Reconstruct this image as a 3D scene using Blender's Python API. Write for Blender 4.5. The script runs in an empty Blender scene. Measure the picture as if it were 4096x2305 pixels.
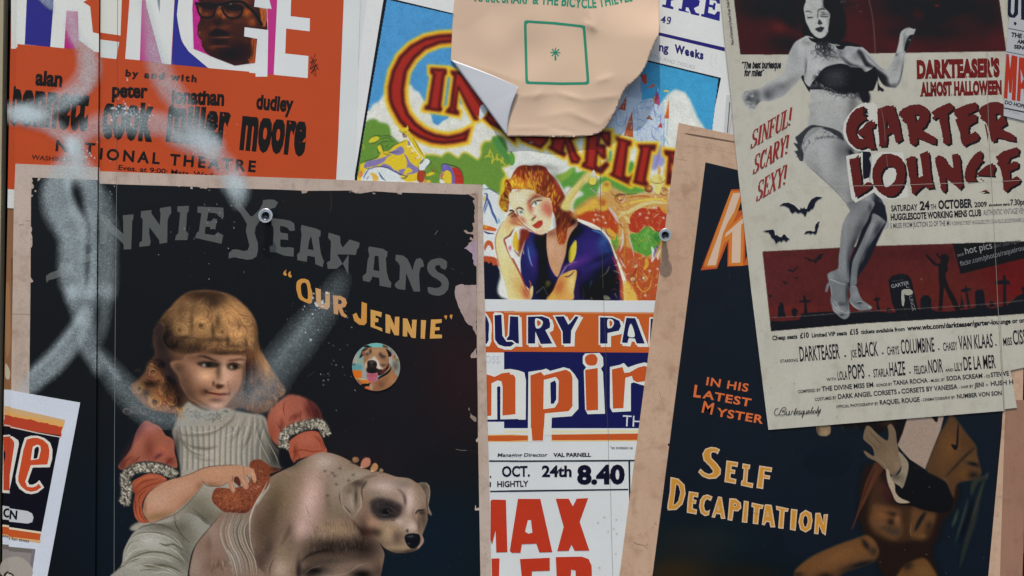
import bpy, bmesh, math, random
import numpy as np
from mathutils import Vector
from mathutils.geometry import tessellate_polygon

# ------------------------------------------------------------------ camera, sky, sun
K = 0.0004                       # metres per tracing unit (the wall in view is 1.64 m wide)
CX, CY = 2048.0, 1152.5
scene = bpy.context.scene
col_main = scene.collection
cam_d = bpy.data.cameras.new('camera')
cam = bpy.data.objects.new('camera', cam_d)
col_main.objects.link(cam)
cam.location = (0, -2.0, 0)
cam.rotation_euler = (math.radians(90), 0, 0)
cam_d.sensor_width = 36
cam_d.lens = 36 * 2.0 / (4096 * K)
cam_d.clip_start = 0.05
cam_d.clip_end = 100
scene.camera = cam

sun_dir = Vector((8, 50, -160)).normalized()       # the way the light travels
elev = math.asin(-sun_dir.z)
azim = math.atan2(-sun_dir.x, -sun_dir.y)            # from +Y clockwise
w = bpy.data.worlds.new('World')
scene.world = w
w.use_nodes = True
nt = w.node_tree
sky = nt.nodes.new('ShaderNodeTexSky')
sky.sky_type = 'NISHITA'
sky.sun_disc = False
sky.sun_elevation = elev
sky.sun_rotation = azim
sky.air_density = 1.0
sky.dust_density = 3.0
sky.ozone_density = 1.0
bg = nt.nodes['Background']
bg.inputs['Strength'].default_value = 0.15
nt.links.new(sky.outputs[0], bg.inputs['Color'])
sun_d = bpy.data.lights.new('sun', 'SUN')
sun_d.energy = 3.0
sun_d.angle = math.radians(0.6)
sun_d.color = (1.0, 0.95, 0.87)
sun = bpy.data.objects.new('sun', sun_d)
sun.rotation_euler = sun_dir.to_track_quat('-Z', 'Y').to_euler()
sun.location = (-0.4, -2, 3)
col_main.objects.link(sun)
vs = scene.view_settings
vs.view_transform = 'Standard'
vs.look = 'None'
vs.gamma = 1
vs.exposure = 0.5
CAL = (1.0, 0.985, 0.94)            # display colour -> base colour under this light

random.seed(4)
rng = np.random.default_rng(7)

# ------------------------------------------------------------------ helpers
def hexc(h):
    if not isinstance(h, str):
        return np.array(h, dtype=np.float32)
    return np.array([int(h[i:i + 2], 16) for i in (0, 2, 4)], dtype=np.float32)

def lin(c):
    c = np.clip(np.asarray(c, dtype=np.float32) / 255.0, 0, 1)
    l = np.where(c <= 0.04045, c / 12.92, ((c + 0.055) / 1.055) ** 2.4)
    return np.clip(l * np.array(CAL, dtype=np.float32) - LIFT, 0.002, 0.88)
LIFT = 0.006

TR = [(0.0, 0.0, 1.0)]
Z = 2.5156
def crop(i, j):                  # the tracing sheets: 4 x 4 enlargements
    TR[0] = (1024.0 * i, (0.0, 576.0, 1152.0, 1729.0)[j], Z)
def full():
    TR[0] = (0.0, 0.0, 1 / 1.5901)
def view(x0, y0, x1):            # any other enlargement, 2576 px wide
    TR[0] = (float(x0), float(y0), 2576.0 / (x1 - x0))
def at(x0, y0, sc):
    TR[0] = (float(x0), float(y0), float(sc))
def raw():
    TR[0] = (0.0, 0.0, 1.0)
def P(s):
    a = np.array([float(t) for t in s.split()], dtype=np.float64) if isinstance(s, str) else np.asarray(s, dtype=np.float64)
    a = a.reshape(-1, 2)
    ox, oy, sc = TR[0]
    return a / sc + np.array([ox, oy])
def W(v):                        # a length given in the current tracing sheet
    return v / TR[0][2]

def spline(p, closed=True, n=6):
    m = len(p)
    if m < 3:
        return p
    if closed:
        q = np.vstack([p[-1], p, p[0], p[1]])
        segs = m
    else:
        q = np.vstack([2 * p[0] - p[1], p, 2 * p[-1] - p[-2]])
        segs = m - 1
    t = np.linspace(0, 1, n, endpoint=False)[:, None]
    out = []
    for k in range(segs):
        a, b, c, d = q[k], q[k + 1], q[k + 2], q[k + 3]
        out.append(0.5 * ((2 * b) + (c - a) * t + (2 * a - 5 * b + 4 * c - d) * t ** 2 + (3 * b - a - 3 * c + d) * t ** 3))
    if not closed:
        out.append(p[-1:])
    return np.vstack(out)

def ribbon(p, w, taper=0):
    """outline of a stroke of width w along p"""
    d = np.gradient(p, axis=0)
    d /= np.maximum(np.linalg.norm(d, axis=1, keepdims=True), 1e-6)
    nrm = np.stack([-d[:, 1], d[:, 0]], 1)
    t = np.linspace(0, 1, len(p))
    if taper == 1:
        ww = w * 0.5 * np.sqrt(np.clip(np.sin(np.pi * np.clip(t, 0.02, 0.98)), 0, 1))
    elif taper == 2:
        ww = w * 0.5 * (1 - 0.85 * t)
    elif hasattr(w, '__len__'):
        ww = 0.5 * np.interp(t, np.linspace(0, 1, len(w)), w)
    else:
        ww = np.full(len(p), w * 0.5)
    return np.vstack([p + nrm * ww[:, None], (p - nrm * ww[:, None])[::-1]])

def area(p):
    return 0.5 * np.sum(p[:, 0] * np.roll(p[:, 1], -1) - np.roll(p[:, 0], -1) * p[:, 1])

def grow(p, d):
    """move a closed outline outwards by d"""
    s = 1 if area(p) > 0 else -1
    a = p - np.roll(p, 1, 0)
    b = np.roll(p, -1, 0) - p
    a /= np.maximum(np.linalg.norm(a, axis=1, keepdims=True), 1e-6)
    b /= np.maximum(np.linalg.norm(b, axis=1, keepdims=True), 1e-6)
    na = np.stack([a[:, 1], -a[:, 0]], 1) * s
    nb = np.stack([b[:, 1], -b[:, 0]], 1) * s
    m = na + nb
    l = np.maximum(np.linalg.norm(m, axis=1, keepdims=True), 0.35)
    m = m / l
    k = 1 / np.maximum(np.sum(m * na, axis=1, keepdims=True), 0.5)
    return p + m * k * d

# the narrow board on the left stands proud of the others
BX0, BX1, PROUD = 57.8, 394.0, 0.005
SUNK = 0.006                      # and the strip left of it lies deeper
KX0, KX1 = -0.0137, -0.0069       # its sides are not quite upright
SEAM2, KS2 = 466.0, -0.0052
def bline(b, k, y):
    return b + k * (np.asarray(y, dtype=float) - CY)
SHEET = 0.00040                  # distance from one poster to the next
DZ = 0.000002                    # distance from one ink to the next

def to_world(p, d):
    """tracing units + distance from the boards -> metres"""
    p = np.asarray(p, dtype=np.float64)
    o = np.empty((len(p), 3))
    o[:, 0] = (p[:, 0] - CX) * K
    o[:, 1] = -d
    o[:, 2] = -(p[:, 1] - CY) * K
    return o

def make_mesh(name, v, f, c=None):
    me = bpy.data.meshes.new(name)
    if isinstance(f, np.ndarray):
        n = f.shape[1]
        me.vertices.add(len(v)); me.vertices.foreach_set('co', np.asarray(v, dtype=np.float32).ravel())
        me.loops.add(f.size); me.loops.foreach_set('vertex_index', f.astype(np.int32).ravel())
        me.polygons.add(len(f))
        me.polygons.foreach_set('loop_start', np.arange(0, f.size, n, dtype=np.int32))
        me.update(calc_edges=True)
    else:
        me.from_pydata([tuple(a) for a in v], [], f)
        me.update()
    if c is not None:
        at = me.color_attributes.new('Col', 'FLOAT_COLOR', 'POINT')
        cc = np.ones((len(v), 4), dtype=np.float32)
        cc[:, :c.shape[1]] = c
        at.data.foreach_set('color', cc.ravel())
    return me

def link(name, me, mat, parent=None, loc=None):
    o = bpy.data.objects.new(name, me)
    col_main.objects.link(o)
    if me is not None and mat is not None and not me.materials:
        me.materials.append(mat)
    if parent is not None:
        o.parent = parent
        o.matrix_parent_inverse = parent.matrix_basis.inverted()
    return o

def thing(name, label, cat, at, group=None):
    o = bpy.data.objects.new(name, None)
    col_main.objects.link(o)
    o.empty_display_size = 0.02
    o.location = to_world(np.array([at]), 0)[0]
    bpy.context.view_layer.update()
    o['label'] = label
    o['category'] = cat
    if group:
        o['group'] = group
    return o

def relief(bm):
    """cut a sheet where the boards step and bring its middle part forward"""
    xs = [(v.co.x / K + CX) for v in bm.verts]
    if not xs or min(xs) > BX1 + 12 or max(xs) < BX0 - 20:
        return
    for bx, kx in ((BX0, KX0), (BX1, KX1)):
        if min(xs) < bx + 20 and max(xs) > bx - 20:
            x = (bx - CX) * K
            r = bmesh.ops.bisect_plane(bm, geom=bm.verts[:] + bm.edges[:] + bm.faces[:], plane_co=(x, 0, 0), plane_no=(1, 0, kx), dist=1e-6)
            ed = [e for e in r['geom_cut'] if isinstance(e, bmesh.types.BMEdge)]
            if ed:
                bmesh.ops.split_edges(bm, edges=ed)
    done = set()
    for f in bm.faces:
        c_ = f.calc_center_median()
        cx, cy = c_.x / K + CX, -c_.z / K + CY
        side = PROUD if bline(BX0, KX0, cy) < cx < bline(BX1, KX1, cy) else (-SUNK if cx < bline(BX0, KX0, cy) else 0)
        if side:
            for v in f.verts:
                if v not in done:
                    done.add(v)
                    v.co.y -= side

class Ink:
    """flat inks printed on a sheet: collected here, linked as ONE object"""
    def __init__(s, level, z=2):
        s.lev = level * SHEET
        s.n = z
        s.v, s.f, s.c = [], [], []
        s.k = 0
        s.cut = []
    def mark(s):
        """what follows is a piece of its own"""
        s.cut.append(len(s.v))
    def add(s, pts, faces, colr):
        pts = np.asarray(pts)
        d = s.lev + s.n * DZ
        s.n += 1
        s.v.append(to_world(pts, d))
        s.f.append([tuple(i + s.k for i in f) for f in faces])
        c = lin(colr)
        if c.ndim == 1:
            c = np.tile(c, (len(pts), 1))
        s.c.append(c)
        s.k += len(pts)
    def loops(s, lps, colr):
        tri = tessellate_polygon([[Vector((a[0], -a[1], 0)) for a in l] for l in lps])
        pts = np.vstack(lps)
        s.add(pts, [t for t in tri], hexc(colr))
    def poly(s, spec, colr, sm=0, holes=(), grow_by=0, jag=0):
        ls = [P(q) for q in [spec] + list(holes)]
        if sm:
            ls = [spline(q, True, 6) for q in ls]
        if jag:
            ls = [jagged(q, jag) for q in ls]
        if grow_by:
            ls = [grow(q, grow_by * (1 if i == 0 else -1)) for i, q in enumerate(ls)]
        s.loops(ls, colr)
    def line(s, spec, colr, w, sm=1, taper=0):
        p = P(spec)
        if sm:
            p = spline(p, False, 6)
        elif taper or len(p) > 2:
            pass
        r = ribbon(p, W(w) if not hasattr(w, '__len__') else [W(a) for a in w], taper)
        n = len(p)
        s.add(r, [(i, i + 1, 2 * n - 2 - i, 2 * n - 1 - i) for i in range(n - 1)], hexc(colr))
    def text(s, body, a, b, h, colr, bold=0.0, shear=0.0, spacing=1.0, up=None, base=None, xh=None):
        """body set on the baseline a-b (or along the curve base), capitals h high"""
        v, f = glyphs(body, bold, spacing)
        x0, x1 = v[:, 0].min(), v[:, 0].max()
        u = (v[:, 0] - x0) / (x1 - x0)
        y = v[:, 1] / CAPH
        if xh:                   # taller lower-case letters
            y = np.where(y < XH, y * xh / XH, xh + (y - XH) * (1 - xh) / (1 - XH))
        y = y * W(h)
        if base is None:
            p0, p1 = P(a)[0], P(b)[0]
            dr = p1 - p0
            L = np.linalg.norm(dr)
            dr = dr / L
            nn = np.array([dr[1], -dr[0]]) if up is None else np.array(up, dtype=float) / np.linalg.norm(up)
            q = p0 + np.outer(u * L, dr) + np.outer(y, nn) + np.outer(y * shear, dr)
        else:
            c = spline(P(base), False, 12)
            sl = np.concatenate([[0], np.cumsum(np.linalg.norm(np.diff(c, axis=0), axis=1))])
            t = u * sl[-1]
            q0 = np.stack([np.interp(t, sl, c[:, 0]), np.interp(t, sl, c[:, 1])], 1)
            g = np.gradient(c, axis=0)
            g /= np.linalg.norm(g, axis=1, keepdims=True)
            gx = np.stack([np.interp(t, sl, g[:, 0]), np.interp(t, sl, g[:, 1])], 1)
            nn = np.stack([gx[:, 1], -gx[:, 0]], 1)
            q = q0 + nn * y[:, None] + gx * (y * shear)[:, None]
        s.add(q, f, hexc(colr))
    def build(s, name, parent, mat=None, label=None, each=False):
        if not s.v:
            return None
        n = len(s.v)
        cuts = list(range(n)) if each else sorted(set([0] + s.cut))
        cuts = [c for c in cuts if c < n] + [n]
        o = None
        for a, b in zip(cuts[:-1], cuts[1:]):
            off = sum(len(v) for v in s.v[:a])
            fs = [tuple(i - off for i in f) for g in s.f[a:b] for f in g]
            if not fs:
                continue
            me = make_mesh(name, np.vstack(s.v[a:b]), fs, np.vstack(s.c[a:b]))
            fix(me)
            o = link(name, me, mat or M['print'], parent)
            if label:
                o['label'] = label
        return o

def fix(me):
    xs = [vv.co.x for vv in me.vertices]
    bm = bmesh.new()
    bm.from_mesh(me)
    relief(bm)
    bad = [f for f in bm.faces if f.normal.y > 0.5]
    if bad:
        bmesh.ops.reverse_faces(bm, faces=bad)
    bm.to_mesh(me)
    bm.free()

def jagged(p, amp, n=3):
    out = []
    m = len(p)
    for i in range(m):
        a, b = p[i], p[(i + 1) % m]
        L = np.linalg.norm(b - a)
        k = max(1, int(L / (amp * 2.2)))
        for j in range(k):
            q = a + (b - a) * j / k
            if j:
                q = q + rng.normal(0, amp * 0.45, 2)
            out.append(q)
    return np.array(out)

_gl = {}
def glyphs(body, bold, spacing):
    key = (body, round(bold, 4), spacing)
    if key not in _gl:
        cu = bpy.data.curves.new('t', 'FONT')
        cu.body = body
        cu.offset = bold
        cu.space_character = spacing
        cu.resolution_u = 3
        ob = bpy.data.objects.new('t', cu)
        col_main.objects.link(ob)
        bpy.context.view_layer.update()
        me = bpy.data.meshes.new_from_object(ob.evaluated_get(bpy.context.evaluated_depsgraph_get()))
        v = np.empty(len(me.vertices) * 3, dtype=np.float32)
        me.vertices.foreach_get('co', v)
        v = v.reshape(-1, 3)[:, :2].astype(np.float64)
        f = [tuple(p.vertices) for p in me.polygons]
        bpy.data.objects.remove(ob)
        bpy.data.curves.remove(cu)
        bpy.data.meshes.remove(me)
        _gl[key] = (v, f)
    return _gl[key]

_v, _f = glyphs('H', 0.0, 1.0)
CAPH = float(_v[:, 1].max() - _v[:, 1].min())
_v, _f = glyphs('x', 0.0, 1.0)
XH = float(_v[:, 1].max() - _v[:, 1].min()) / CAPH

def sheet(parent, spec, colr, level, thick=0.9, mat=None, name='sheet', sm=0):
    """the paper itself: a thin slab; spec in the current tracing sheet"""
    p = P(spec)
    if sm:
        p = spline(p, True, 6)
    d = level * SHEET
    n = len(p)
    tri = tessellate_polygon([[Vector((a[0], -a[1], 0)) for a in p]])
    v = np.vstack([to_world(p, d), to_world(p, d - thick * SHEET)])
    f = [tuple(t) for t in tri] + [(i, (i + 1) % n, (i + 1) % n + n, i + n) for i in range(n)]
    bm = bmesh.new()
    bv = [bm.verts.new(a) for a in v]
    for q in f:
        try:
            bm.faces.new([bv[i] for i in q])
        except ValueError:
            pass
    relief(bm)
    bmesh.ops.recalc_face_normals(bm, faces=bm.faces[:])
    bad = [q for q in bm.faces if q.normal.y > 0.5]
    if bad:
        bmesh.ops.reverse_faces(bm, faces=bad)
    me = bpy.data.meshes.new(name)
    bm.to_mesh(me)
    bm.free()
    at = me.color_attributes.new('Col', 'FLOAT_COLOR', 'POINT')
    cc = np.ones((len(me.vertices), 4), dtype=np.float32)
    cc[:, :3] = lin(hexc(colr))
    at.data.foreach_set('color', cc.ravel())
    return link(name, me, mat or M['print'], parent)

# ------------------------------------------------------------------ a painter for the halftone pictures
def box(a, r):
    """three passes of a box blur"""
    r = int(max(1, round(r)))
    for _ in range(3):
        for ax in (0, 1):
            p = np.pad(a, [(r + 1, r) if k == ax else (0, 0) for k in range(a.ndim)], mode='edge')
            cs = np.cumsum(p, axis=ax, dtype=np.float64)
            if ax == 0:
                a = (cs[2 * r + 1:] - cs[:-2 * r - 1]) / (2 * r + 1)
            else:
                a = (cs[:, 2 * r + 1:] - cs[:, :-2 * r - 1]) / (2 * r + 1)
    return a.astype(np.float32)

def vnoise(h, w, s, sx=None):
    """smooth noise 0..1 with cells s (sx) samples across"""
    sx = sx or s
    gh, gw = int(h / s) + 3, int(w / sx) + 3
    g = rng.random((gh, gw)).astype(np.float32)
    y = np.arange(h) / s
    x = np.arange(w) / sx
    yi = y.astype(int); xi = x.astype(int)
    fy = (y - yi)[:, None]; fx = (x - xi)[None, :]
    fy = fy * fy * (3 - 2 * fy); fx = fx * fx * (3 - 2 * fx)
    a = g[yi][:, xi]; b = g[yi][:, xi + 1]; c = g[yi + 1][:, xi]; d = g[yi + 1][:, xi + 1]
    return (a * (1 - fx) + b * fx) * (1 - fy) + (c * (1 - fx) + d * fx) * fy

class Art:
    def __init__(s, x0, y0, x1, y1, step=2.5, bgc='000000'):
        s.x0, s.y0, s.st = x0, y0, step
        s.w = int(round((x1 - x0) / step)) + 1
        s.h = int(round((y1 - y0) / step)) + 1
        s.c = np.tile(hexc(bgc), (s.h, s.w, 1)).astype(np.float32)
        s.a = np.zeros((s.h, s.w), dtype=np.float32)
        s.clip = None
    def mask(s, p, soft=0.0):
        """coverage of the closed outline p (tracing units)"""
        gx = (p[:, 0] - s.x0) / s.st + 0.5
        gy = (p[:, 1] - s.y0) / s.st + 0.5
        pad = int(soft / s.st * 3) + 2
        ax, bx = int(max(0, math.floor(gx.min()) - pad)), int(min(s.w, math.ceil(gx.max()) + pad))
        ay, by = int(max(0, math.floor(gy.min()) - pad)), int(min(s.h, math.ceil(gy.max()) + pad))
        if ax >= bx or ay >= by:
            return None
        H, Wd = by - ay, bx - ax
        SS = 3 if H < 150 else 2
        cov = np.zeros((H, Wd), dtype=np.float32)
        x1, y1 = gx, gy
        x2, y2 = np.roll(gx, -1), np.roll(gy, -1)
        cells = np.arange(Wd, dtype=np.float32) + ax
        r0 = max(0, int(math.floor(gy.min())) - ay)
        r1 = min(H, int(math.ceil(gy.max())) - ay + 1)
        for r in range(r0, r1):
            for k in range(SS):
                y = ay + r + (k + 0.5) / SS
                m = (y1 <= y) != (y2 <= y)
                if not m.any():
                    continue
                xs = np.sort(x1[m] + (y - y1[m]) * (x2[m] - x1[m]) / (y2[m] - y1[m]))
                for q in range(0, len(xs) - 1, 2):
                    a, b = xs[q], xs[q + 1]
                    i0 = max(0, int(a) - ax - 1); i1 = min(Wd, int(b) - ax + 2)
                    if i1 > i0:
                        cc = cells[i0:i1]
                        cov[r, i0:i1] += np.clip(np.minimum(b, cc + 1) - np.maximum(a, cc), 0, 1)
        cov = np.clip(cov / SS, 0, 1)
        if soft > 0:
            cov = box(cov, soft / s.st * 0.6) if soft / s.st >= 0.8 else cov
        return cov, (slice(ay, by), slice(ax, bx))
    def put(s, mk, colr, a=1.0, solid=True):
        if mk is None:
            return
        cov, sl = mk
        m = cov * a
        if s.clip is not None:
            m = m * s.clip[sl]
        m3 = m[..., None]
        s.c[sl] = s.c[sl] * (1 - m3) + hexc(colr) * m3
        if solid and s.clip is None:
            s.a[sl] = np.maximum(s.a[sl], m)
    def F(s, spec, colr, soft=0, a=1.0, sm=1):
        p = P(spec)
        if sm:
            p = spline(p, True, 6)
        mk = s.mask(p, W(soft))
        s.put(mk, colr, a)
        return mk
    def L(s, spec, colr, w, soft=0, a=1.0, taper=1, sm=1):
        p = P(spec)
        if sm and len(p) > 2:
            p = spline(p, False, 6)
        elif len(p) == 2:
            p = p[0] + (p[1] - p[0]) * np.linspace(0, 1, 5)[:, None]
        ww = W(w)
        k = 1.0
        if ww < s.st * 0.8:                       # thinner than a sample: fade instead
            k = ww / (s.st * 0.8); ww = s.st * 0.8
        s.put(s.mask(ribbon(p, ww, taper), W(soft)), colr, a * k)
    def B(s, x, y, rx, ry, colr, a=1.0, rot=0.0, add=None):
        """soft blob"""
        c = P([x, y])[0]
        rx, ry = W(rx), W(ry)
        R = max(rx, ry) * 1.9
        i0 = int(max(0, (c[0] - R - s.x0) / s.st)); i1 = int(min(s.w, (c[0] + R - s.x0) / s.st + 1))
        j0 = int(max(0, (c[1] - R - s.y0) / s.st)); j1 = int(min(s.h, (c[1] + R - s.y0) / s.st + 1))
        if i0 >= i1 or j0 >= j1:
            return
        X = s.x0 + np.arange(i0, i1) * s.st - c[0]
        Y = s.y0 + np.arange(j0, j1) * s.st - c[1]
        X, Y = np.meshgrid(X, Y)
        t = math.radians(rot)
        u = (X * math.cos(t) + Y * math.sin(t)) / rx
        v = (-X * math.sin(t) + Y * math.cos(t)) / ry
        r2 = u * u + v * v
        m = np.clip(np.exp(-r2 * 1.1) - 0.02, 0, 1).astype(np.float32)
        s.put((m, (slice(j0, j1), slice(i0, i1))), colr, a, False)
    def M(s, x, y, rx, ry, f, rot=0.0):
        """deepen (f < 1) or lift (f > 1) the printed tone softly"""
        c = P([x, y])[0]
        rx, ry = W(rx), W(ry)
        R = max(rx, ry) * 2.0
        i0 = int(max(0, (c[0] - R - s.x0) / s.st)); i1 = int(min(s.w, (c[0] + R - s.x0) / s.st + 1))
        j0 = int(max(0, (c[1] - R - s.y0) / s.st)); j1 = int(min(s.h, (c[1] + R - s.y0) / s.st + 1))
        if i0 >= i1 or j0 >= j1:
            return
        X, Y = np.meshgrid(s.x0 + np.arange(i0, i1) * s.st - c[0], s.y0 + np.arange(j0, j1) * s.st - c[1])
        t = math.radians(rot)
        u = (X * math.cos(t) + Y * math.sin(t)) / rx
        v = (-X * math.sin(t) + Y * math.cos(t)) / ry
        m = np.exp(-(u * u + v * v) * 1.1)
        if s.clip is not None:
            m = m * s.clip[j0:j1, i0:i1]
        s.c[j0:j1, i0:i1] = np.clip(s.c[j0:j1, i0:i1] * (1 + (f - 1) * m)[..., None], 0, 235)
    def Ms(s, *rows):
        for r in rows:
            s.M(*r)
    def clip_to(s, *specs, soft=0, sm=1):
        s.clip = None
        m = np.zeros((s.h, s.w), dtype=np.float32)
        for q in specs:
            p = P(q)
            if sm:
                p = spline(p, True, 6)
            mk = s.mask(p, W(soft))
            if mk:
                m[mk[1]] = np.maximum(m[mk[1]], mk[0])
        s.clip = m
    def solid(s, spec, colr, sm=1, soft=0):
        """paint a shape and keep later paint inside it"""
        s.clip = None
        p = P(spec)
        if sm:
            p = spline(p, True, 6)
        mk = s.mask(p, W(soft))
        s.put(mk, colr)
        m = np.zeros((s.h, s.w), dtype=np.float32)
        if mk:
            m[mk[1]] = mk[0]
        s.clip = m
    def tex(s, size, amp, sx=None):
        """mottle what is inside the clip"""
        n = vnoise(s.h, s.w, W(size) / s.st, W(sx) / s.st if sx else None) - 0.5
        m = s.clip if s.clip is not None else 1.0
        s.c *= (1 + 2 * amp * n * m)[..., None]
    def grain(s, amp):
        n = rng.normal(0, amp, (s.h, s.w)).astype(np.float32)
        m = s.clip if s.clip is not None else 1.0
        s.c *= (1 + n * m)[..., None]
    def hair(s, n, spec, cols, w, length, ang, spread=12, wave=0.0, a=0.6):
        """n short strokes scattered in an outline; ang: angle or function(x, y) in tracing units"""
        p = P(spec)
        lo, hi = p.min(0), p.max(0)
        mk = s.mask(spline(p, True, 6), 0)
        if mk is None:
            return
        full_m = np.zeros((s.h, s.w), dtype=np.float32)
        full_m[mk[1]] = mk[0]
        save = TR[0]
        ww, ll = W(w), W(length)
        TR[0] = (0., 0., 1.)
        k = 0
        while k < n:
            k += 1
            x, y = rng.uniform(lo[0], hi[0]), rng.uniform(lo[1], hi[1])
            i, j = int((x - s.x0) / s.st), int((y - s.y0) / s.st)
            if not (0 <= i < s.w and 0 <= j < s.h) or full_m[j, i] < 0.5:
                continue
            t = ang(x, y) if callable(ang) else ang
            t = math.radians(t + rng.normal(0, spread))
            pts = [(x, y)]
            L = ll * rng.uniform(0.5, 1.2)
            for q in range(4):
                t += wave * rng.normal(0, 1) if wave else 0
                if callable(ang):
                    t2 = math.radians(ang(pts[-1][0], pts[-1][1]))
                    t = t * 0.5 + t2 * 0.5 if abs(t - t2) < 1.5 else t2
                pts.append((pts[-1][0] + math.cos(t) * L / 4, pts[-1][1] + math.sin(t) * L / 4))
            s.L(np.array(pts), cols[rng.integers(len(cols))], ww * rng.uniform(0.6, 1.3), a=a * rng.uniform(0.5, 1.0))
        TR[0] = save
    def curl(s, x, y, r, cols, turns=2.2, w=6, a=0.8, n=7, squash=0.9, rot=0):
        """a ringlet: nested arcs"""
        for k in range(n):
            rr = r * (0.25 + 0.8 * k / max(1, n - 1)) * rng.uniform(0.93, 1.07)
            t0 = rng.uniform(0, 6.28)
            t = np.linspace(t0, t0 + rng.uniform(2.2, 4.6), 9)
            px = rr * np.cos(t); py = rr * squash * np.sin(t)
            c, d = math.cos(math.radians(rot)), math.sin(math.radians(rot))
            s.L(np.stack([x + px * c - py * d, y + px * d + py * c], 1), cols[rng.integers(len(cols))], w * rng.uniform(0.6, 1.3), a=a)
    def build(s, name, parent, level, n=40, keep=None, mat=None, label=None, kind=None):
        """link the picture: a fine sheet of coloured cells, only where it is painted"""
        al = s.a if keep is None else keep
        X = s.x0 + np.arange(s.w) * s.st
        Y = s.y0 + np.arange(s.h) * s.st
        X, Y = np.meshgrid(X, Y)
        idx = np.arange(s.w * s.h).reshape(s.h, s.w)
        on = al > 0.02
        fm = on[:-1, :-1] | on[1:, :-1] | on[:-1, 1:] | on[1:, 1:]
        q = np.stack([idx[:-1, :-1][fm], idx[1:, :-1][fm], idx[1:, 1:][fm], idx[:-1, 1:][fm]], 1)
        used, inv = np.unique(q, return_inverse=True)
        q = inv.reshape(q.shape)
        pts = np.stack([X.ravel()[used], Y.ravel()[used]], 1)
        v = to_world(pts, level * SHEET + n * DZ)
        c = lin(s.c.reshape(-1, 3)[used])
        me = make_mesh(name, v, q.astype(np.int32), c)
        o = link(name, me, mat or M['print'], parent)
        if label:
            o['label'] = label
        return o

# ------------------------------------------------------------------ materials
def new_mat(name):
    m = bpy.data.materials.new(name)
    m.use_nodes = True
    return m, m.node_tree.nodes, m.node_tree.links, m.node_tree.nodes['Principled BSDF']

def print_mat(name, rough=0.42, spec=0.2, grain=0.10, bump=0.2, stain=0.0):
    m, N, L, b = new_mat(name)
    at = N.new('ShaderNodeVertexColor'); at.layer_name = 'Col'
    geo = N.new('ShaderNodeNewGeometry')
    n1 = N.new('ShaderNodeTexNoise'); n1.inputs['Scale'].default_value = 900; n1.inputs['Detail'].default_value = 2
    n2 = N.new('ShaderNodeTexNoise'); n2.inputs['Scale'].default_value = 9; n2.inputs['Detail'].default_value = 5
    L.new(geo.outputs['Position'], n1.inputs['Vector']); L.new(geo.outputs['Position'], n2.inputs['Vector'])
    r1 = N.new('ShaderNodeMapRange'); r1.inputs['From Min'].default_value = 0.25; r1.inputs['From Max'].default_value = 0.75
    r1.inputs['To Min'].default_value = 1 - grain; r1.inputs['To Max'].default_value = 1 + grain
    r2 = N.new('ShaderNodeMapRange'); r2.inputs['From Min'].default_value = 0.3; r2.inputs['From Max'].default_value = 0.7
    r2.inputs['To Min'].default_value = 0.955; r2.inputs['To Max'].default_value = 1.03
    L.new(n1.outputs[0], r1.inputs['Value']); L.new(n2.outputs[0], r2.inputs['Value'])
    mu = N.new('ShaderNodeMath'); mu.operation = 'MULTIPLY'
    L.new(r1.outputs[0], mu.inputs[0]); L.new(r2.outputs[0], mu.inputs[1])
    mx = N.new('ShaderNodeVectorMath'); mx.operation = 'SCALE'
    L.new(at.outputs['Color'], mx.inputs[0]); L.new(mu.outputs[0], mx.inputs['Scale'])
    col_out = mx.outputs[0]
    if stain:                    # old paper: blotches, fibres and rubbed dirt
        mp = N.new('ShaderNodeMapping'); mp.inputs['Scale'].default_value = (70, 70, 14)
        L.new(geo.outputs['Position'], mp.inputs['Vector'])
        for (src, sc_, det, lo, hi, tint, amt) in ((geo.outputs['Position'], 34, 9, 0.52, 0.74, (0.62, 0.56, 0.50), 1.0), (mp.outputs[0], 1.0, 6, 0.5, 0.8, (0.72, 0.70, 0.66), 0.8), (geo.outputs['Position'], 160, 4, 0.6, 0.75, (0.55, 0.50, 0.46), 0.7), (geo.outputs['Position'], 6, 3, 0.45, 0.65, (0.90, 0.84, 0.78), 0.8)):
            nn = N.new('ShaderNodeTexNoise'); nn.inputs['Scale'].default_value = sc_; nn.inputs['Detail'].default_value = det; nn.inputs['Roughness'].default_value = 0.62
            L.new(src, nn.inputs['Vector'])
            rr = N.new('ShaderNodeMapRange'); rr.inputs['From Min'].default_value = lo; rr.inputs['From Max'].default_value = hi; rr.inputs['To Max'].default_value = stain * amt
            L.new(nn.outputs[0], rr.inputs['Value'])
            mm = N.new('ShaderNodeMix'); mm.data_type = 'RGBA'; mm.blend_type = 'MULTIPLY'
            L.new(rr.outputs[0], mm.inputs[0]); L.new(col_out, mm.inputs[6]); mm.inputs[7].default_value = (*tint, 1)
            col_out = mm.outputs[2]
    L.new(col_out, b.inputs['Base Color'])
    b.inputs['Roughness'].default_value = rough
    b.inputs['Specular IOR Level'].default_value = spec
    if bump:
        n3 = N.new('ShaderNodeTexNoise'); n3.inputs['Scale'].default_value = 14; n3.inputs['Detail'].default_value = 3
        L.new(geo.outputs['Position'], n3.inputs['Vector'])
        bp = N.new('ShaderNodeBump'); bp.inputs['Strength'].default_value = bump; bp.inputs['Distance'].default_value = 0.002
        L.new(n3.outputs[0], bp.inputs['Height']); L.new(bp.outputs[0], b.inputs['Normal'])
    return m

M = {}
M['print'] = print_mat('printed_vinyl')
M['oldprint'] = print_mat('worn_print', rough=0.5, grain=0.12, stain=0.42)
M['grubby'] = print_mat('grubby_margin', rough=0.55, grain=0.14, stain=0.75)
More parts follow.
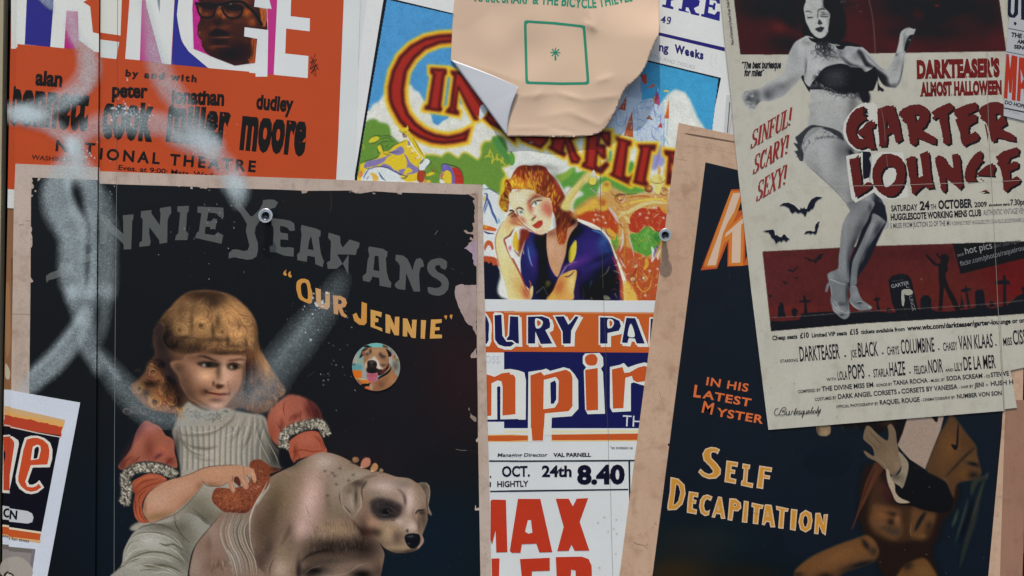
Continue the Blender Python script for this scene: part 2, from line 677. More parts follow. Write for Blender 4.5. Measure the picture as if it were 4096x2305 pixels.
# ------------------------------------------------------------------ the hoarding itself
def board(name, xa, xb, front, colr, y0=-60, y1=2360, thick=0.018, mat='board'):
    """xa, xb: (x, lean) of the two sides"""
    v = []
    q_ = np.array([[bline(*xa, y0), y0], [bline(*xb, y0), y0], [bline(*xb, y1), y1], [bline(*xa, y1), y1]], dtype=float)
    for d in (front, front - thick):
        v += list(to_world(q_, d))
    f = [(0, 1, 2, 3), (7, 6, 5, 4), (0, 4, 5, 1), (1, 5, 6, 2), (2, 6, 7, 3), (3, 7, 4, 0)]
    bm = bmesh.new()
    bv = [bm.verts.new(a) for a in v]
    for q in f:
        bm.faces.new([bv[i] for i in q])
    bmesh.ops.recalc_face_normals(bm, faces=bm.faces[:])
    bmesh.ops.bevel(bm, geom=bm.edges[:], offset=0.0003, segments=2, affect='EDGES')
    me = bpy.data.meshes.new(name)
    bm.to_mesh(me); bm.free()
    at_ = me.color_attributes.new('Col', 'FLOAT_COLOR', 'POINT')
    cc = np.ones((len(me.vertices), 4), dtype=np.float32); cc[:, :3] = lin(hexc(colr))
    at_.data.foreach_set('color', cc.ravel())
    o = link(name, me, M[mat])
    o['kind'] = 'structure'
    return o
M['board'] = print_mat('painted_board', rough=0.5)
board('hoarding_edge_board', (19, -0.0155), (BX0 - 1.2, KX0), -SUNK - 0.0006, '2a2a2c')
board('hoarding_raised_board', (BX0, KX0), (BX1, KX1), PROUD - 0.0006, '20201f', thick=0.024)
board('hoarding_board', (BX1 + 1, KX1), (SEAM2 - 0.8, KS2), -0.0006, '202020')
board('hoarding_board', (SEAM2 + 0.8, KS2), (4200, 0), -0.0006, '303030')
board('backing_wall', (-60, 0), (4200, 0), -0.024, '0c0c0c', thick=0.03)
board('door_frame_post', (-70, 0), (3, -0.0135), 0.004, 'a0967c')
INKB = '1c1917'
# ------------------------------------------------------------------ orange revue poster
rev = thing('revue_poster', 'orange revue poster with big white letters and a bespectacled face, top left', 'poster', (700, 400), 'theatre posters pasted on the hoarding')
raw()
sheet(rev, '41 -40 1443 -40 1419 722 1417 900 25 832', 'd2d6d4', 3)
q = Ink(3)
q.poly('41 -40 1377 -40 1353 576 1345 720 1343 860 26 756', 'b94a24')
q.build('orange_ground', rev)
q = Ink(3, 6)
crop(0, 0)
q.poly('100 -60 905 -60 905 0 850 30 920 75 948 335 1009 350 1009 535 965 530 805 412 795 125 685 118 660 495 520 480 190 452 190 485 100 485', 'd6d8d2')
q.poly('1012 -60 1230 -60 1215 360 1012 330', 'd6d6cc')
q.poly('1012 400 1202 425 1172 597 1012 578', 'd0d6d2')
q.poly('1310 -60 1432 -60 1409 609 1262 595', 'd6d8d4')
q.poly('1460 -60 1760 -60 1722 652 1632 640 1475 60', 'd6d8d4')
q.poly('1572 -60 1618 -60 1607 135', '7e9098')
q.poly('1782 -60 1972 -60 1960 60 1945 490 2090 550 2365 662 2640 595 2640 735 2095 687 1990 640 1880 520 1820 380 1780 160', 'd8dad6', sm=0)
q.poly('2465 280 2640 305 2640 392 2457 370', 'd8dad6')
crop(1, 0)
q.poly('-66 -60 128 -60 160 95 -66 66', 'd4d8d6')
q.poly('-66 290 122 312 110 745 -66 735 -66 600 10 605 15 395 -66 385', 'd6d8d6')
q.poly('215 -60 356 -60 350 166 544 188 541 318 305 290 295 541 529 566 521 788 180 755', 'd6d9d8')
q.build('white_title_lettering', rev)
q = Ink(3, 24)
crop(0, 0)
q.poly('287 -60 557 -60 548 112 520 481 264 456', '2f2c80')
q.poly('672 292 700 300 776 500 660 495', 'b3227a')
q.poly('684 118 796 125 806 400 776 500 672 292', 'c06a92')
q.poly('1433 -60 1455 -60 1480 100 1632 640 1409 609', 'b64486')
q.poly('1762 -60 1804 -60 1782 150 1800 290 1832 420 1900 520 2096 686 1728 650', '2f3189')
q.poly('1968 -60 2020 -60 2005 170 1985 290 2010 400 2060 490 2092 551 1945 492 1958 150', 'b92a84')
crop(1, 0)
q.poly('122 -60 218 -60 180 752 110 745 128 95', 'bb3380')
q.build('letter_filling', rev, each=True)
A = Art(766, -6, 1072, 268, 2.0, 'd8dad6')
at(770, 0, 2.925)
A.solid('10 -40 0 100 15 575 160 635 210 660 500 772 740 738 760 455 880 350 870 110 730 80 730 -40', 'b92a84', sm=0)
A.F('840 90 940 110 900 800 870 800 890 350 830 340', 'b03078', soft=4)
A.clip_to('10 -40 0 100 15 575 160 635 210 660 500 772 740 738 760 455 880 350 870 110 730 80 730 -40', sm=0)
A.F('40 -40 80 20 60 100 90 180 90 240 60 300 60 400 80 450 105 470 110 540 150 610 200 650 500 790 760 750 770 460 880 352 850 90 740 -40', '3b1d14', soft=4, sm=0)
A.B(560, 20, 140, 40, '8a4322', 0.8); A.B(320, 140, 50, 50, 'b05a28', 0.95); A.B(370, 190, 24, 40, 'b85f2c', 0.9); A.B(640, 150, 60, 60, 'b3561f', 0.9); A.B(700, 260, 60, 50, 'a54d1e', 0.9); A.B(440, 180, 90, 34, '8f4a2a', 0.8); A.B(160, 170, 60, 30, '7a3c22', 0.8); A.B(90, 130, 22, 50, 'a8552a', 0.9)
A.B(380, 320, 80, 36, '6b3320', 0.8); A.B(240, 330, 50, 40, '6b3522', 0.7); A.B(130, 420, 40, 80, '5a2c1d', 0.8); A.B(85, 390, 16, 30, '8a4a34', 0.7); A.B(350, 440, 100, 12, '8a4a32', 0.9); A.B(340, 545, 110, 14, '8a4228', 0.8); A.B(240, 560, 50, 24, '7a3420', 0.8); A.B(540, 330, 90, 60, '40201a', 0.7); A.B(640, 480, 60, 50, '4a2218', 0.7); A.B(560, 250, 120, 40, '5b2c1c', 0.7)
A.F('200 410 250 350 300 340 370 360 440 405 380 425 280 430', '18100f', soft=8); A.B(310, 490, 90, 40, '171010', 0.95); A.B(300, 270, 60, 40, '1c1311', 0.85); A.B(450, 640, 200, 90, '14100f', 0.95); A.B(560, 560, 120, 70, '1d1413', 0.8); A.B(780, 220, 40, 110, '2a1a14', 0.8)
A.F('690 460 750 460 745 740 660 735 700 620', 'a04a1f', soft=5); A.L('720 470 710 600 690 720', '3a2014', 12, soft=4, a=0.7); A.F('790 90 860 100 855 300 810 290 800 180', 'b25c22', soft=4); A.L('820 120 840 200 830 280', '5a3418', 10, soft=3, a=0.6)
A.L('30 40 100 50 200 45 300 60 400 40 480 20 590 30 660 90 740 170 820 300', '14100f', 34, soft=3, a=0.97, taper=0)
A.F('100 50 240 40 290 70 270 120 110 90', '1c1412', soft=5); A.F('360 60 480 40 580 70 570 120 400 120', '1c1412', soft=5)
A.L('50 60 70 140 110 200 180 210 240 190 270 120', '15100f', 22, soft=3, taper=0); A.L('340 90 380 170 440 215 520 210 570 170 590 90', '15100f', 24, soft=3, taper=0)
A.B(450, 50, 16, 8, '9a8a84', 0.8); A.B(320, 85, 12, 8, 'b89080', 0.7); A.B(660, 700, 5, 5, 'd8d0c0', 0.9)
A.tex(12, 0.12); A.clip = None
A.build('printed_face', rev, 3, n=40)
q = Ink(3, 50)
q.poly('612 322 888 355 878 900 740 900 735 742 760 458 606 428', 'd6d9d8'); q.poly('740 -40 890 -40 928 108 722 82', 'd4d8d6')
q.build('white_initial_bar', rev)
q = Ink(3, 36)
crop(0, 0)
q.text('by and with', '1262 768', '1980 828', 64, '2e1c18', bold=0.055, spacing=1.35)
q.text('alan', '368 858', '638 878', 138, INKB, bold=0.045, xh=0.74)
q.text('peter', '1128 975', '1488 985', 112, INKB, bold=0.045, xh=0.85)
q.text('jonathan', '1712 1035', '2256 1060', 130, INKB, bold=0.045, xh=0.8)
crop(1, 0)
q.text('dudley', '0 1093', '372 1125', 135, INKB, bold=0.045, xh=0.76)
crop(0, 0)
q.text('bennett', '95 1215', '890 1290', 345, INKB, bold=0.06, xh=0.9, spacing=1.08)
q.text('cook', '1022 1352', '1535 1392', 340, INKB, bold=0.06, xh=0.9, spacing=1.08)
q.text('miller', '1672 1388', '2300 1445', 335, INKB, bold=0.06, xh=0.9, spacing=1.08)
full()
q.text('moore', '603 368', '767 384', 80, INKB, bold=0.06, xh=0.94, spacing=1.08)
crop(0, 1)
q.text('NAT', '572 72', '965 108', 105, INKB, bold=0.035, spacing=1.3)
q.text('IONAL THEATRE', '1004 152', '2572 282', 106, INKB, bold=0.035, spacing=1.4)
q.text('WASHINGTON', '330 158', '862 200', 44, '33201b', bold=0.02)
q.text('Eves. at 9:00: Mats. Wed.', '1192 262', '2160 345', 50, '2a1512', bold=0.02)
crop(1, 0)
for sp in ('600 540 575 600 550 640 610 600 560 690', '590 600 545 700 600 660 550 745', '545 700 620 650 570 720 625 690', '550 745 590 700 605 770 570 730', '555 575 590 640 635 705'):
    q.line(sp, '2b1a14', 6)
q.build('lettering', rev, each=True)
q = Ink(3, 60)
raw()
q.line('472 -40 470 300 468 690', '5b4a40', 1.8, sm=0)
q.build('seam_line', rev)

# ------------------------------------------------------------------ scrap of a brown poster, left edge
br = thing('brown_poster', 'narrow strip of a tan brown poster at the left edge of the wall', 'poster', (48, 1200), 'theatre posters pasted on the hoarding')
raw()
sheet(br, '25 831 110 838 110 1700 8 1700 13 1400', '8a6244', 1)
q = Ink(1)
crop(0, 2)
q.poly('95 -300 150 -300 135 1040 112 1040 105 300', '6f4e36')
q.poly('48 0 80 0 92 520 60 700 40 520', '9c7450', sm=1)
q.poly('40 770 60 780 88 850 78 920 40 900', 'b9b096', sm=1)
q.build('brown_print', br)

# ------------------------------------------------------------------ white and orange bill, bottom left
ne = thing('variety_bill', 'white edged bill with orange lettering on navy tilting out of the bottom left corner', 'poster', (150, 1950), 'theatre posters pasted on the hoarding')
raw()
sheet(ne, '14 1559 53 1561 328 1609 190 2340 6 2340', 'ccd2dc', 9)
q = Ink(9)
crop(0, 2)
q.poly('36 1195 130 1212 675 1335 640 1449 636 1480 36 1480', 'd9a45e')
q.poly('36 1190 130 1200 672 1322 672 1345 600 1335 520 1320 460 1322 380 1296 250 1278 130 1250 36 1240', 'cda777')
q.poly('36 1280 130 1285 300 1318 520 1370 650 1385 632 1500 36 1400', 'b5442c', jag=5)
crop(0, 3)
q.poly('30 -70 30 -60 625 25 438 992 20 932', '17151f')
crop(0, 2)
q.poly('36 1376 130 1388 400 1449 630 1490 628 1500 400 1460 130 1400 36 1388', 'c9bdaf')
crop(0, 3)
q.poly('28 32 90 28 150 38 205 75 212 110 108 620 18 612', 'd2cfc4', sm=0)
q.poly('28 48 88 44 140 58 165 95 165 130 95 590 28 586', 'b8452c')
q.poly('28 200 45 190 50 240 30 330', '17151f')
e = '270 50 330 30 400 30 470 55 525 100 548 170 545 260 520 345 350 348 300 490 318 520 350 520 385 505 415 475 465 548 400 600 340 615 280 605 215 560 182 500 178 440 235 160'
q.poly(e, 'd6d2c6')
q.poly('290 68 350 50 400 52 455 72 505 120 518 180 512 250 496 318 330 325 275 490 295 540 345 548 385 535 408 510 436 545 390 580 335 592 285 580 235 540 205 490 205 440 258 165', 'c24b2a')
q.poly('350 140 395 118 425 130 432 170 410 262 330 275', 'd6d2c6')
q.poly('368 160 395 138 412 150 412 185 395 255 358 262', '17151f')
q.poly('20 742 300 785 345 810 358 850 345 895 300 910 20 880', 'bfc1c4')
q.text('ON', '22 855', '192 868', 85, '14131a', bold=0.04)
q.poly('20 932 438 992 430 1020 20 955', 'd8ccb0')
q.poly('20 952 432 1012 420 1085 20 1030', 'c0562a')
q.poly('20 1030 430 1078 425 1108 20 1045', 'd1a877')
q.text('some fun times', '20 1058', '312 1100', 30, '2a2a2c', bold=0.02)
q.poly('20 1130 375 1165 330 1480 16 1480', '8a837f')
q.poly('20 1135 350 1170 340 1205 20 1180', '6e6763')
q.poly('345 1165 378 1168 332 1480 300 1480', '777078')
q.poly('20 1300 200 1240 330 1330 320 1449 20 1449', 'a39b91', sm=1)
q.poly('30 1440 60 1408 110 1398 150 1415 180 1460 165 1460 140 1425 105 1415 65 1425 45 1460', '2b2422', sm=1)
q.poly('48 1455 75 1425 110 1420 142 1440 150 1470 50 1470', 'c6bda9', sm=1)
q.build('bill_print', ne)

# ------------------------------------------------------------------ plain white poster between the orange one and the pantomime bill
wp = thing('white_poster', 'plain white poster strip showing between the orange revue poster and the pantomime bill', 'poster', (1450, 120), 'theatre posters pasted on the hoarding')
raw()
sheet(wp, '1400 -40 1500 -40 1500 700 1400 700', 'd0d3d0', 1)

# ------------------------------------------------------------------ pantomime bill (the picture comes later)
pan = thing('pantomime_bill', 'white bill with a bright picture of a red-haired girl, under the peach flyer', 'poster', (2150, 700), 'theatre posters pasted on the hoarding')
raw()
sheet(pan, '1474 -40 2940 -40 2960 620 2700 1300 1370 1300 1395 560', 'd9dbd8', 2)
q = Ink(2)
q.poly('1536 -12 2884 312 2700 1203 1950 1199 1340 1190', '12141f')
q.build('picture_border', pan)
q = Ink(2, 6)
crop(2, 0)
q.poly('1505 0 1530 -30 1660 -30 1640 0 1600 10 1597 60 1625 75 1622 98 1508 70 1513 46 1545 52 1552 0', '28247a')
q.poly('1690 -30 1830 -30 1890 10 1880 60 1830 85 1850 130 1885 140 1882 162 1800 145 1775 80 1750 75 1745 112 1780 122 1778 132 1674 108 1678 85 1705 92 1718 0', '28247a')
q.poly('1920 -30 2090 -30 2092 40 2068 40 2050 10 1990 0 1985 45 2020 55 2030 30 2050 35 2040 105 2020 100 2015 80 1980 72 1972 130 2040 150 2065 115 2092 120 2088 215 1900 165 1905 142 1930 145 1950 0 1925 -5', '28247a')
q.poly('1440 318 2140 480 2140 520 1440 350', '27216e')
q.poly('1495 205 1535 165 1545 165 1540 205 1552 208 1550 218 1538 216 1535 228 1545 236 1510 230 1520 224 1522 213 1492 212', '2c2a6a')
q.poly('1562 180 1580 170 1598 178 1600 205 1590 235 1575 247 1555 238 1560 228 1572 236 1580 225 1570 218 1560 205', '2c2a6a', sm=1, holes=())
q.poly('1572 185 1582 182 1586 195 1580 208 1572 202', 'cfd2d4', sm=1)
q.text('ng', '1478 512', '1572 528', 82, '2a2868', bold=0.04, xh=0.65, up=(0.04, -1))
q.text('Weeks', '1632 528', '1925 600', 78, '2a2868', bold=0.055, xh=0.68, up=(0.04, -1), spacing=1.2)
q.text('.TTLS AND TISSUES', '1375 575', '1835 700', 36, 'a5a7a6', bold=-0.006, up=(0.1, -1), shear=0.2)
q.line('2010 540 2000 620 2020 680', 'bcbdba', 3); q.line('2060 545 2045 600 2060 640', 'bcbdba', 3)
q.build('lettering', pan, each=True)

# ------------------------------------------------------------------ navy and orange variety bill (centre bottom)
em = thing('theatre_bill', 'orange and navy theatre bill with big red letters below the pantomime picture', 'poster', (2250, 1750), 'theatre posters pasted on the hoarding')
raw()
sheet(em, '1900 1197 2700 1205 2700 2360 1900 2360', 'd2d5d4', 3)
q = Ink(3)
crop(1, 2)
q.poly('2280 238 2600 232 2600 650 2280 650', 'bc5527')
crop(2, 2)
q.poly('-80 240 1470 250 1470 660 -80 640', 'be5b28')
q.poly('-80 236 1470 246 1470 262 -80 250', 'c98a5e')
q.poly('-80 640 1470 652 1470 1450 -80 1450', '1a1d50')
crop(2, 3)
q.poly('-90 -40 1300 -40 1300 5 -90 5', 'd2d5d4')
q.poly('-90 -12 1300 -20 1300 2 -90 4', 'd9cf9f')
crop(1, 3)
q.poly('2330 25 2600 20 2600 98 2330 98', 'd9b070')
q.poly('2330 35 2600 30 2600 90 2330 88', 'c05a2a')
crop(2, 3)
q.poly('-10 22 168 30 162 95 -10 98', 'd2a866')
q.poly('-10 32 160 36 158 80 -10 86', 'c0582a')
q.poly('395 20 1300 8 1300 90 395 92', 'd6b674')
q.poly('400 26 1300 14 1300 78 402 80', 'be5529')
q.build('coloured_grounds', em)
# big outlined words
WH = 'd6d8d0'
q = Ink(3, 16)
crop(2, 2)
NV = '1b1d4a'
def letter(spec, holes=(), g=14, c1=WH, c2=NV, sh=None, sm=0):
    q.mark()
    q.poly(spec, c1, grow_by=W(g), sm=sm)
    if sh:
        ox, oy = sh
        a = (P(spec) + np.array([W(ox), W(oy)]))
        sv = TR[0]; raw(); q.poly(a, c1, grow_by=g / sv[2], sm=sm); TR[0] = sv
    q.poly(spec, c2, holes=(), sm=sm)
    for hh in holes:
        q.poly(hh, c1, sm=1)
# U, R, Y, P, A, and the strokes cut by the neighbours
letter('-165 260 -118 262 -105 480 -60 520 -30 480 -20 285 62 290 70 560 -30 555 -95 590 -165 540', sh=(20, 18))
letter('160 290 300 285 370 310 385 360 380 400 335 425 405 560 290 565 235 440 232 560 160 560', sh=(22, 20), holes=('235 310 290 320 310 350 285 400 240 400',))
q.poly('252 330 280 335 290 360 260 385', 'be5b28', sm=1)
letter('432 288 522 285 565 370 590 350 640 285 670 290 595 430 590 560 512 562 508 440', sh=(25, 15))
letter('885 295 1010 300 1080 330 1095 385 1075 430 960 455 960 560 885 560', sh=(22, 20), holes=('962 318 1010 320 1025 360 1000 400 962 400',))
q.poly('980 330 1005 340 1010 365 988 390', 'be5b28', sm=1)
letter('1150 300 1240 305 1335 560 1255 560 1235 510 1175 505 1160 555 1105 550', sh=(20, 20), holes=('1195 360 1165 480 1235 485',))
letter('1395 310 1450 310 1450 560 1385 560', sh=(4, 20))
crop(1, 2)
letter('2310 270 2330 310 2345 360 2345 420 2340 470 2342 520 2325 560 2300 560', sh=(14, 14))
letter('2400 275 2470 270 2480 480 2520 540 2576 540 2600 560 2560 590 2500 590 2440 570 2405 520', sh=(6, 18))
q.build('navy_lettering', em)
q = Ink(3, 70)
OR = 'be5327'
def letter2(spec, sh=(45, 30), **k):
    letter(spec, g=22, c2=OR, sh=sh, **k)
crop(1, 2)
# m
q.poly('2320 845 2350 850 2400 870 2450 845 2500 820 2560 815 2640 830 2700 850 2716 930 2714 1325 2320 1325', WH)
q.poly('2320 870 2360 880 2400 895 2470 860 2540 850 2590 860 2614 890 2614 1265 2560 1275 2480 1285 2482 1000 2470 940 2430 930 2370 960 2368 1285 2320 1290', OR)
q.poly('2370 965 2430 935 2468 945 2480 1000 2478 1310 2368 1310', WH)
q.poly('2425 1000 2445 985 2460 1000 2458 1325 2428 1325', '1a1d50')
q.poly('2322 1325 2640 1318 2640 1345 2322 1345', '1a1d50')
crop(2, 2)
q.poly('-20 850 40 850 90 900 103 930 100 1305 -20 1310', WH)
q.poly('-30 868 15 875 35 905 35 1270 -30 1278', OR)
# p
q.poly('165 845 300 825 345 812 385 835 520 798 580 815 630 870 665 930 668 1215 600 1290 400 1305 395 1452 160 1452', WH)
q.poly('185 880 290 845 320 880 540 822 590 850 608 900 608 1190 570 1240 330 1262 318 1452 190 1452', OR)
q.poly('320 925 440 895 470 930 465 1150 430 1205 315 1220', WH)
q.poly('385 955 430 930 445 960 445 1120 420 1165 390 1165', '1a1d50')
# i
q.poly('735 660 880 655 915 700 920 780 895 810 915 850 935 1265 760 1270 735 1220 722 830 745 800 712 760 712 690', WH)
q.poly('795 665 835 672 860 715 845 770 795 782 750 765 732 715 752 680', OR, sm=1)
q.poly('735 825 862 805 866 1228 748 1235', OR)
# r
q.poly('985 795 1080 775 1125 755 1165 800 1250 770 1330 750 1380 760 1400 1000 1300 975 1225 950 1195 960 1195 1240 1010 1250 985 1200', WH)
q.poly('1005 820 1110 795 1130 855 1180 850 1270 800 1330 785 1380 800 1380 900 1330 940 1260 950 1220 930 1205 885 1140 905 1120 1210 1015 1215', OR)
q.text('TH', '1110 1390', '1300 1400', 110, 'c9ccd2', bold=0.0)
crop(1, 2)
q.text('OSS', '2300 750', '2450 758', 72, 'bcc0c8', bold=0.0)
crop(2, 3)
# foot of the p running into the orange bar
q.poly('165 -40 400 -40 400 30 325 30 318 92 165 96', WH)
q.poly('195 -40 318 -40 312 84 205 86', OR)
q.build('orange_lettering', em)
q = Ink(3, 130)
crop(1, 3)
q.text('Managing Director', '2430 246', '2930 244', 34, '33343c', bold=0.02, shear=0.2)
q.poly('2345 282 2640 282 2640 297 2345 297', '2c2d38')
q.poly('2355 588 2640 582 2640 598 2355 602', '2c2d38')
q.text('OCT.', '2475 445', '2756 442', 100, '16182e', bold=0.03)
q.text('HIGHTLY', '2428 550', '2742 545', 56, '20212c', bold=0.03)
q.poly('2352 440 2368 440 2368 458 2352 458', '20212c'); q.poly('2350 500 2365 500 2365 550 2350 550', '20212c')
crop(2, 3)
q.text('VAL PARNELL', '415 246', '795 244', 36, '2a2b33', bold=0.04)
q.text('"an invitation to', '990 168', '1215 168', 26, '66676c', bold=0.02)
q.poly('-20 284 1250 276 1250 292 -20 299', '2c2d38')
q.poly('-20 583 1170 568 1170 582 -20 600', '2c2d38')
q.poly('1170 290 1188 290 1192 720 1178 720', '1f2030')
q.text('24th', '300 445', '600 445', 105, '17182c', bold=0.035)
q.text('8.40', '655 515', '1135 510', 172, '151729', bold=0.05)
q.build('small_lettering', em, each=True)
q = Ink(3, 160)
RD = 'b93a25'
crop(1, 3)
q.poly('2360 690 2380 676 2515 680 2530 1205 2418 1208 2410 985 2375 1130 2360 1080', RD)
crop(2, 3)
q.poly('60 670 285 670 405 1205 275 1208 245 1120 100 1125 85 1212 0 1212 -22 1190', RD)
q.poly('160 885 190 885 205 1010 165 1020 132 1000', 'd0d4d2')
q.poly('440 668 570 668 612 745 650 668 765 662 680 900 778 1190 630 1192 598 1130 570 1192 455 1195 520 950', RD)
q.poly('80 1275 380 1262 380 1392 200 1398 200 1480 100 1480', RD)
q.poly('440 1255 700 1250 770 1275 800 1340 805 1480 640 1480 640 1390 595 1380 590 1480 450 1480', RD)
crop(1, 3)
q.poly('2370 1270 2450 1268 2445 1480 2375 1480', RD)
q.build('red_lettering', em)
raw()
q = Ink(3, 180)
crop(2, 1)
q.line('872 -100 885 180 890 560 900 900 915 1449', '4a4a44', 4)
crop(2, 2)
q.line('922 130 928 300 945 700 945 1100 968 1449', '55554c', 3.5)
crop(2, 3)
q.line('968 0 972 300 990 560 1000 1000 1015 1460', '6d6e66', 3.5)
for x, y in ((1045, 870), (1018, 965), (1048, 1010), (1038, 1215), (875, 1352), (925, 845), (860, 900), (962, 990)):
    q.poly([x, y, x + 14, y + 4, x + 10, y + 14, x - 4, y + 10], 'b9bcb6', sm=1)
q.build('seam_line', em)

# ------------------------------------------------------------------ magician poster on the right
kp = thing('magician_poster', 'dark poster of a magician with a wide beige margin leaning behind the burlesque poster', 'poster', (3200, 1900), 'theatre posters pasted on the hoarding')
raw()
sheet(kp, '2714 492 2936 541 4110 700 4086 1729 4070 2360 2470 2360', 'c0a188', 5, mat=M['grubby'])
q = Ink(5)
q.poly('2821 650 2950 681 4060 900 4004 1729 3946 2360 2602 2360', '0c1c25')
q.poly('4020 1600 4110 1600 4086 2360 3996 2360', '98735f')
crop(2, 0)
q.poly('1770 1345 2235 1425 2240 1440 1990 1400 1780 1362', '6d574a', sm=1)
crop(2, 1)
q.line('1720 20 1900 35 2250 105', 'a08a78', 4); q.line('1640 150 1760 170', '8a7462', 4)
crop(2, 3)
for sp in ('1220 1105 1260 1125 1330 1140 1360 1170', '1430 910 1455 930', '1350 1120 1365 1140'):
    q.line(sp, '8d7364', 9)
q.poly('1565 120 1580 112 1588 128 1572 138', '2c241f', sm=1)
crop(2, 2)
q.line('1480 1040 1500 1110 1520 1160', '8d7364', 5)
crop(3, 3)
q.line('2390 100 2440 700 2450 1449', 'a3786e', 4)
q.line('2290 640 2420 650', 'a58572', 4)
q.build('poster_ground', kp, mat=M['oldprint'])
q = Ink(5, 20)
crop(2, 1)
q.poly('2205 460 2330 455 2310 560 2250 690 2340 650 2345 760 2345 1225 2165 1235 2170 985 2060 1255 1898 1272 1925 1200', 'b4512a')
q.poly('2200 480 2330 478 2265 690 2215 800 2145 885 2330 700 2335 800 2318 1225 2178 1222 2185 960 2130 1000 2050 1235 1940 1240 1935 1215', 'c5762f', grow_by=1)
q.poly('2222 498 2300 492 2235 680 2170 790 2120 900 2050 1220 1962 1222 2060 960', 'cdb199')
q.poly('2150 900 2335 735 2335 790 2140 940', 'cdb199')
q.poly('2215 850 2305 790 2295 1195 2208 1198', 'cdb199')
q.poly('2340 1200 2365 1120 2375 1220 2340 1222', 'b9602d')
q.build('large_initial', kp)
q = Ink(5, 34)
crop(2, 2)
CO = 'cf6a3a'
q.text('IN HIS', '1950 975', '2370 1045', 78, CO, bold=0.02, spacing=1.1)
q.text('L', '1822 1092', '1895 1102', 115, CO, bold=0.03)
q.text('ATEST', '1912 1105', '2395 1195', 78, CO, bold=0.025, spacing=1.1)
q.text('M', '1905 1248', '2010 1272', 112, CO, bold=0.02)
q.text('YSTER', '2050 1285', '2520 1365', 80, CO, bold=0.025, spacing=1.1)
q.build('small_lettering', kp, each=True)
# ------------------------------------------------------------------ dark lithograph poster: girl and dog
gp = thing('girl_and_dog_poster', 'large dark poster of a curly-haired girl brushing a pale dog, torn pinkish margin', 'poster', (1000, 1500), 'theatre posters pasted on the hoarding')
raw()
GL = 6
sheet(gp, '69 657 400 671 402 686 1928 740 1934 1000 1966 2360 30 2360 48 1560 58 1152 62 830', 'bba99c', GL, mat=M['grubby'])

def dark_ground(A):
    sv = TR[0]; cl = A.clip; A.clip = None
    raw()
    A.c[:] = hexc('191b1e')
    A.B(900, 1000, 900, 500, '16181b', 0.8)
    A.B(1840, 1500, 230, 260, '2b1a1c', 0.9)
    A.B(1500, 1650, 300, 300, '1e1c20', 0.7)
    A.B(1250, 800, 300, 90, '1f1b1b', 0.6)
    A.B(1750, 2150, 230, 200, '12202b', 0.9)
    A.B(1650, 2280, 300, 90, '14202a', 0.7)
    A.B(450, 2100, 250, 350, '141d26', 0.8)
    A.B(1450, 1850, 250, 120, '211d20', 0.8)
    TR[0] = sv; A.clip = cl

A = Art(124, 705, 1924, 2345, 10)
dark_ground(A)
X = A.x0 + np.arange(A.w) * A.st
Y = A.y0 + np.arange(A.h) * A.st
keep = np.zeros((A.h, A.w), dtype=np.float32)
keep[:, :] = 1
def split_grid(name, parent, A, level, n, mat=None):
    """a picture that crosses the raised board: three pieces in one mesh"""
    vs_, fs_, cs_ = [], [], []
    base = 0
    xs = A.x0 + np.arange(A.w) * A.st
    ys = A.y0 + np.arange(A.h) * A.st
    big = np.full(A.h, 1e9)
    e0, e1 = bline(BX0, KX0, ys), bline(BX1, KX1, ys)
    for lo, hi, dz in ((-big, e0, -SUNK), (e0, e1, PROUD), (e1, big, 0)):
        ks = np.where((xs > lo.min() - A.st) & (xs < hi.max() + A.st))[0]
        if len(ks) < 2:
            continue
        Xs, Ys = np.meshgrid(xs[ks], ys)
        out = (Xs < lo[:, None] - A.st) | (Xs > hi[:, None] + A.st)
        Xs = np.clip(Xs, lo[:, None], hi[:, None])
        on = (A.a[:, ks] > 0.015) & ~out
        fm = (on[:-1, :-1] | on[1:, :-1] | on[:-1, 1:] | on[1:, 1:]) & ((Xs[:-1, 1:] - Xs[:-1, :-1]) + (Xs[1:, 1:] - Xs[1:, :-1]) > 0.01)
        idx = np.arange(Xs.size).reshape(Xs.shape)
        q = np.stack([idx[:-1, :-1][fm], idx[1:, :-1][fm], idx[1:, 1:][fm], idx[:-1, 1:][fm]], 1)
        if not len(q):
            continue
        used, inv = np.unique(q, return_inverse=True)
        q = inv.reshape(q.shape)
        pts = np.stack([Xs.ravel()[used], Ys.ravel()[used]], 1)
        vs_.append(to_world(pts, level * SHEET + n * DZ + dz))
        c = lin(A.c[:, ks].reshape(-1, 3)[used])
        cs_.append(np.concatenate([c, A.a[:, ks].reshape(-1)[used][:, None]], 1))
        fs_.append(q + base)
        base += len(pts)
    me = make_mesh(name, np.vstack(vs_), np.vstack(fs_).astype(np.int32), np.vstack(cs_))
    return link(name, me, mat or M['print'], parent)
mk = A.mask(P('118 697 300 702 402 712 1100 738 1915 768 1918 1000 1934 1728 1945 2360 60 2360 90 1560'), 0)
A.a[:] = 0; A.a[mk[1]] = (mk[0] > 0.6)
split_grid('dark_ground', gp, A, GL, 1)

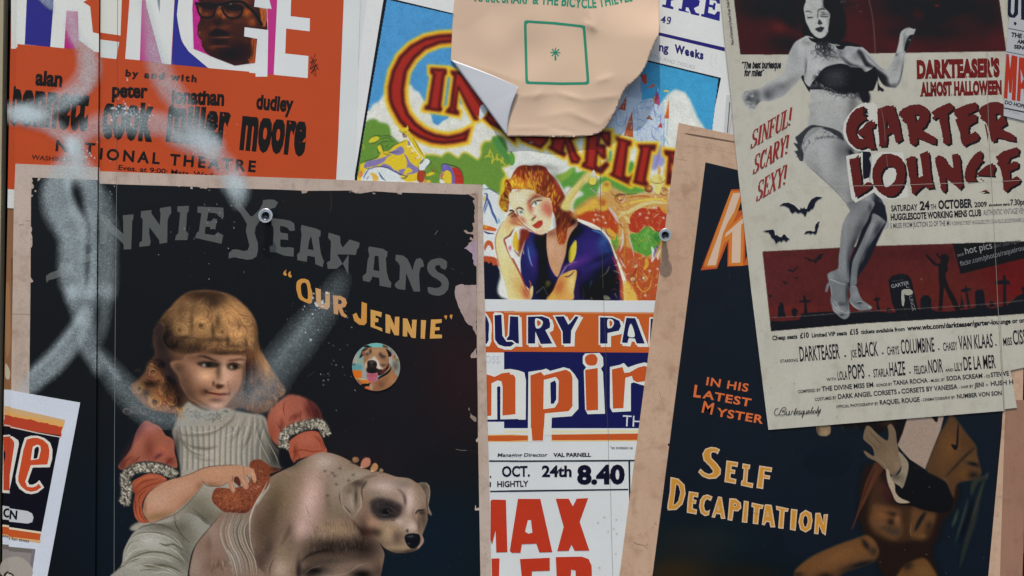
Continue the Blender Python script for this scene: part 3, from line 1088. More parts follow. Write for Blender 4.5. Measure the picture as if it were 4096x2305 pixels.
# torn margin: pinkish paper over the edge of the dark print
q = Ink(GL, 8)
raw()
MG = 'bba99c'
q.poly('69 657 400 671 402 686 402 738 398 722 136 712 131 790 129 1152 124 1562 121 1700 110 2360 60 2360 48 1560 58 1152 62 830', MG)
top = np.array([[402, 686], [1928, 740], [1905, 775], [1859, 779], [1610, 771], [1600, 776], [1588, 772], [1500, 766], [1440, 775], [1420, 770], [1405, 763], [1235, 764], [1220, 772], [1208, 763], [1110, 759], [1024, 757], [830, 752], [828, 757], [790, 748], [402, 736]], dtype=float)
q.poly(top.ravel(), MG)
q.poly('1904 740 1928 740 1934 1000 1966 2360 1923 2360 1912 1728 1906 1000', MG)
crop(1, 1)
q.poly('2130 505 2230 505 2225 1240 2195 1220 2185 1190 2200 1190 2180 1130 2172 1080 2130 1055 2092 1052 2120 1035 2165 985 2180 975 2150 960 2160 935 2185 960 2190 915 2150 905 2120 905 2090 875 2110 865 2140 890 2170 890 2190 850 2175 800 2200 790 2195 720 2205 650 2190 600 2180 575 2205 555 2170 530', 'a58f83', jag=4)
q.poly('2175 985 2222 980 2225 1230 2195 1200 2172 1100 2092 1052', 'a893a0', jag=4)
crop(1, 2)
q.poly('2010 -18 2050 -35 2120 -30 2222 -30 2222 480 2185 420 2180 385 2140 370 2100 320 2060 240 2030 160 2008 100 2000 40', 'aa9793', jag=4)
q.poly('2222 600 2222 700 2165 705 2158 685 2190 640', 'ad9a94', jag=4)
q.poly('2140 1200 2150 1215 2165 1270 2215 1300 2220 1340 2200 1345 2155 1300 2160 1270', '8f8075', jag=4)
crop(1, 3)
q.poly('2240 30 2212 75 2218 100 2240 95', 'b5a397', jag=4)
q.poly('2205 730 2215 765 2245 755 2250 785 2205 785', 'b5a397', jag=3)
q.line('2010 170 2060 180 2118 182', '7a6f68', 5); q.line('2118 185 2235 192', '2d2a2b', 4)
crop(1, 1)
for s_ in ('455 480 480 470 520 475 515 492 470 500', '940 480 1040 490 1045 502 1010 500 985 490 945 490', '1170 490 1205 495 1200 508 1180 505', '1420 490 1470 495 1465 512 1430 508'):
    q.poly(s_, 'a59286', jag=3)
crop(0, 1)
for s_ in ('1920 430 1945 440 1938 458 1920 450', '2010 428 2040 432 2038 450 2020 448', '1795 425 1815 428 1808 436'):
    q.poly(s_, 'b8a699', jag=2)
for s_ in ('330 360 350 370 340 400 360 430 345 460 330 440', '400 345 430 350 410 372 395 380', '365 470 385 470 380 490 366 485', '335 510 350 520 340 540 330 530'):
    q.poly(s_, 'b0a08e', jag=3)
q.poly('322 820 340 850 330 900 342 960 338 1040 322 1050 330 980 325 900', 'b5a590', jag=3)
q.poly('322 1330 335 1355 355 1385 325 1400', 'b5a59a', jag=4)
for sp in ('275 775 320 780', '205 830 225 815 262 820'):
    q.line(sp, '6d5c55', 5)
crop(0, 2)
q.line('145 262 318 265', '7a6a62', 5)
crop(1, 1)
q.line('2228 520 2232 1440', '8e7a6e', 5)
crop(1, 2)
q.line('2222 0 2225 700 2240 1449', '95847a', 4)
q.line('2225 45 2300 40', '8e7d72', 3); q.line('2232 840 2320 832', '8e7d72', 3)
crop(1, 1)
q.line('1905 470 1910 495', '6d5c55', 5)
q.line('750 480 760 600 748 690', '3a3938', 4)
q.line('1830 870 1800 915', '6c6c6c', 5); q.line('1960 1250 2000 1268', '4a4644', 4)
q.build('torn_margin', gp, mat=M['grubby'])
q = Ink(GL, 60)
raw()
q.line('469 690 464 1152 460 1729 458 2310', '7c807f', 1.5, sm=0)
q.build('seam_line', gp)

# title
q = Ink(GL, 8)
GY = '565957'
crop(0, 1)
q.poly('940 860 945 1000 870 1010 872 960', GY); q.poly('858 1110 945 1105 945 1165 865 1200', GY)
q.poly('480 1330 520 1300 600 1270 625 1200 660 1190 650 1320 560 1360 510 1370 485 1398', GY)
q.poly('1010 700 1060 720 1180 850 1245 905 1245 790 1240 720 1348 710 1345 760 1335 775 1325 1060 1250 1062 1248 1010 1180 940 1080 860 1075 1000 1010 1010', GY)
at(160, 760, 4.025)
q.poly('1632 345 1800 325 1802 380 1935 570 1950 380 1935 340 1938 295 2112 268 2122 375 2085 420 2060 500 2055 850 1930 868 1925 810 1770 600 1762 700 1790 830 1775 900 1605 918 1608 850 1650 820 1662 480 1630 440', GY)
q.poly('2218 268 2402 258 2400 350 2375 368 2355 660 2398 710 2380 808 2180 810 2195 740 2235 690 2262 370 2218 350', GY)
crop(0, 1)
q.poly('1992 630 2250 643 2257 735 2210 735 2180 700 2100 690 2085 775 2125 780 2150 752 2188 758 2170 862 2135 850 2110 835 2070 835 2065 905 2160 920 2195 890 2250 918 2232 1006 1965 945 1985 893 2005 880 2030 700 1990 690', GY)
at(840, 760, 4.025)
q.poly('390 240 510 210 560 300 660 430 700 420 800 320 850 230 860 165 960 155 1040 160 1100 205 1050 290 960 310 900 400 790 520 740 600 725 700 775 860 778 980 755 1070 690 1115 600 1125 500 1105 400 1085 305 1105 310 1020 370 960 450 960 540 985 610 975 640 900 610 780 582 660 600 550 500 380 400 270', GY, sm=0)
q.poly('990 450 1080 465 1180 475 1300 500 1358 540 1372 655 1290 662 1260 620 1200 590 1135 580 1130 660 1150 690 1258 705 1262 810 1200 800 1135 800 1135 900 1150 920 1230 930 1260 920 1355 935 1350 1075 1200 1060 1080 1010 970 1000 965 905 1015 900 1030 700 1025 600 1000 570', GY)
q.poly('1480 565 1530 580 1700 620 1785 660 1782 750 1755 760 1770 900 1795 1050 1838 1150 1815 1245 1700 1195 1690 1080 1570 1060 1562 1160 1410 1130 1408 1040 1450 1000 1480 720 1465 630', GY, holes=('1632 740 1672 970 1580 955 1600 820',))
q.poly('1915 690 2095 745 2105 860 2140 930 2190 870 2250 800 2412 850 2400 930 2370 960 2350 1050 2350 1150 2345 1260 2400 1320 2385 1400 2230 1360 2235 1040 2140 1190 2050 1040 2040 960 2050 1020 2040 1270 1900 1270 1885 1170 1940 1140 1950 830 1905 770', GY)
at(1400, 900, 3.0208)
q.poly('232 262 300 272 400 290 455 325 450 380 435 400 445 560 470 660 502 700 495 760 360 735 355 640 270 625 262 660 235 692 160 675 155 620 200 580 215 420 235 380 220 300', GY, holes=('300 375 345 375 358 560 285 545',))
q.poly('555 360 640 370 695 410 735 490 755 555 780 460 800 415 850 400 880 430 898 500 850 520 835 600 848 805 770 805 680 580 670 785 580 775 545 745 545 710 600 660 605 500 590 460 550 430', GY)
q.poly('1175 450 1172 510 1150 545 1100 520 1090 490 1060 485 1030 500 1030 530 1060 570 1130 600 1180 650 1198 710 1185 780 1140 835 1080 857 1010 850 960 830 940 800 940 750 985 755 1040 765 1090 750 1112 720 1100 690 1060 660 990 620 945 570 932 510 945 460 980 425 1040 405 1100 402 1150 425', GY, sm=0)
q.build('letter', gp, each=True)

q = Ink(GL, 8)
OJ = 'c98f45'
at(840, 760, 4.025)
q.poly('1235 1285 1200 1310 1182 1345 1195 1375 1235 1385 1238 1350 1220 1330', OJ); q.poly('1305 1310 1270 1330 1262 1380 1280 1405 1312 1412 1318 1380 1298 1355', OJ)
crop(1, 2)
q.poly('415 -60 450 -88 500 -90 540 -60 555 0 570 60 568 130 545 158 480 135 440 110 420 60 408 0', OJ, holes=('460 -40 500 -50 520 0 522 110 470 85 455 20',), sm=1)
q.poly('600 0 655 15 655 140 675 160 700 155 700 35 745 45 745 190 720 218 660 205 620 180 610 150', 'c99a62')
q.poly('775 75 850 80 900 105 918 150 900 190 868 200 885 250 920 280 905 302 860 280 830 210 828 268 785 260', 'c38f5c', holes=('828 115 860 125 868 150 850 165 828 160',))
q.poly('1065 140 1118 158 1115 350 1090 375 1040 370 990 330 975 270 1012 250 1035 300 1060 315', OJ)
q.poly('1155 218 1268 245 1262 295 1205 275 1205 300 1235 310 1230 345 1195 345 1200 380 1268 405 1275 438 1155 390', 'cd9b53')
q.poly('1305 262 1350 275 1395 380 1400 290 1445 290 1440 478 1395 475 1355 400 1350 460 1305 450', 'cd9a55')
q.poly('1480 305 1525 310 1568 420 1572 320 1618 320 1608 505 1565 500 1525 430 1522 490 1478 485', 'cd9a55')
q.poly('1662 322 1712 326 1700 512 1658 508', 'cd9a55')
q.poly('1762 318 1870 315 1868 350 1805 360 1805 395 1848 395 1848 425 1800 428 1798 468 1872 470 1872 505 1750 510 1752 480', 'cf9b52')
q.poly('1900 275 1925 280 1915 320 1895 290', OJ); q.poly('1955 268 1980 270 1968 318 1950 290', OJ)
q.build('gold_letter', gp, each=True)

def scuffs(lev, n0, parent, x0, x1, y0, y1, n, colr):
    """pin-prick scuffs in dark print"""
    q = Ink(lev, n0)
    raw()
    for _ in range(n):
        x, y = rng.uniform(x0, x1), rng.uniform(y0, y1)
        r_ = rng.uniform(0.7, 1.7)
        q.poly([x - r_, y, x, y - r_, x + r_, y, x, y + r_ * rng.uniform(1, 3)], colr)
    for _ in range(n // 8):
        x, y = rng.uniform(x0, x1), rng.uniform(y0, y1)
        q.line([x, y, x + rng.normal(0, 18), y + rng.normal(0, 30)], colr, 0.9)
    o = q.build('scuff_marks', parent)
    o['kind'] = 'stuff'
scuffs(GL, 70, gp, 480, 1880, 780, 2290, 150, '4a4c4e')
# ------------------------------------------------------------------ the printed girl and dog
A = Art(442.5, 1150, 1795, 2325, 2.5)
dark_ground(A)
SA = (440, 1140, 2.8622); SB = (440, 1600, 2.8622); SL = (440, 1890, 3.481); SD = (1000, 1760, 2.66); SF = (660, 1400, 5.578)
# hair behind the face
at(*SA)
hair_spec = '1060 65 1220 75 1380 120 1500 200 1620 330 1680 470 1690 620 1720 740 1790 850 1880 990 1960 1120 2015 1190 1990 1260 1930 1300 1880 1400 1700 1470 1500 1400 1350 1450 900 1450 780 1470 560 1449 440 1400 330 1320 260 1230 240 1150 320 1090 400 1000 440 900 520 800 500 650 520 500 600 380 700 270 780 170 900 90'
A.solid(hair_spec, '6b4a35', soft=16)
A.B(600, 650, 120, 260, '231c1f', 0.95)
A.B(540, 480, 90, 160, '2a2222', 0.8)
A.B(720, 1080, 90, 260, '1f1c1e', 0.95, rot=-20)
A.B(800, 1250, 90, 130, '2b1f1d', 0.9)
A.B(620, 900, 130, 120, '2a2020', 0.9)
A.clip = None
# apron and dress
at(*SB)
A.solid('900 20 1000 60 1300 80 1440 120 1600 150 1760 180 1820 300 1850 480 1960 620 2000 770 1700 760 1860 900 1900 1000 1700 1200 1600 1300 1200 1420 1100 1449 300 1500 320 1400 700 1300 810 900 780 600 720 380 740 300 800 150', 'a09889', soft=6)
A.B(1150, 620, 260, 260, 'b7ab99', 0.9)
A.B(950, 520, 140, 120, '8f8c7a', 0.7); A.B(1000, 1200, 200, 140, '78725f', 0.9); A.B(1100, 1350, 240, 120, '5f594a', 0.8)
A.B(1750, 620, 160, 240, '6b675c', 0.8); A.B(1900, 640, 90, 200, '2a2826', 0.9); A.B(770, 560, 40, 200, '2d2a28', 0.8)
for x in range(830, 1700, 62):
    x2 = x + (x - 1250) * 0.10
    A.L([x2 + 10, 300, x, 520, x - 3, 800], '6d716f', 18, soft=5, a=0.7, taper=0)
    A.L([x2 + 36, 300, x + 27, 520, x + 24, 800], 'beb29e', 16, soft=4, a=0.55, taper=0)
for sp, c_, w_ in (('740 350 850 400 1000 405 1150 385 1300 310 1400 230', '605a4b', 20), ('900 520 1000 545 1120 555 1245 530', '4f4a3e', 24), ('780 420 880 520 900 545', '5b5648', 30),
                   ('820 480 950 600 1080 640', '6c6656', 22), ('940 640 1050 680 1200 690', '6c6a62', 18), ('1440 130 1400 230 1280 320', '5c584c', 16), ('1560 170 1500 330 1380 480', '5b574c', 15),
                   ('1640 180 1620 380 1520 560', '45423a', 17), ('1690 170 1700 330 1740 500 1840 740', '3c3a35', 16), ('1740 200 1780 330 1850 500 1960 740', '33312e', 20), ('1590 760 1640 700 1720 690', '544d42', 14),
                   ('1220 1400 1260 1330 1300 1270', '4b463b', 10), ('950 1230 1050 1330 1160 1420', '3c382f', 12), ('930 1200 1000 1250 1080 1300', '8b867a', 9), ('740 1290 750 1380 780 1449', '413d34', 14)):
    A.L(sp, c_, w_, soft=6, a=0.75)
for sp in ('1490 200 1430 360 1300 420', '1600 180 1580 330 1500 470', '1700 420 1760 560 1840 720', '1660 200 1660 400 1640 560', '1830 500 1900 640 1940 740', '870 330 1000 370 1180 350 1290 290', '860 500 960 580 1050 610'):
    A.L(sp, 'c6bba6', 12, soft=4, a=0.6)
for _ in range(230):      # lace collar
    t = rng.random()
    x, y = 880 + 560 * t, 70 + 130 * math.sin(math.pi * (0.15 + 0.75 * t)) + rng.normal(0, 26)
    A.L([x, y, x + rng.normal(0, 16), y + rng.normal(0, 12), x + rng.normal(0, 26), y + rng.normal(0, 18)], ('c0b8a4', '4e4a42', '8b8778', 'a59e8e', '6f746f')[rng.integers(5)], 8, a=0.75)
A.clip = None
# skirt over the knees
at(*SL)
A.solid('380 800 500 720 800 690 950 650 1100 560 1400 740 1300 860 1180 1030 1120 1200 1080 1449 1060 1500 0 1500 0 1440 160 1290 200 1080 300 880', '979387', soft=5)
A.B(560, 960, 260, 140, 'b8b4a9', 0.95); A.B(420, 1300, 260, 120, 'a8a498', 0.9); A.B(1000, 800, 160, 200, '6a6557', 0.9); A.B(1050, 1150, 130, 260, '5f5b4f', 0.8); A.B(700, 1290, 240, 60, '6b6858', 0.8); A.B(260, 1150, 70, 130, 'aca799', 0.7)
A.B(750, 760, 250, 60, '5c5648', 0.7); A.B(1150, 900, 100, 120, '77715f', 0.6)
for sp, c_, w_ in (('380 800 480 745 640 720 800 750 950 850 1050 960', '5b5649', 26), ('300 900 420 840 620 830 800 870 960 960 1080 1060', '6d6859', 20), ('690 980 780 1010 900 1000 1010 1080', '55513f', 26),
                   ('190 1260 350 1170 520 1110 720 1110 900 1170 1020 1260', '58543f', 26), ('180 1300 300 1230 420 1190', '3f3b33', 18), ('440 1280 560 1300 760 1290 900 1330 1000 1390', '57533f', 30),
                   ('420 1360 560 1350 700 1365', '47433a', 11), ('220 1080 300 980 420 930', '6a665a', 16), ('900 620 920 720 1000 860 1120 980', '3e3a31', 16), ('1120 500 1220 590 1330 690 1400 730', '39352d', 14),
                   ('0 1449 60 1390 150 1320 200 1290', '3f3b35', 14), ('240 1210 400 1110 560 1070', '7b776a', 14)):
    A.L(sp, c_, w_, soft=6, a=0.8)
for sp in ('330 900 480 850 640 855 850 930 1000 1040', '200 1230 330 1090 520 1040', '210 1290 380 1190 640 1170 880 1240', '360 1330 520 1280 800 1340 980 1449', '420 980 560 930 700 940', '240 1130 290 1010 380 940', '700 1040 850 1060 980 1150 1050 1240', '600 1400 760 1380 900 1420', '860 880 960 960 1010 1040'):
    A.L(sp, 'c9c4b2', 13, soft=4, a=0.65)
A.clip_to('380 800 500 720 800 690 950 650 1100 560 1400 740 1300 860 1180 1030 1120 1200 1080 1449 0 1449 160 1290 200 1080 300 880')
A.hair(240, '100 1400 300 850 600 740 1000 800 1100 1400', ['c4c0ae', '5c5848', '8d8977', 'a9a594'], 5, 110, lambda x, y: 8 if x < 600 else 38, spread=14, a=0.4)
A.clip = None
# left sleeve
at(*SB)
A.solid('420 235 500 270 580 310 640 400 700 430 740 480 745 600 770 700 760 780 600 720 400 700 250 740 150 800 100 760 150 680 240 560 300 380 360 280', '9b5a46', soft=5)
A.B(450, 320, 110, 80, 'a8665c', 0.9); A.B(460, 560, 70, 120, '743a2e', 0.85); A.B(590, 600, 90, 90, 'b4614a', 0.7); A.B(170, 720, 70, 80, '8a3f2c', 0.7)
A.B(560, 640, 60, 30, '5e3038', 0.8, rot=-30); A.B(270, 700, 50, 60, '7b3a2c', 0.7); A.B(690, 700, 60, 50, '6e2f26', 0.8); A.B(320, 500, 60, 130, 'aa6753', 0.7, rot=20)
A.B(320, 330, 70, 120, '5d3f48', 0.8, rot=25)
for sp in ('160 790 190 700 260 640', '300 740 310 680 360 640', '520 690 540 650 600 620', '640 760 680 690 740 660'):
    A.L(sp, '5f2a22', 14, soft=5, a=0.7)
A.clip = None
A.F('110 760 140 640 240 480 300 380 250 540 170 680 150 800', '3a2226', soft=20, a=0.7)
# lower sleeve below the ruffle
A.solid('260 940 330 890 450 840 560 850 640 890 650 920 560 970 480 1030 400 1120 370 1220 400 1340 450 1400 350 1400 290 1330 270 1200 290 1080 260 1030', 'a05239', soft=4)
A.B(500, 880, 120, 30, 'b36247', 0.8); A.B(330, 1330, 40, 60, 'b4573a', 0.8); A.B(300, 1050, 40, 60, '8a3c28', 0.7)
for sp in ('290 1010 400 930 560 900', '300 1090 420 990 600 930', '330 1180 350 1090 420 1030', '300 1150 300 1260 350 1380', '345 1200 350 1300 400 1380'):
    A.L(sp, '6b2a1d', 13, soft=4, a=0.7)
for sp in ('280 970 380 900 500 870', '320 1240 330 1320 380 1390', '600 890 645 905'):
    A.L(sp, 'c8714b', 10, soft=4, a=0.7)
A.clip = None
def ruffle(path, wdt, n, seed_cols=('d5ccb4', '312c28', 'a19a86', 'c2b9a2', '5f5a50', 'e2dac4')):
    p = spline(P(path), False, 10)
    sv = TR[0]; raw()
    A.put(A.mask(ribbon(p, wdt, 0), 2), '57524a')
    g = np.gradient(p, axis=0); g /= np.linalg.norm(g, axis=1, keepdims=True)
    for _ in range(n):
        i = rng.integers(len(p))
        nrm = np.array([-g[i, 1], g[i, 0]])
        o = rng.uniform(-0.42, 0.42) * wdt
        c0 = p[i] + nrm * o
        A.L(np.array([c0, c0 + nrm * rng.normal(0, wdt * 0.08) + g[i] * rng.normal(0, wdt * 0.1), c0 + nrm * rng.normal(0, wdt * 0.10) + g[i] * rng.normal(0, wdt * 0.12)]), seed_cols[rng.integers(len(seed_cols))], rng.uniform(2.5, 5), a=0.85)
    TR[0] = sv
ruffle('150 1180 190 1100 190 1000 180 890 260 800 400 770 560 780 680 820 760 870', 42, 620)
ruffle('180 1200 200 1130 210 1040 200 930', 34, 160)
A.B(260, 1130, 30, 90, '22201f', 0.7)
# right sleeve
A.solid('1880 60 1960 0 2050 -60 2160 -50 2260 -10 2360 60 2420 170 2400 260 2250 250 2120 280 2020 340 1990 440 1960 540 1870 470 1820 360 1800 240 1830 120', 'a15a47', soft=6)
A.B(1960, 130, 90, 150, 'b96a52', 0.8); A.B(2280, 120, 50, 120, '5c2a24', 0.9, rot=-15); A.B(2380, 150, 50, 100, '3f1c1d', 0.9); A.B(2130, 190, 70, 30, '6d3428', 0.8, rot=-40); A.B(1970, 290, 30, 80, '74382a', 0.8); A.B(1860, 380, 50, 110, '94472f', 0.7)
for sp in ('2000 20 1990 100 2000 180', '2050 240 2080 190 2130 160', '2230 80 2290 150 2300 230', '1900 250 1960 350 1970 480', '2200 250 2180 190 2200 120'):
    A.L(sp, '64291f', 12, soft=5, a=0.7)
A.clip = None
A.F('2260 -10 2360 60 2420 170 2410 260 2330 230 2310 130', '451f1f', soft=14, a=0.75)
A.solid('2060 470 2150 400 2250 360 2370 360 2420 420 2460 520 2480 600 2300 640 2150 680 2100 720 2060 620 2040 540', 'a75840', soft=4)
A.B(2250, 450, 130, 80, 'b56650', 0.8); A.B(2130, 600, 30, 80, '7c3422', 0.8)
for sp in ('2060 600 2200 570 2330 590 2460 570', '2380 420 2430 480 2465 570', '2100 700 2120 600 2110 520', '2330 400 2400 470 2440 560', '2180 690 2160 620'):
    A.L(sp, '702a1b', 12, soft=4, a=0.7)
A.clip = None
ruffle('2000 560 1990 480 2010 400 2080 340 2200 300 2320 270 2400 270 2450 320 2480 400', 40, 520)
A.F('1960 540 2040 600 2060 660 2110 730 2060 780 1960 770 1930 650', '16181c', soft=8)
# brush
A.solid('1600 740 1640 690 1720 680 1790 720 1850 760 1960 790 1880 830 1830 850 1840 900 1800 1000 1700 1120 1640 1230 1560 1300 1450 1310 1330 1290 1230 1220 1170 1140 1190 1040 1250 1000 1400 1010 1600 940', '7a402b', soft=5)
A.B(1400, 1120, 160, 120, 'a15a3a', 0.8); A.B(1650, 1000, 100, 130, '8e4e38', 0.7); A.B(1900, 790, 60, 30, '3a2723', 0.9); A.B(1500, 1280, 160, 30, '4a2420', 0.8)
A.hair(900, '1180 1150 1250 1000 1600 930 1650 720 1800 800 1800 1000 1600 1290 1350 1290', ['bf7450', '4e261d', 'a25a3c', '61321f', 'c98460', '3c1f1b'], 8, 32, lambda x, y: (x * 7 + y * 13) % 360, spread=60, a=0.8)
A.clip = None
# forearm and hand
A.solid('380 1260 400 1150 470 1040 560 970 700 910 850 870 1000 810 1100 770 1250 755 1400 745 1560 760 1650 800 1680 900 1660 950 1630 900 1600 850 1570 870 1590 980 1570 1020 1530 1000 1500 920 1470 880 1430 900 1410 950 1430 1040 1400 1050 1370 1000 1340 950 1250 980 1160 980 1090 950 1060 980 980 1070 900 1150 800 1240 700 1310 560 1370 470 1400 410 1340', 'b88769', soft=4)
A.B(560, 1150, 180, 130, 'c49a80', 0.9); A.B(800, 1000, 250, 70, 'c09478', 0.9, rot=-20); A.B(1250, 830, 200, 50, 'c49270', 0.8)
A.B(560, 1330, 220, 50, '8a6b48', 0.8, rot=-12); A.B(900, 1140, 180, 40, '9a6c52', 0.7, rot=-38); A.B(1150, 960, 120, 25, '8a5f45', 0.7); A.B(1030, 1000, 50, 70, '8c5f48', 0.6)
A.B(400, 1230, 25, 110, '7d5c45', 0.6); A.B(1640, 850, 25, 60, 'd09a70', 0.5)
A.clip = None
for sp, w_ in (('1060 910 1090 960 1160 985 1280 980 1350 940', 10), ('1410 860 1400 930 1380 960', 9), ('1490 870 1510 940 1530 1000', 9), ('1560 850 1600 900 1600 960', 8), ('700 910 900 855 1070 780 1250 750 1500 740', 8), ('380 1260 400 1140 470 1040 600 960', 8), ('1650 800 1685 880 1680 950', 7), ('410 1340 470 1405 560 1380 760 1300 900 1180 1060 990', 7)):
    A.L(sp, '3f2c22', w_, soft=2, a=0.8)
A.F('1470 880 1510 860 1560 900 1590 980 1570 1020 1530 1000', 'b58569', soft=3)
A.F('1360 960 1400 930 1425 980 1440 1040 1410 1058 1375 1010', 'b58365', soft=3)
A.F('1430 880 1470 880 1500 940 1490 990 1450 960 1420 930', '5a2f24', soft=5)
for sp in ('1500 890 1540 940 1560 1000', '1390 950 1410 1000 1420 1040', '1620 820 1650 870 1660 930'):
    A.L(sp, 'd2a184', 12, soft=5, a=0.6)
# face
at(*SF)
A.solid('130 300 230 250 400 230 500 90 750 90 1000 110 1300 110 1800 150 1800 350 1770 560 1720 760 1620 930 1480 1110 1350 1250 1200 1330 1050 1330 900 1290 720 1190 560 1060 450 930 370 780 310 560 230 480', 'b28265', soft=14)
A.B(300, 330, 200, 110, '8a5f43', 0.8); A.B(500, 750, 220, 330, '94684e', 0.85, rot=-20); A.B(650, 200, 260, 90, '93664f', 0.7)
A.B(900, 570, 230, 150, 'cc9c79', 0.95); A.B(880, 500, 150, 70, 'c99c76', 0.5); A.B(1450, 560, 200, 160, 'c89a82', 0.85); A.B(1320, 400, 60, 160, 'c7a287', 0.95)
A.B(1600, 800, 90, 200, 'a77558', 0.6, rot=20); A.B(1150, 1240, 170, 60, 'cb9c84', 0.9); A.B(820, 950, 220, 180, '8b5f48', 0.85, rot=15); A.B(700, 1080, 180, 100, 'a17657', 0.6)
A.B(1200, 520, 70, 190, '8d6b4e', 0.75, rot=-8); A.B(1230, 440, 50, 120, '8d6b50', 0.6)
A.B(960, 1090, 90, 50, 'b5896a', 0.7); A.B(1150, 1110, 160, 55, '80563f', 0.85); A.B(1300, 900, 120, 50, 'c4917a', 0.7); A.B(1330, 700, 80, 90, 'c79e86', 0.8)
A.B(1200, 690, 80, 50, 'b98f74', 0.8)
# brows, eyes
A.L('720 140 820 130 930 155 1050 210 1190 250', '3f281f', 48, soft=14, a=0.9)
A.L('850 140 980 190 1150 240', '352119', 22, soft=8, a=0.8)
A.L('1400 240 1520 235 1650 215 1800 215', '3f271d', 44, soft=14, a=0.85)
A.B(950, 300, 250, 60, '4a3226', 0.8, rot=5); A.B(1080, 320, 150, 70, '3b2a20', 0.75); A.B(1500, 320, 130, 40, '4a3324', 0.7)
A.F('720 300 850 260 1000 270 1150 300 1220 340 1150 380 1000 400 850 380 760 340', '2c221d', soft=14, a=0.85)
A.B(880, 340, 45, 40, 'b3a99d', 0.95); A.B(985, 335, 55, 50, '121212', 0.95); A.B(1100, 330, 60, 40, '3d3a2f', 0.7)
A.B(960, 420, 170, 30, 'a57a50', 0.6)
A.F('1380 370 1450 310 1560 300 1640 340 1760 380 1640 420 1560 450 1450 440', '3a2c22', soft=14, a=0.85)
A.B(1580, 370, 55, 55, '151312', 0.95); A.B(1490, 385, 32, 36, 'a99d8c', 0.9); A.B(1690, 375, 45, 25, '8f8358', 0.7); A.B(1700, 270, 100, 30, 'b99a80', 0.6)
A.L('1390 350 1480 300 1600 300 1720 350', '2a1c14', 22, soft=8, a=0.8)
# nose and mouth
A.F('1130 780 1180 760 1250 760 1330 780 1300 820 1240 860 1190 870 1150 840', '402619', soft=18, a=0.9)
A.B(1090, 740, 35, 60, '6d4b38', 0.7); A.B(1280, 740, 70, 30, 'c8a290', 0.7); A.B(1410, 740, 25, 50, '916852', 0.6)
A.L('930 920 1000 960 1120 970 1220 1000 1330 995 1440 985', '3a1f18', 34, soft=10, a=0.95)
A.B(930, 930, 50, 45, '5b3426', 0.8); A.B(1440, 975, 30, 40, '5b3a28', 0.7)
A.F('1000 970 1120 960 1220 970 1320 960 1420 985 1320 1010 1200 1010 1080 990', '63301f', soft=12, a=0.75)
A.F('1060 1020 1200 1030 1330 1020 1300 1070 1200 1090 1110 1070', 'ac6d55', soft=18, a=0.85)
A.B(1300, 1080, 70, 35, 'bf7e66', 0.6); A.B(1200, 940, 140, 20, 'b98463', 0.6)
A.F('960 930 1080 945 1200 965 1330 960 1440 980 1330 1000 1200 1010 1080 990', '6e3526', soft=10, a=0.8)
A.Ms((400, 720, 260, 420, 0.66), (800, 150, 520, 100, 0.72), (1190, 470, 50, 190, 0.72), (560, 1010, 190, 180, 0.68), (1770, 500, 70, 330, 0.72), (930, 590, 170, 110, 1.14), (1370, 600, 110, 180, 1.12), (1180, 1240, 150, 50, 1.1), (1150, 1120, 150, 40, 0.82), (900, 930, 110, 90, 0.66), (1000, 300, 260, 60, 0.8), (1560, 320, 160, 50, 0.8), (300, 420, 140, 120, 0.7), (1450, 900, 50, 130, 0.85), (1090, 760, 34, 60, 0.75), (1230, 830, 110, 40, 0.8), (1050, 860, 60, 60, 0.9), (1600, 1000, 80, 150, 0.85), (820, 1180, 260, 50, 0.75, 28))
A.grain(0.012); A.clip = None
A.L('480 1090 620 1180 760 1260 900 1320 1020 1340', '2c2421', 40, soft=14, a=0.8)
A.L('1800 200 1800 350 1770 560 1720 760 1640 920', '3a2820', 34, soft=12, a=0.8)
# hair in front
at(*SA)
fringe = '1060 65 1220 75 1380 120 1500 200 1620 330 1680 470 1690 620 1710 740 1640 760 1540 790 1400 790 1250 800 1120 760 1000 770 880 800 750 780 640 700 600 600 640 500 590 420 620 340 700 260 780 170 900 90'
A.solid(fringe, '8d6643', soft=12)
A.B(1100, 130, 260, 60, '6a4632', 0.9); A.B(1200, 180, 120, 60, '4a3628', 0.8); A.B(1400, 330, 190, 160, 'a87b4b', 0.8); A.B(1080, 480, 220, 150, 'a97e4e', 0.9)
A.B(1450, 560, 200, 130, 'b07f52', 0.85); A.B(850, 400, 170, 150, '98714a', 0.7); A.B(760, 660, 170, 90, '452f2a', 0.9); A.B(1180, 720, 200, 50, '583a2c', 0.8); A.B(850, 560, 120, 60, 'a47a4c', 0.6)
A.B(650, 580, 90, 120, '3a2a28', 0.8); A.B(1550, 760, 130, 40, '5f3527', 0.7); A.B(930, 740, 120, 50, '3c2822', 0.8)
HC = ['c79a5f', '6b4630', 'b98755', '8a5f3e', '55382a', 'd0a56c', '9c6f45']
def radial(cx, cy):
    X0, Y0 = cx, cy
    def f(x, y):
        return math.degrees(math.atan2(y - Y0, x - X0))
    return f
c0 = P('1180 60')[0]
A.hair(900, '1060 65 1380 120 1620 330 1680 560 1500 460 1200 420 900 420 720 520 640 400 780 170', HC, 6, 110, radial(c0[0], c0[1]), spread=10, a=0.55)
A.hair(900, '700 330 900 280 1400 300 1620 400 1680 600 1500 700 1100 720 800 680 640 560', HC, 6, 60, lambda x, y: 90 + 60 * math.sin(x / 13.0) + 50 * math.sin(y / 17.0 + x / 31.0), spread=25, a=0.45)
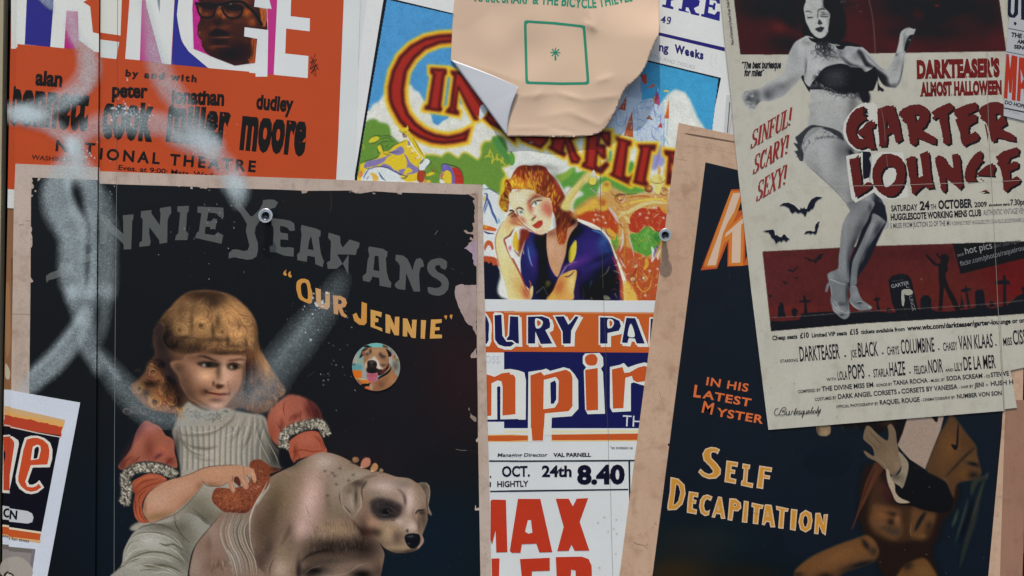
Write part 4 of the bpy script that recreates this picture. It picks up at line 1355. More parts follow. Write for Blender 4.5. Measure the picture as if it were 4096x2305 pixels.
for cx, cy, r in ((1060, 470, 115), (1270, 530, 90), (800, 510, 85), (1480, 560, 110), (1620, 600, 80), (1180, 660, 85), (950, 640, 75), (1400, 400, 110), (900, 380, 100), (1560, 400, 90), (1350, 680, 80), (1500, 690, 70), (700, 640, 60), (820, 700, 60), (640, 430, 40), (1060, 330, 110), (1260, 320, 100)):
    c_ = P([cx, cy])[0]
    sv = TR[0]; raw()
    A.B(c_[0], c_[1], r / 2.9 * 0.6, r / 2.9 * 0.6, 'b68a55', 0.4)
    A.curl(c_[0], c_[1], r / 2.8622, HC, w=3.2, a=0.5, n=10, squash=rng.uniform(0.6, 1.1), rot=rng.uniform(0, 180))
    TR[0] = sv
A.hair(260, '880 780 1250 790 1540 780 1690 740 1690 600 1300 640 900 640 650 690', ['b9855a', '5a382a', '8e5f42', '45291f', 'c9955f'], 6, 80, 95, spread=28, a=0.6)
A.Ms((620, 560, 120, 280, 0.3), (760, 700, 160, 90, 0.4), (1080, 105, 330, 70, 0.5), (1200, 210, 110, 70, 0.6), (1200, 630, 230, 36, 0.6), (1250, 785, 380, 40, 0.45), (1450, 560, 130, 100, 1.28), (1420, 340, 170, 110, 1.22), (1060, 400, 110, 60, 1.2), (1690, 560, 40, 220, 0.55),
     (1240, 420, 34, 100, 0.6), (940, 430, 28, 130, 0.62), (1185, 530, 24, 80, 0.55), (1350, 640, 26, 80, 0.6), (1560, 660, 24, 90, 0.6), (1480, 470, 20, 60, 0.7), (1045, 465, 30, 26, 0.45), (1290, 540, 22, 24, 0.6), (800, 520, 26, 22, 0.6), (870, 600, 90, 24, 0.6), (1420, 700, 110, 26, 0.7), (980, 250, 60, 120, 0.8), (820, 300, 80, 120, 0.75), (1000, 700, 120, 60, 0.6))
A.clip = None
# ringlets left of the face
A.clip_to('440 880 540 840 640 900 620 1000 760 1100 790 1250 850 1400 780 1470 560 1449 440 1400 330 1320 250 1240 230 1150 320 1100 400 1100 440 1010')
A.B(520, 1050, 110, 120, '7a4a36', 0.8); A.B(340, 1180, 90, 80, '93703a', 0.9); A.B(540, 1330, 150, 110, 'a06c3e', 0.95); A.B(700, 1280, 80, 130, '844a30', 0.8); A.B(680, 1050, 50, 110, '38241f', 0.7); A.B(450, 1120, 80, 50, '2c2020', 0.6)
for cx, cy, r in ((520, 1330, 110), (540, 1340, 75), (340, 1190, 80), (500, 1010, 90), (620, 1180, 90), (700, 1300, 100), (620, 1390, 80), (420, 1320, 60), (560, 1090, 80), (700, 1400, 70), (480, 920, 50)):
    c_ = P([cx, cy])[0]
    sv = TR[0]; raw()
    A.curl(c_[0], c_[1], r / 2.8622, ['c08a4e', '6a3d29', 'a5693f', '4a2c22', 'cfa062', '8c5236'], w=3.4, a=0.55, n=11, squash=rng.uniform(0.6, 1.0), rot=rng.uniform(0, 180))
    TR[0] = sv
A.hair(420, '440 880 600 860 720 1080 800 1400 560 1449 260 1240 400 1100', ['b87f48', '5e3524', '96603a', '3f261f', 'c99a5c'], 6, 60, lambda x, y: 60 + 50 * math.sin(x / 11.0) + 50 * math.sin(y / 15.0), spread=22, a=0.5)
A.Ms((700, 1080, 60, 200, 0.35), (480, 1130, 120, 40, 0.5), (620, 900, 120, 90, 0.4), (520, 1335, 40, 32, 0.4), (340, 1185, 24, 20, 0.5), (780, 1300, 50, 160, 0.5), (560, 1330, 120, 90, 1.15), (420, 1240, 40, 60, 0.5), (650, 1230, 40, 80, 0.6))
A.clip = None
A.L('760 1400 790 1449 800 1500', 'c08d45', 40, soft=10, a=0.6)
A.hair(60, '740 1380 850 1380 860 1520 740 1520', ['c58f45', '8a5a2e', 'd8a85c'], 6, 70, 80, a=0.7)
# hair right of the face
A.clip_to('1600 760 1720 740 1790 850 1880 990 1960 1120 2020 1190 1990 1260 1930 1300 1880 1400 1700 1470 1500 1400 1460 1300 1530 1160 1560 1000 1560 850')
A.B(1640, 1000, 80, 200, '6a3c28', 0.9); A.B(1770, 900, 60, 160, 'a87434', 0.9, rot=-25); A.B(1840, 1050, 70, 100, '9a7040', 0.8); A.B(1700, 1280, 170, 130, '6e5a55', 0.9); A.B(1860, 1180, 110, 110, '70605c', 0.85); A.B(1560, 1050, 30, 200, '33221c', 0.8)
A.B(1600, 1180, 60, 60, '5c382a', 0.8)
c0 = P('1600 600')[0]
A.hair(420, '1600 760 1720 740 1880 990 1990 1200 1900 1380 1560 1400 1560 1000', ['c2863e', '6b4226', 'a8733a', '4f3124', 'd29d58', '7d625a'], 6, 100, radial(c0[0], c0[1]), spread=14, a=0.6)
for cx, cy, r in ((1720, 1240, 90), (1860, 1320, 80), (1640, 1340, 80), (1840, 1160, 70), (1970, 1210, 40), (1780, 1400, 80), (1930, 1260, 50), (1600, 1240, 50)):
    c_ = P([cx, cy])[0]
    sv = TR[0]; raw()
    A.curl(c_[0], c_[1], r / 2.8622, ['a08a78', '4a4048', '8a6a50', 'b09a80', '5c5560', 'a87848'], w=3, a=0.5, n=11, squash=rng.uniform(0.6, 1.0), rot=rng.uniform(0, 180))
    TR[0] = sv
A.Ms((1570, 1050, 40, 220, 0.35), (1640, 960, 50, 120, 0.6), (1700, 1130, 40, 60, 0.6), (1800, 930, 40, 120, 1.25), (1600, 1200, 60, 60, 0.5), (1760, 1300, 60, 40, 0.7), (1900, 1380, 60, 50, 0.7), (1860, 1200, 30, 40, 0.7))
A.clip = None
at(*SA)
A.clip = None
A.hair(420, '560 240 800 100 1100 30 1400 100 1600 280 1720 600 1900 960 2040 1180 1980 1330 1880 1300 1700 900 1640 600 1500 300 1100 110 800 220 640 420 500 700 460 620', HC, 4, 56, lambda x, y: 60 + 60 * math.sin(x / 23.0) + 40 * math.sin(y / 19.0), spread=30, a=0.3)
A.hair(300, '430 860 640 880 600 1000 420 1080 340 1200 360 1400 560 1470 780 1400 840 1520 400 1500 180 1300 220 1120', ['a0703f', '6a4128', 'b98448', '4a2e22'], 4, 50, lambda x, y: 80 + 70 * math.sin(x / 17.0) + 40 * math.sin(y / 13.0), spread=30, a=0.4)
for cx, cy, r in ((290, 1425, 70), (200, 1450, 50), (400, 1440, 60)):
    c_ = P([cx, cy])[0]
    sv = TR[0]; raw()
    A.curl(c_[0], c_[1], r / 2.8622, ['8a7a78', '4a4046', 'a08c80', '5c4a48'], w=3, a=0.5, n=10, squash=0.8, rot=20)
    TR[0] = sv
# ---- dog
at(*SD)
body = '220 400 340 330 470 270 520 230 620 180 720 140 820 130 960 170 1060 220 1140 270 1270 320 1420 345 1560 390 1700 410 1790 460 1870 450 1910 500 1915 600 1900 700 1935 790 1890 780 1890 850 1860 940 1835 1010 1840 1080 1790 1160 1700 1190 1560 1200 1440 1150 1380 1090 1430 1200 1420 1300 1390 1449 1380 1510 -220 1510 -150 1449 -220 1380 -180 1200 -80 1030 50 760 130 620 210 500'
A.solid(body, '8f7561', soft=5)
A.B(640, 650, 150, 360, 'b99a8e', 0.98, rot=14); A.B(560, 950, 130, 150, 'b3948a', 0.85, rot=18); A.B(800, 240, 160, 110, 'ab9a8c', 0.85)
A.B(300, 650, 170, 260, '806a51', 0.9, rot=12); A.B(150, 950, 170, 250, '735c4a', 0.9); A.B(330, 950, 110, 150, '7b6455', 0.7); A.B(480, 260, 100, 60, '6b5f4e', 0.8, rot=-20)
A.B(980, 500, 140, 220, '9b8f7e', 0.8); A.B(920, 760, 100, 140, '7a6c58', 0.8); A.B(1150, 370, 170, 60, 'a39a86', 0.7); A.B(960, 950, 160, 100, 'a08567', 0.85)
A.B(830, 1130, 220, 90, '3c302b', 0.9); A.B(1150, 1150, 230, 130, '372c2b', 0.9); A.B(1250, 950, 90, 130, '48302c', 0.85); A.B(620, 1200, 120, 140, '5d4c40', 0.8); A.B(420, 1180, 150, 160, '84705c', 0.85)
A.B(880, 1290, 260, 60, '453b33', 0.85); A.B(1100, 1340, 220, 60, '7a6558', 0.7); A.B(700, 1400, 180, 70, '1d1b1d', 0.95); A.B(800, 1440, 260, 50, '8a7768', 0.6); A.B(250, 760, 60, 220, '6e5740', 0.6, rot=12); A.B(420, 420, 90, 60, '7d6a52', 0.6); A.B(700, 980, 40, 60, '7d675a', 0.5); A.L('430 900 400 1000 330 1120', '5a463a', 40, soft=16, a=0.5)
A.B(1200, 1430, 130, 60, '1f1b1c', 0.95); A.B(1350, 1380, 70, 110, '6b5248', 0.8); A.B(320, 1380, 110, 120, '9a8878', 0.8); A.B(100, 1300, 120, 160, '55423a', 0.9); A.B(520, 1380, 30, 120, '241f20', 0.85)
A.B(-100, 1250, 110, 170, '94806f', 0.7); A.B(-60, 1100, 100, 130, 'a48e80', 0.7)
A.B(1100, 1200, 120, 30, '77604f', 0.6); A.B(200, 1150, 60, 130, '3f322c', 0.6, rot=20)
def fur(x, y):
    return 95 + 25 * math.sin(x / 90.0) + 15 * math.sin(y / 70.0)
A.hair(2600, '250 420 480 280 720 160 960 190 1120 320 1000 520 1000 780 1200 900 1250 1100 700 1449 0 1449 -50 1100 120 700', ['c0aa98', '6d5b49', 'a08b76', '584a3c', 'b49c88', '8b7560'], 4, 26, fur, spread=22, a=0.42)
A.hair(380, '750 850 1150 880 1250 1060 1100 1160 600 1180 640 980', ['c5a884', '4b3a2e', '9c8060', '2e2622'], 5, 60, 92, spread=12, a=0.55)
A.L('540 1300 620 1230 760 1180 900 1170', '2b2422', 26, soft=10, a=0.8)
A.L('560 1449 640 1370 760 1330', 'a08a76', 10, soft=4, a=0.6)
A.L('760 1440 900 1440 1040 1410 1150 1340 1260 1300', '9b8777', 14, soft=5, a=0.7)
A.L('210 1449 220 1350 260 1250', '3a302b', 12, soft=5, a=0.6)
for x, y in ((920, 470), (905, 380), (825, 590), (960, 300), (1100, 370), (880, 350), (1050, 430), (800, 330)):
    A.B(x, y, 18, 14, '544a42', 0.8)
A.clip = None
# leg/haunch stripes of the near thigh
at(*SL)
A.solid('1560 560 1900 560 2040 420 2000 700 1980 900 2000 1100 2060 1300 2100 1449 1300 1449 1120 1449 1140 1200 1200 1010 1300 860 1440 720', '8b7262', soft=4)
A.B(1420, 850, 110, 180, '9b8273', 0.9, rot=10); A.B(1300, 1050, 110, 130, '8a6f5e', 0.8); A.B(1200, 1300, 110, 200, '9c8678', 0.9); A.B(1480, 1300, 180, 120, '75594a', 0.9); A.B(1380, 1000, 50, 130, '6b5344', 0.6)
A.B(1800, 800, 150, 250, '7d7466', 0.9, rot=-8); A.B(1750, 1200, 120, 250, '7a6e64', 0.8, rot=-15)
for k in range(46):
    x0 = rng.uniform(1560, 1960); b = (1960 - x0) * 0.15
    A.L([x0 + 40, 590 + rng.uniform(-20, 60), x0 - 30, 800, x0 + 10, 1000, x0 + 110, 1200, x0 + 150, 1420], ('d6cdbd', '4a4035', 'aca08d', 'c5bba8', '6b5f50')[k % 5], rng.uniform(5, 12), soft=2, a=0.55)
A.hair(120, '1400 1200 1700 1200 1700 1330 1400 1330', ['cbb79c', '3f3027'], 5, 80, 90, spread=8, a=0.5)
A.clip = None
A.L('2200 120 2120 280 2020 450 1960 620 1950 800 1970 1000 2020 1150', 'cfc4b4', 20, soft=4, a=0.85)
A.L('1980 700 1960 850 1990 1020 2060 1250', '5c4a3d', 9, soft=3, a=0.6)
A.L('1640 1060 1720 1200 1780 1449', 'd0c6b6', 18, soft=4, a=0.7)
A.L('1570 560 1460 680 1330 840 1200 1010 1140 1200 1100 1449', '2f2925', 12, soft=4, a=0.7)
# dog's head
at(*SD)
A.clip_to('1200 600 1180 500 1260 430 1420 345 1560 390 1700 410 1860 640 1890 700 1890 850 1860 940 1835 1010 1840 1080 1790 1160 1700 1190 1560 1200 1440 1150 1330 1040 1220 1020 1150 900 1180 760')
A.B(1430, 500, 200, 110, 'b09a90', 0.95); A.B(1690, 640, 110, 170, 'b59f94', 0.95, rot=-15); A.B(1300, 880, 120, 110, 'a07c66', 0.9); A.B(1600, 860, 120, 90, 'b09a8a', 0.9)
A.B(1460, 980, 130, 100, 'a98f6e', 0.9); A.B(1560, 1150, 160, 45, 'a58d6c', 0.9); A.B(1560, 1030, 70, 90, '7a6353', 0.85); A.B(1780, 720, 50, 80, '9b8372', 0.7); A.B(1850, 830, 50, 120, '75604f', 0.9)
A.B(1720, 930, 80, 60, 'b9a598', 0.9); A.B(1240, 980, 90, 40, '6a433a', 0.8); A.B(1330, 980, 60, 40, '5b463a', 0.8, rot=30); A.B(1340, 560, 90, 40, '7d7264', 0.7); A.B(1820, 560, 50, 110, '8d7c6c', 0.7, rot=-20)
A.B(1630, 480, 80, 60, 'a89488', 0.6); A.B(1640, 440, 120, 30, '7d7262', 0.5)
A.F('1290 640 1380 610 1480 630 1560 660 1620 700 1610 760 1550 830 1460 850 1370 840 1300 780 1280 700', '2c2829', soft=18, a=0.9)
A.B(1560, 760, 70, 60, '4b3a38', 0.7); A.B(1450, 760, 70, 40, '131315', 0.9); A.L('1380 790 1440 800 1500 800', '6e655e', 8, soft=3, a=0.6); A.B(1490, 770, 10, 8, '9a938c', 0.7)
A.L('1560 510 1620 560 1655 640 1655 690', '5a3f37', 20, soft=7, a=0.8)
A.L('1760 790 1790 750 1870 740', '2f2622', 22, soft=5, a=0.9); A.B(1830, 770, 40, 25, '2f2724', 0.8); A.L('1740 720 1740 800 1790 900 1820 980', '6b5546', 18, soft=8, a=0.7)
A.L('1500 860 1540 850 1530 830', '463730', 10, soft=4, a=0.8); A.L('1500 880 1500 980 1520 1080', '8c7460', 14, soft=8, a=0.5)
A.hair(700, '1200 500 1500 420 1800 600 1800 900 1600 1180 1300 1000', ['c6b2a0', '7f6c5c', 'a28d7b'], 4, 22, 100, spread=40, a=0.35)
A.clip = None
A.solid('1645 1040 1670 1000 1740 990 1800 1005 1815 1060 1800 1110 1760 1150 1710 1150 1670 1110', '14171c', soft=4)
A.B(1710, 1025, 40, 14, '4b4a50', 0.8); A.B(1690, 1100, 12, 8, '55606a', 0.7); A.clip = None
A.B(1675, 965, 14, 18, '26211f', 0.9)
A.L('1830 1010 1840 1080 1790 1150', 'b08d86', 20, soft=5, a=0.8)
A.F('1700 1160 1790 1150 1740 1190 1560 1205 1500 1190 1600 1190', '2a2626', soft=8, a=0.7)
A.L('1420 1140 1480 1200 1560 1215', '2d2523', 10, soft=4, a=0.7)
# ears
A.solid('975 560 1000 500 1080 450 1160 420 1250 430 1230 500 1190 540 1190 700 1160 760 1095 845 1040 780 990 720 970 640', '8f7c6a', soft=4)
A.B(1150, 460, 90, 50, '4a3b33', 0.9); A.B(1060, 540, 50, 40, '665848', 0.7); A.B(1080, 660, 50, 80, '9f8c7c', 0.8); A.B(1130, 600, 20, 100, '3c322c', 0.8)
A.L('1185 520 1185 640 1180 710 1100 830', 'b09c84', 14, soft=3, a=0.9); A.L('985 560 975 640 1000 720 1060 790 1100 840', 'ab9783', 11, soft=3, a=0.8); A.L('1010 700 1050 750 1080 780', '403830', 12, soft=4, a=0.8)
A.L('1070 560 1080 660 1100 740', 'c2b09e', 7, soft=2, a=0.6); A.clip = None
A.L('1245 430 1200 500 1190 560 1200 640', '322824', 14, soft=4, a=0.8); A.L('960 540 955 620 985 700', '3f362f', 9, soft=3, a=0.8)
A.L('1170 420 1260 390 1350 370', '5b4c40', 22, soft=8, a=0.7); A.L('1090 850 1130 900 1180 960 1200 1020', '3d2a26', 26, soft=10, a=0.6)
A.solid('1790 460 1860 450 1905 480 1915 560 1905 640 1895 700 1935 790 1910 790 1875 690 1870 600 1840 520', '6f6152', soft=4)
A.L('1870 455 1908 500 1912 600 1895 690 1925 785', 'a39582', 12, soft=3, a=0.9); A.B(1850, 510, 30, 40, '4a3f36', 0.7); A.clip = None
A.L('1880 600 1885 700 1895 790', '2e2623', 9, soft=3, a=0.7)
A.clip_to(body)
A.Ms((240, 720, 140, 330, 0.81, 10), (130, 1020, 150, 260, 0.81), (450, 230, 120, 50, 0.81, -20), (700, 1260, 150, 120, 0.79), (980, 1110, 340, 80, 0.69), (1200, 960, 60, 150, 0.69), (1060, 850, 110, 110, 0.88), (880, 1190, 260, 60, 0.69), (1260, 1200, 170, 140, 0.69), (1120, 1320, 150, 40, 1.06), (640, 600, 100, 330, 1.13, 12), (520, 970, 80, 130, 1.10, 18), (330, 1360, 80, 90, 1.15), (640, 1430, 110, 50, 0.57), (1200, 1430, 130, 50, 0.57), (700, 1390, 60, 30, 0.57), (440, 1000, 70, 160, 0.84), (830, 640, 40, 180, 0.88), (790, 230, 110, 70, 1.09), (1380, 1400, 60, 90, 0.75))
A.clip_to('1200 600 1180 500 1260 430 1420 345 1560 390 1700 410 1860 640 1890 700 1890 850 1860 940 1835 1010 1840 1080 1790 1160 1700 1190 1560 1200 1440 1150 1330 1040 1220 1020 1150 900 1180 760')
A.Ms((1420, 500, 150, 70, 1.11), (1700, 640, 60, 150, 1.13), (1730, 900, 50, 60, 1.11), (1250, 980, 110, 50, 0.72), (1575, 1035, 60, 70, 0.81), (1850, 850, 40, 130, 0.75), (1800, 900, 20, 110, 0.75), (1500, 1000, 50, 70, 1.09), (1640, 480, 90, 30, 0.84), (1650, 650, 20, 80, 0.72), (1560, 1180, 150, 26, 0.75), (1240, 700, 50, 160, 0.91), (1320, 870, 120, 30, 1.06), (1370, 980, 60, 50, 0.75), (1590, 870, 40, 50, 1.09), (1560, 790, 60, 50, 0.81))
A.L('1370 700 1450 680 1540 720 1600 770', '191718', 16, soft=6, a=0.8); A.L('1370 800 1440 815 1520 800 1560 820', '1c1919', 12, soft=4, a=0.8); A.B(1455, 762, 40, 26, '0e0e10', 0.9); A.B(1470, 752, 8, 6, '8a8580', 0.8)
A.clip = None
# fingers on the dog's back
for sp, c_ in (('1090 200 1110 180 1150 185 1160 220 1130 240 1100 235', '8b6448'), ('1180 260 1200 210 1240 185 1280 200 1280 260 1240 290 1190 295', 'b97a62'), ('1285 300 1310 255 1340 245 1365 280 1350 320 1310 340 1285 330', 'b68457'), ('1375 320 1400 300 1420 320 1410 340 1385 340', '8b7a5c')):
    A.F(sp, '2b201c', soft=6); A.F(sp, c_, soft=3)
A.B(1185, 290, 14, 9, 'dcbcae', 0.9); A.B(1302, 330, 14, 10, 'e0ccb4', 0.9); A.B(1115, 200, 14, 10, 'c79a70', 0.8)
A.L('1060 240 1110 250 1170 270', '3a2c25', 14, soft=5, a=0.7); A.L('1160 190 1220 180 1275 190', '4b2b22', 8, soft=3, a=0.7)
# litho grain over the figures
A.clip = None
A.grain(0.035); A.tex(9, 0.03)
A.build('printed_girl_and_dog', gp, GL, n=6)
# ------------------------------------------------------------------ the pantomime picture
A = Art(1412, -10, 2896, 1208, 2.75, 'dcdfd6')
raw()
A.clip = None
mk = A.mask(P('1551 -10 1551 2 1813 62 2871 318 2847 521 2700 1202 1952 1196 1380 1190 1429 721 1451 576'), 0)
PM = np.zeros((A.h, A.w), dtype=np.float32); PM[mk[1]] = mk[0]
A.B(1700, 250, 1, 1, 'ffffff', 0)
BLU = '4c94c8'
A.F('1380 -40 2960 -40 2960 260 2560 330 2100 560 1800 500 1500 520 1440 600 1380 600', BLU, sm=0)
A.F('2000 250 2200 200 2500 300 2500 480 2300 560 2050 480', 'dcdfd6', soft=30)
A.F('2560 200 2960 300 2880 560 2838 545 2790 470 2760 400 2740 370 2700 358 2670 378 2640 420 2600 440 2560 470 2500 440', '419cc9', sm=0, soft=3)
crop(1, 0)
A.F('1100 1130 1140 1110 1180 1050 1240 1020 1300 930 1500 860 1560 850 1590 905 1640 930 1690 1010 1730 1090 1770 1180 1780 1230 1830 1260 1880 1215 1930 1190 1990 1120 2040 1040 2080 1050 2300 1000 2576 1400 2576 1600 1000 1600', 'dcddd2', soft=8, sm=0)
A.F('1310 880 1350 900 1500 960 1480 1400 1300 1300', 'dcddd2', soft=8)
A.F('1770 1175 1800 1150 1920 1160 1935 1190 1880 1215 1830 1262 1785 1235', '4b97cb', soft=5, sm=0)
A.F('1060 1440 1090 1100 1120 1130 1150 1120 1200 1200', 'dcddd2', soft=4)
A.tex(60, 0.03)
A.clip = PM * 0.4; A.tex(30, 0.03); A.tex(14, 0.03, 50); A.clip = None
GRN = '5c9339'
at(1400, 380, 3.815)
A.F('230 440 250 410 330 368 400 375 450 415 560 440 610 500 640 640 720 700 760 800 500 1100 100 1300 100 1000', '669038', soft=10)
A.F('1130 960 1200 905 1300 905 1400 930 1450 880 1520 870 1650 950 1700 890 1760 868 1830 900 1950 975 1990 900 1990 790 2040 710 2150 690 2200 630 2330 640 2400 800 2400 880 2510 920 2500 1010 2420 1090 2330 1120 2390 1240 2330 1449 2300 1600 1700 1560 1200 1560', 'ddc63a', soft=22)
A.F('1140 985 1200 925 1300 925 1400 950 1450 900 1520 890 1650 970 1700 910 1760 888 1830 920 1950 995 2005 900 2010 800 2060 725 2150 710 2200 650 2330 660 2390 800 2400 900 2490 935 2480 1000 2400 1080 2310 1110 2370 1240 2310 1449 2280 1600 1700 1560 1200 1560', '6a9139', soft=9)
A.F('2180 640 2330 650 2390 800 2400 900 2490 940 2440 1060 2300 900 2190 720', '4f8a45', soft=14)
for sp in ('2100 940 2130 880 2140 820', '2160 1050 2180 960 2150 860', '2250 1020 2240 930 2260 900', '2380 1080 2300 1000 2220 960', '2050 960 2110 930 2160 960', '2300 1060 2330 980 2310 950', '2240 980 2180 1000 2170 1060'):
    A.L(sp, 'd2c23c', 26, soft=6, a=0.75)
crop(2, 1)
A.F('-20 80 10 95 28 150 20 205 -20 210', '5f9b3d', soft=5)
A.F('430 340 530 290 610 235 640 250 650 290 760 260 770 330 820 400 900 330 1000 300 1100 380 1230 400 1350 440 1420 460 1280 500 1180 520 1000 440 900 400 860 500 850 620 740 640 620 660 640 560 720 500 560 430 500 470', '5c9a40', soft=8)
A.F('430 330 530 290 610 240 600 300 500 380 450 360', 'a9b845', soft=14, a=0.6)
A.F('1170 200 1210 175 1240 240 1200 320 1160 300', '4f9440', soft=6); A.F('950 130 1000 60 1005 200 960 260', '5a9a44', soft=8)
# castle
at(2040, 260, 3.626)
A.F('1880 150 1640 380 1500 700 1370 950 1480 1000 1530 1060 1800 1100 1850 1140 2120 1180 2200 1300 2240 1200 2240 600 2200 580 2050 480 1910 520 1900 200', 'bdcbd8', soft=6, sm=0)
A.F('1660 380 1900 180 1910 500 1700 460', 'a6b6c8', soft=10, sm=0)
for sp, c_ in (('1690 455 1575 645 1672 662', 'b5502c'), ('1772 670 1650 1025 1785 1055', 'b55a2c'), ('1895 125 1940 150 1975 130 1985 270 1950 280 1920 240', 'c2402a'), ('2302 510 2238 772 2305 782', 'cf5a22'),
               ('2130 390 2080 510 2100 560 2170 590 2170 480', 'a9456a'), ('2185 835 2145 905 2215 915', 'b83c3a'), ('2025 730 1975 780 2070 800', '8a5438'), ('2000 340 2060 285 2120 295 2050 330', 'c4502e')):
    A.F(sp, '6a4468', soft=7, sm=0); A.F(sp, c_, soft=5, sm=0)
A.L('2300 530 2280 640 2250 760', 'e0a52c', 14, soft=4); A.L('2115 420 2090 500 2110 540', 'dcae35', 14, soft=4); A.L('1670 980 1700 860 1740 760', 'c9853a', 14, soft=5, a=0.7)
A.L('2225 390 2260 378 2310 390', 'e2c436', 24, soft=5); A.L('1990 340 2050 310 2110 290', 'd7702c', 12, soft=3)
A.L('2140 330 2120 400 2110 460', '3f66b4', 10, soft=3); A.L('2145 330 2145 400', 'dfe6ee', 12, soft=3)
for _ in range(120):
    x, y = rng.uniform(1480, 2230), rng.uniform(520, 1180)
    if rng.random() < 0.55:
        dx, dy = rng.normal(0, 6), rng.uniform(30, 130)
    else:
        dx, dy = rng.uniform(25, 90), rng.normal(-10, 16)
    A.L([x, y, x + dx * 0.5 + rng.normal(0, 5), y + dy * 0.5, x + dx, y + dy], ('4e8fc0', '5c6fb0', '7b6aa8', 'eef2f6', '7fb0d2', 'e8eef2', '6f9fc6')[rng.integers(7)], rng.uniform(6, 13), soft=3, a=0.6)
for sp in ('1830 590 1920 540 2040 500', '1840 650 1940 620 2040 610', '1840 590 1840 660', '1790 760 1900 800 1970 830', '1850 1060 1860 900 1990 960', '2240 780 2230 1000 2230 1200', '2290 780 2280 900 2270 1040', '1540 740 1550 860 1640 880 1650 680', '2250 1060 2230 1160', '2250 1060 2310 1180', '2060 880 2100 920 2180 980', '2050 640 2120 700 2180 760'):
    A.L(sp, '5a94c2', 11, soft=3, a=0.75)
for sp in ('2070 560 2100 700 2110 760', '2160 560 2140 640', '2190 700 2180 820', '1700 700 1660 900', '1900 200 1900 420', '2050 960 2080 1060 2160 1100'):
    A.L(sp, '5b5ca4', 14, soft=5, a=0.7)
crop(2, 1)
A.F('1410 60 1500 20 1560 80 1530 200 1440 260 1400 250', '8a86c0', soft=16, a=0.8)
A.L('1440 20 1470 120 1440 240', '6f66ae', 22, soft=8, a=0.6); A.F('1540 260 1600 240 1600 400 1550 380', '8b3fa0', soft=8); A.F('1560 290 1600 280 1600 340', 'c05080', soft=6)
for x0 in (1180, 1000, 1100, 960, 640):
    A.L([x0, 20, x0 - 5, 100, x0 - 8, 190], '5aa0cc', 12, soft=4, a=0.6)
# pumpkin-house letters: yellow halo, orange rim, dark line, red face
def halo(spec, hole=None, gy=17, w=6.0, c='a52a1e'):
    p = P(spec)
    for g, c_, so in ((gy + 4, 'e3c42c', 6), (gy * 0.62, 'd9822c', 5), (3.5, '45100f', 2.5), (-w - 2.5, c, 2.5)):
        q = grow(p, g)
        cov = A.mask(q, so)
        if cov is None:
            continue
        A.put(cov, c_)
raw()
halo('1813 140 1755 143 1700 155 1644 185 1600 229 1571 286 1557 350 1559 398 1568 427 1599 485 1631 519 1675 548 1728 569 1775 574 1819 570 1863 561 1877 519 1846 537 1793 549 1741 541 1701 524 1662 495 1631 456 1615 411 1612 358 1624 286 1656 235 1700 195 1759 172 1830 166 1860 150')
crop(1, 0)
halo('1765 695 1920 705 1915 742 1890 750 1850 1075 1868 1100 1860 1117 1705 1095 1712 1072 1740 1065 1790 750 1765 735', gy=13, w=4)
halo('1970 722 2080 735 2140 800 2210 900 2330 1010 2300 1100 2230 1200 2200 1200 2120 1050 2035 880 2005 1105 2035 1130 2030 1150 1920 1127 1930 1108 1960 1080 2000 765 1975 745', gy=13, w=4)
halo('2380 1060 2600 1330 2600 1420 2490 1310 2360 1245 2300 1190 2325 1180', gy=13, w=4)
A.F('2255 1080 2300 1050 2330 1090 2300 1160 2250 1200', 'cfd8da', soft=4)
crop(2, 1)
halo('60 -110 400 -120 361 -46 292 38 257 24 105 -39', gy=12, w=4)
halo('410 -120 604 -120 620 -60 584 -46 646 107 695 169 688 190 600 185 535 -30 507 79 535 107 521 121 375 38 389 24 405 15', gy=12, w=4)
halo('764 -100 882 -115 986 -115 979 17 958 10 889 -94 861 12 930 17 937 142 917 142 857 79 840 225 880 250 950 190 968 212 900 292 710 225 718 195 742 190', gy=12, w=4)
halo('1055 -60 1194 -18 1187 12 1160 12 1122 330 1180 352 1225 308 1248 330 1192 407 993 310 1018 288 1075 -8', gy=12, w=4)
halo('1277 17 1440 17 1430 62 1395 48 1335 370 1362 400 1355 422 1228 385 1238 360 1300 62', gy=12, w=4)
halo('1541 72 1645 86 1650 250 1605 160 1590 250 1610 400 1560 400 1585 120 1545 102', gy=12, w=4)
A.F('170 -15 200 -25 215 -10 190 0', '9aa0a0', soft=3, a=0.6)
# trumpeter
at(1400, 380, 3.815)
YL = 'dfc12f'
A.F('150 1130 160 1060 300 1010 430 960 470 880 600 850 700 760 860 680 900 760 980 780 1090 950 1060 1060 1050 1160 1030 1300 880 1330 820 1300 760 1300 700 1200 500 1130 300 1140 220 1200 150 1330 100 1340', YL, soft=5)
VI = '7f74a8'
for sp in ('210 1100 260 1020 430 980 600 920 640 910 560 960 520 1020 400 1080 250 1110', '600 880 700 830 760 790 800 800 830 860 800 900 720 920 650 900', '830 900 880 960 930 1040 1040 1120 1050 1160 980 1200 900 1210 820 1200 860 1120 870 1020', '520 1050 640 1100 740 1180 800 1190 780 1230 620 1180 480 1100', '880 700 930 740 900 770', '650 960 690 980 660 1000', '740 1150 830 1130 850 1190 790 1200'):
    A.F(sp, 'b9a9b8', soft=7); A.F(sp, VI, soft=6, a=0.9)
A.F('630 1000 690 930 790 930 850 980 860 1060 790 1130 690 1150 630 1090', 'ddc22d', soft=5)
A.F('820 1180 880 1110 940 1140 950 1170 880 1200 830 1210', 'ddc22d', soft=4)
A.F('230 1170 300 1120 430 1100 560 1120 680 1160 780 1260 800 1310 760 1340 200 1340', 'd8dedc', soft=5)
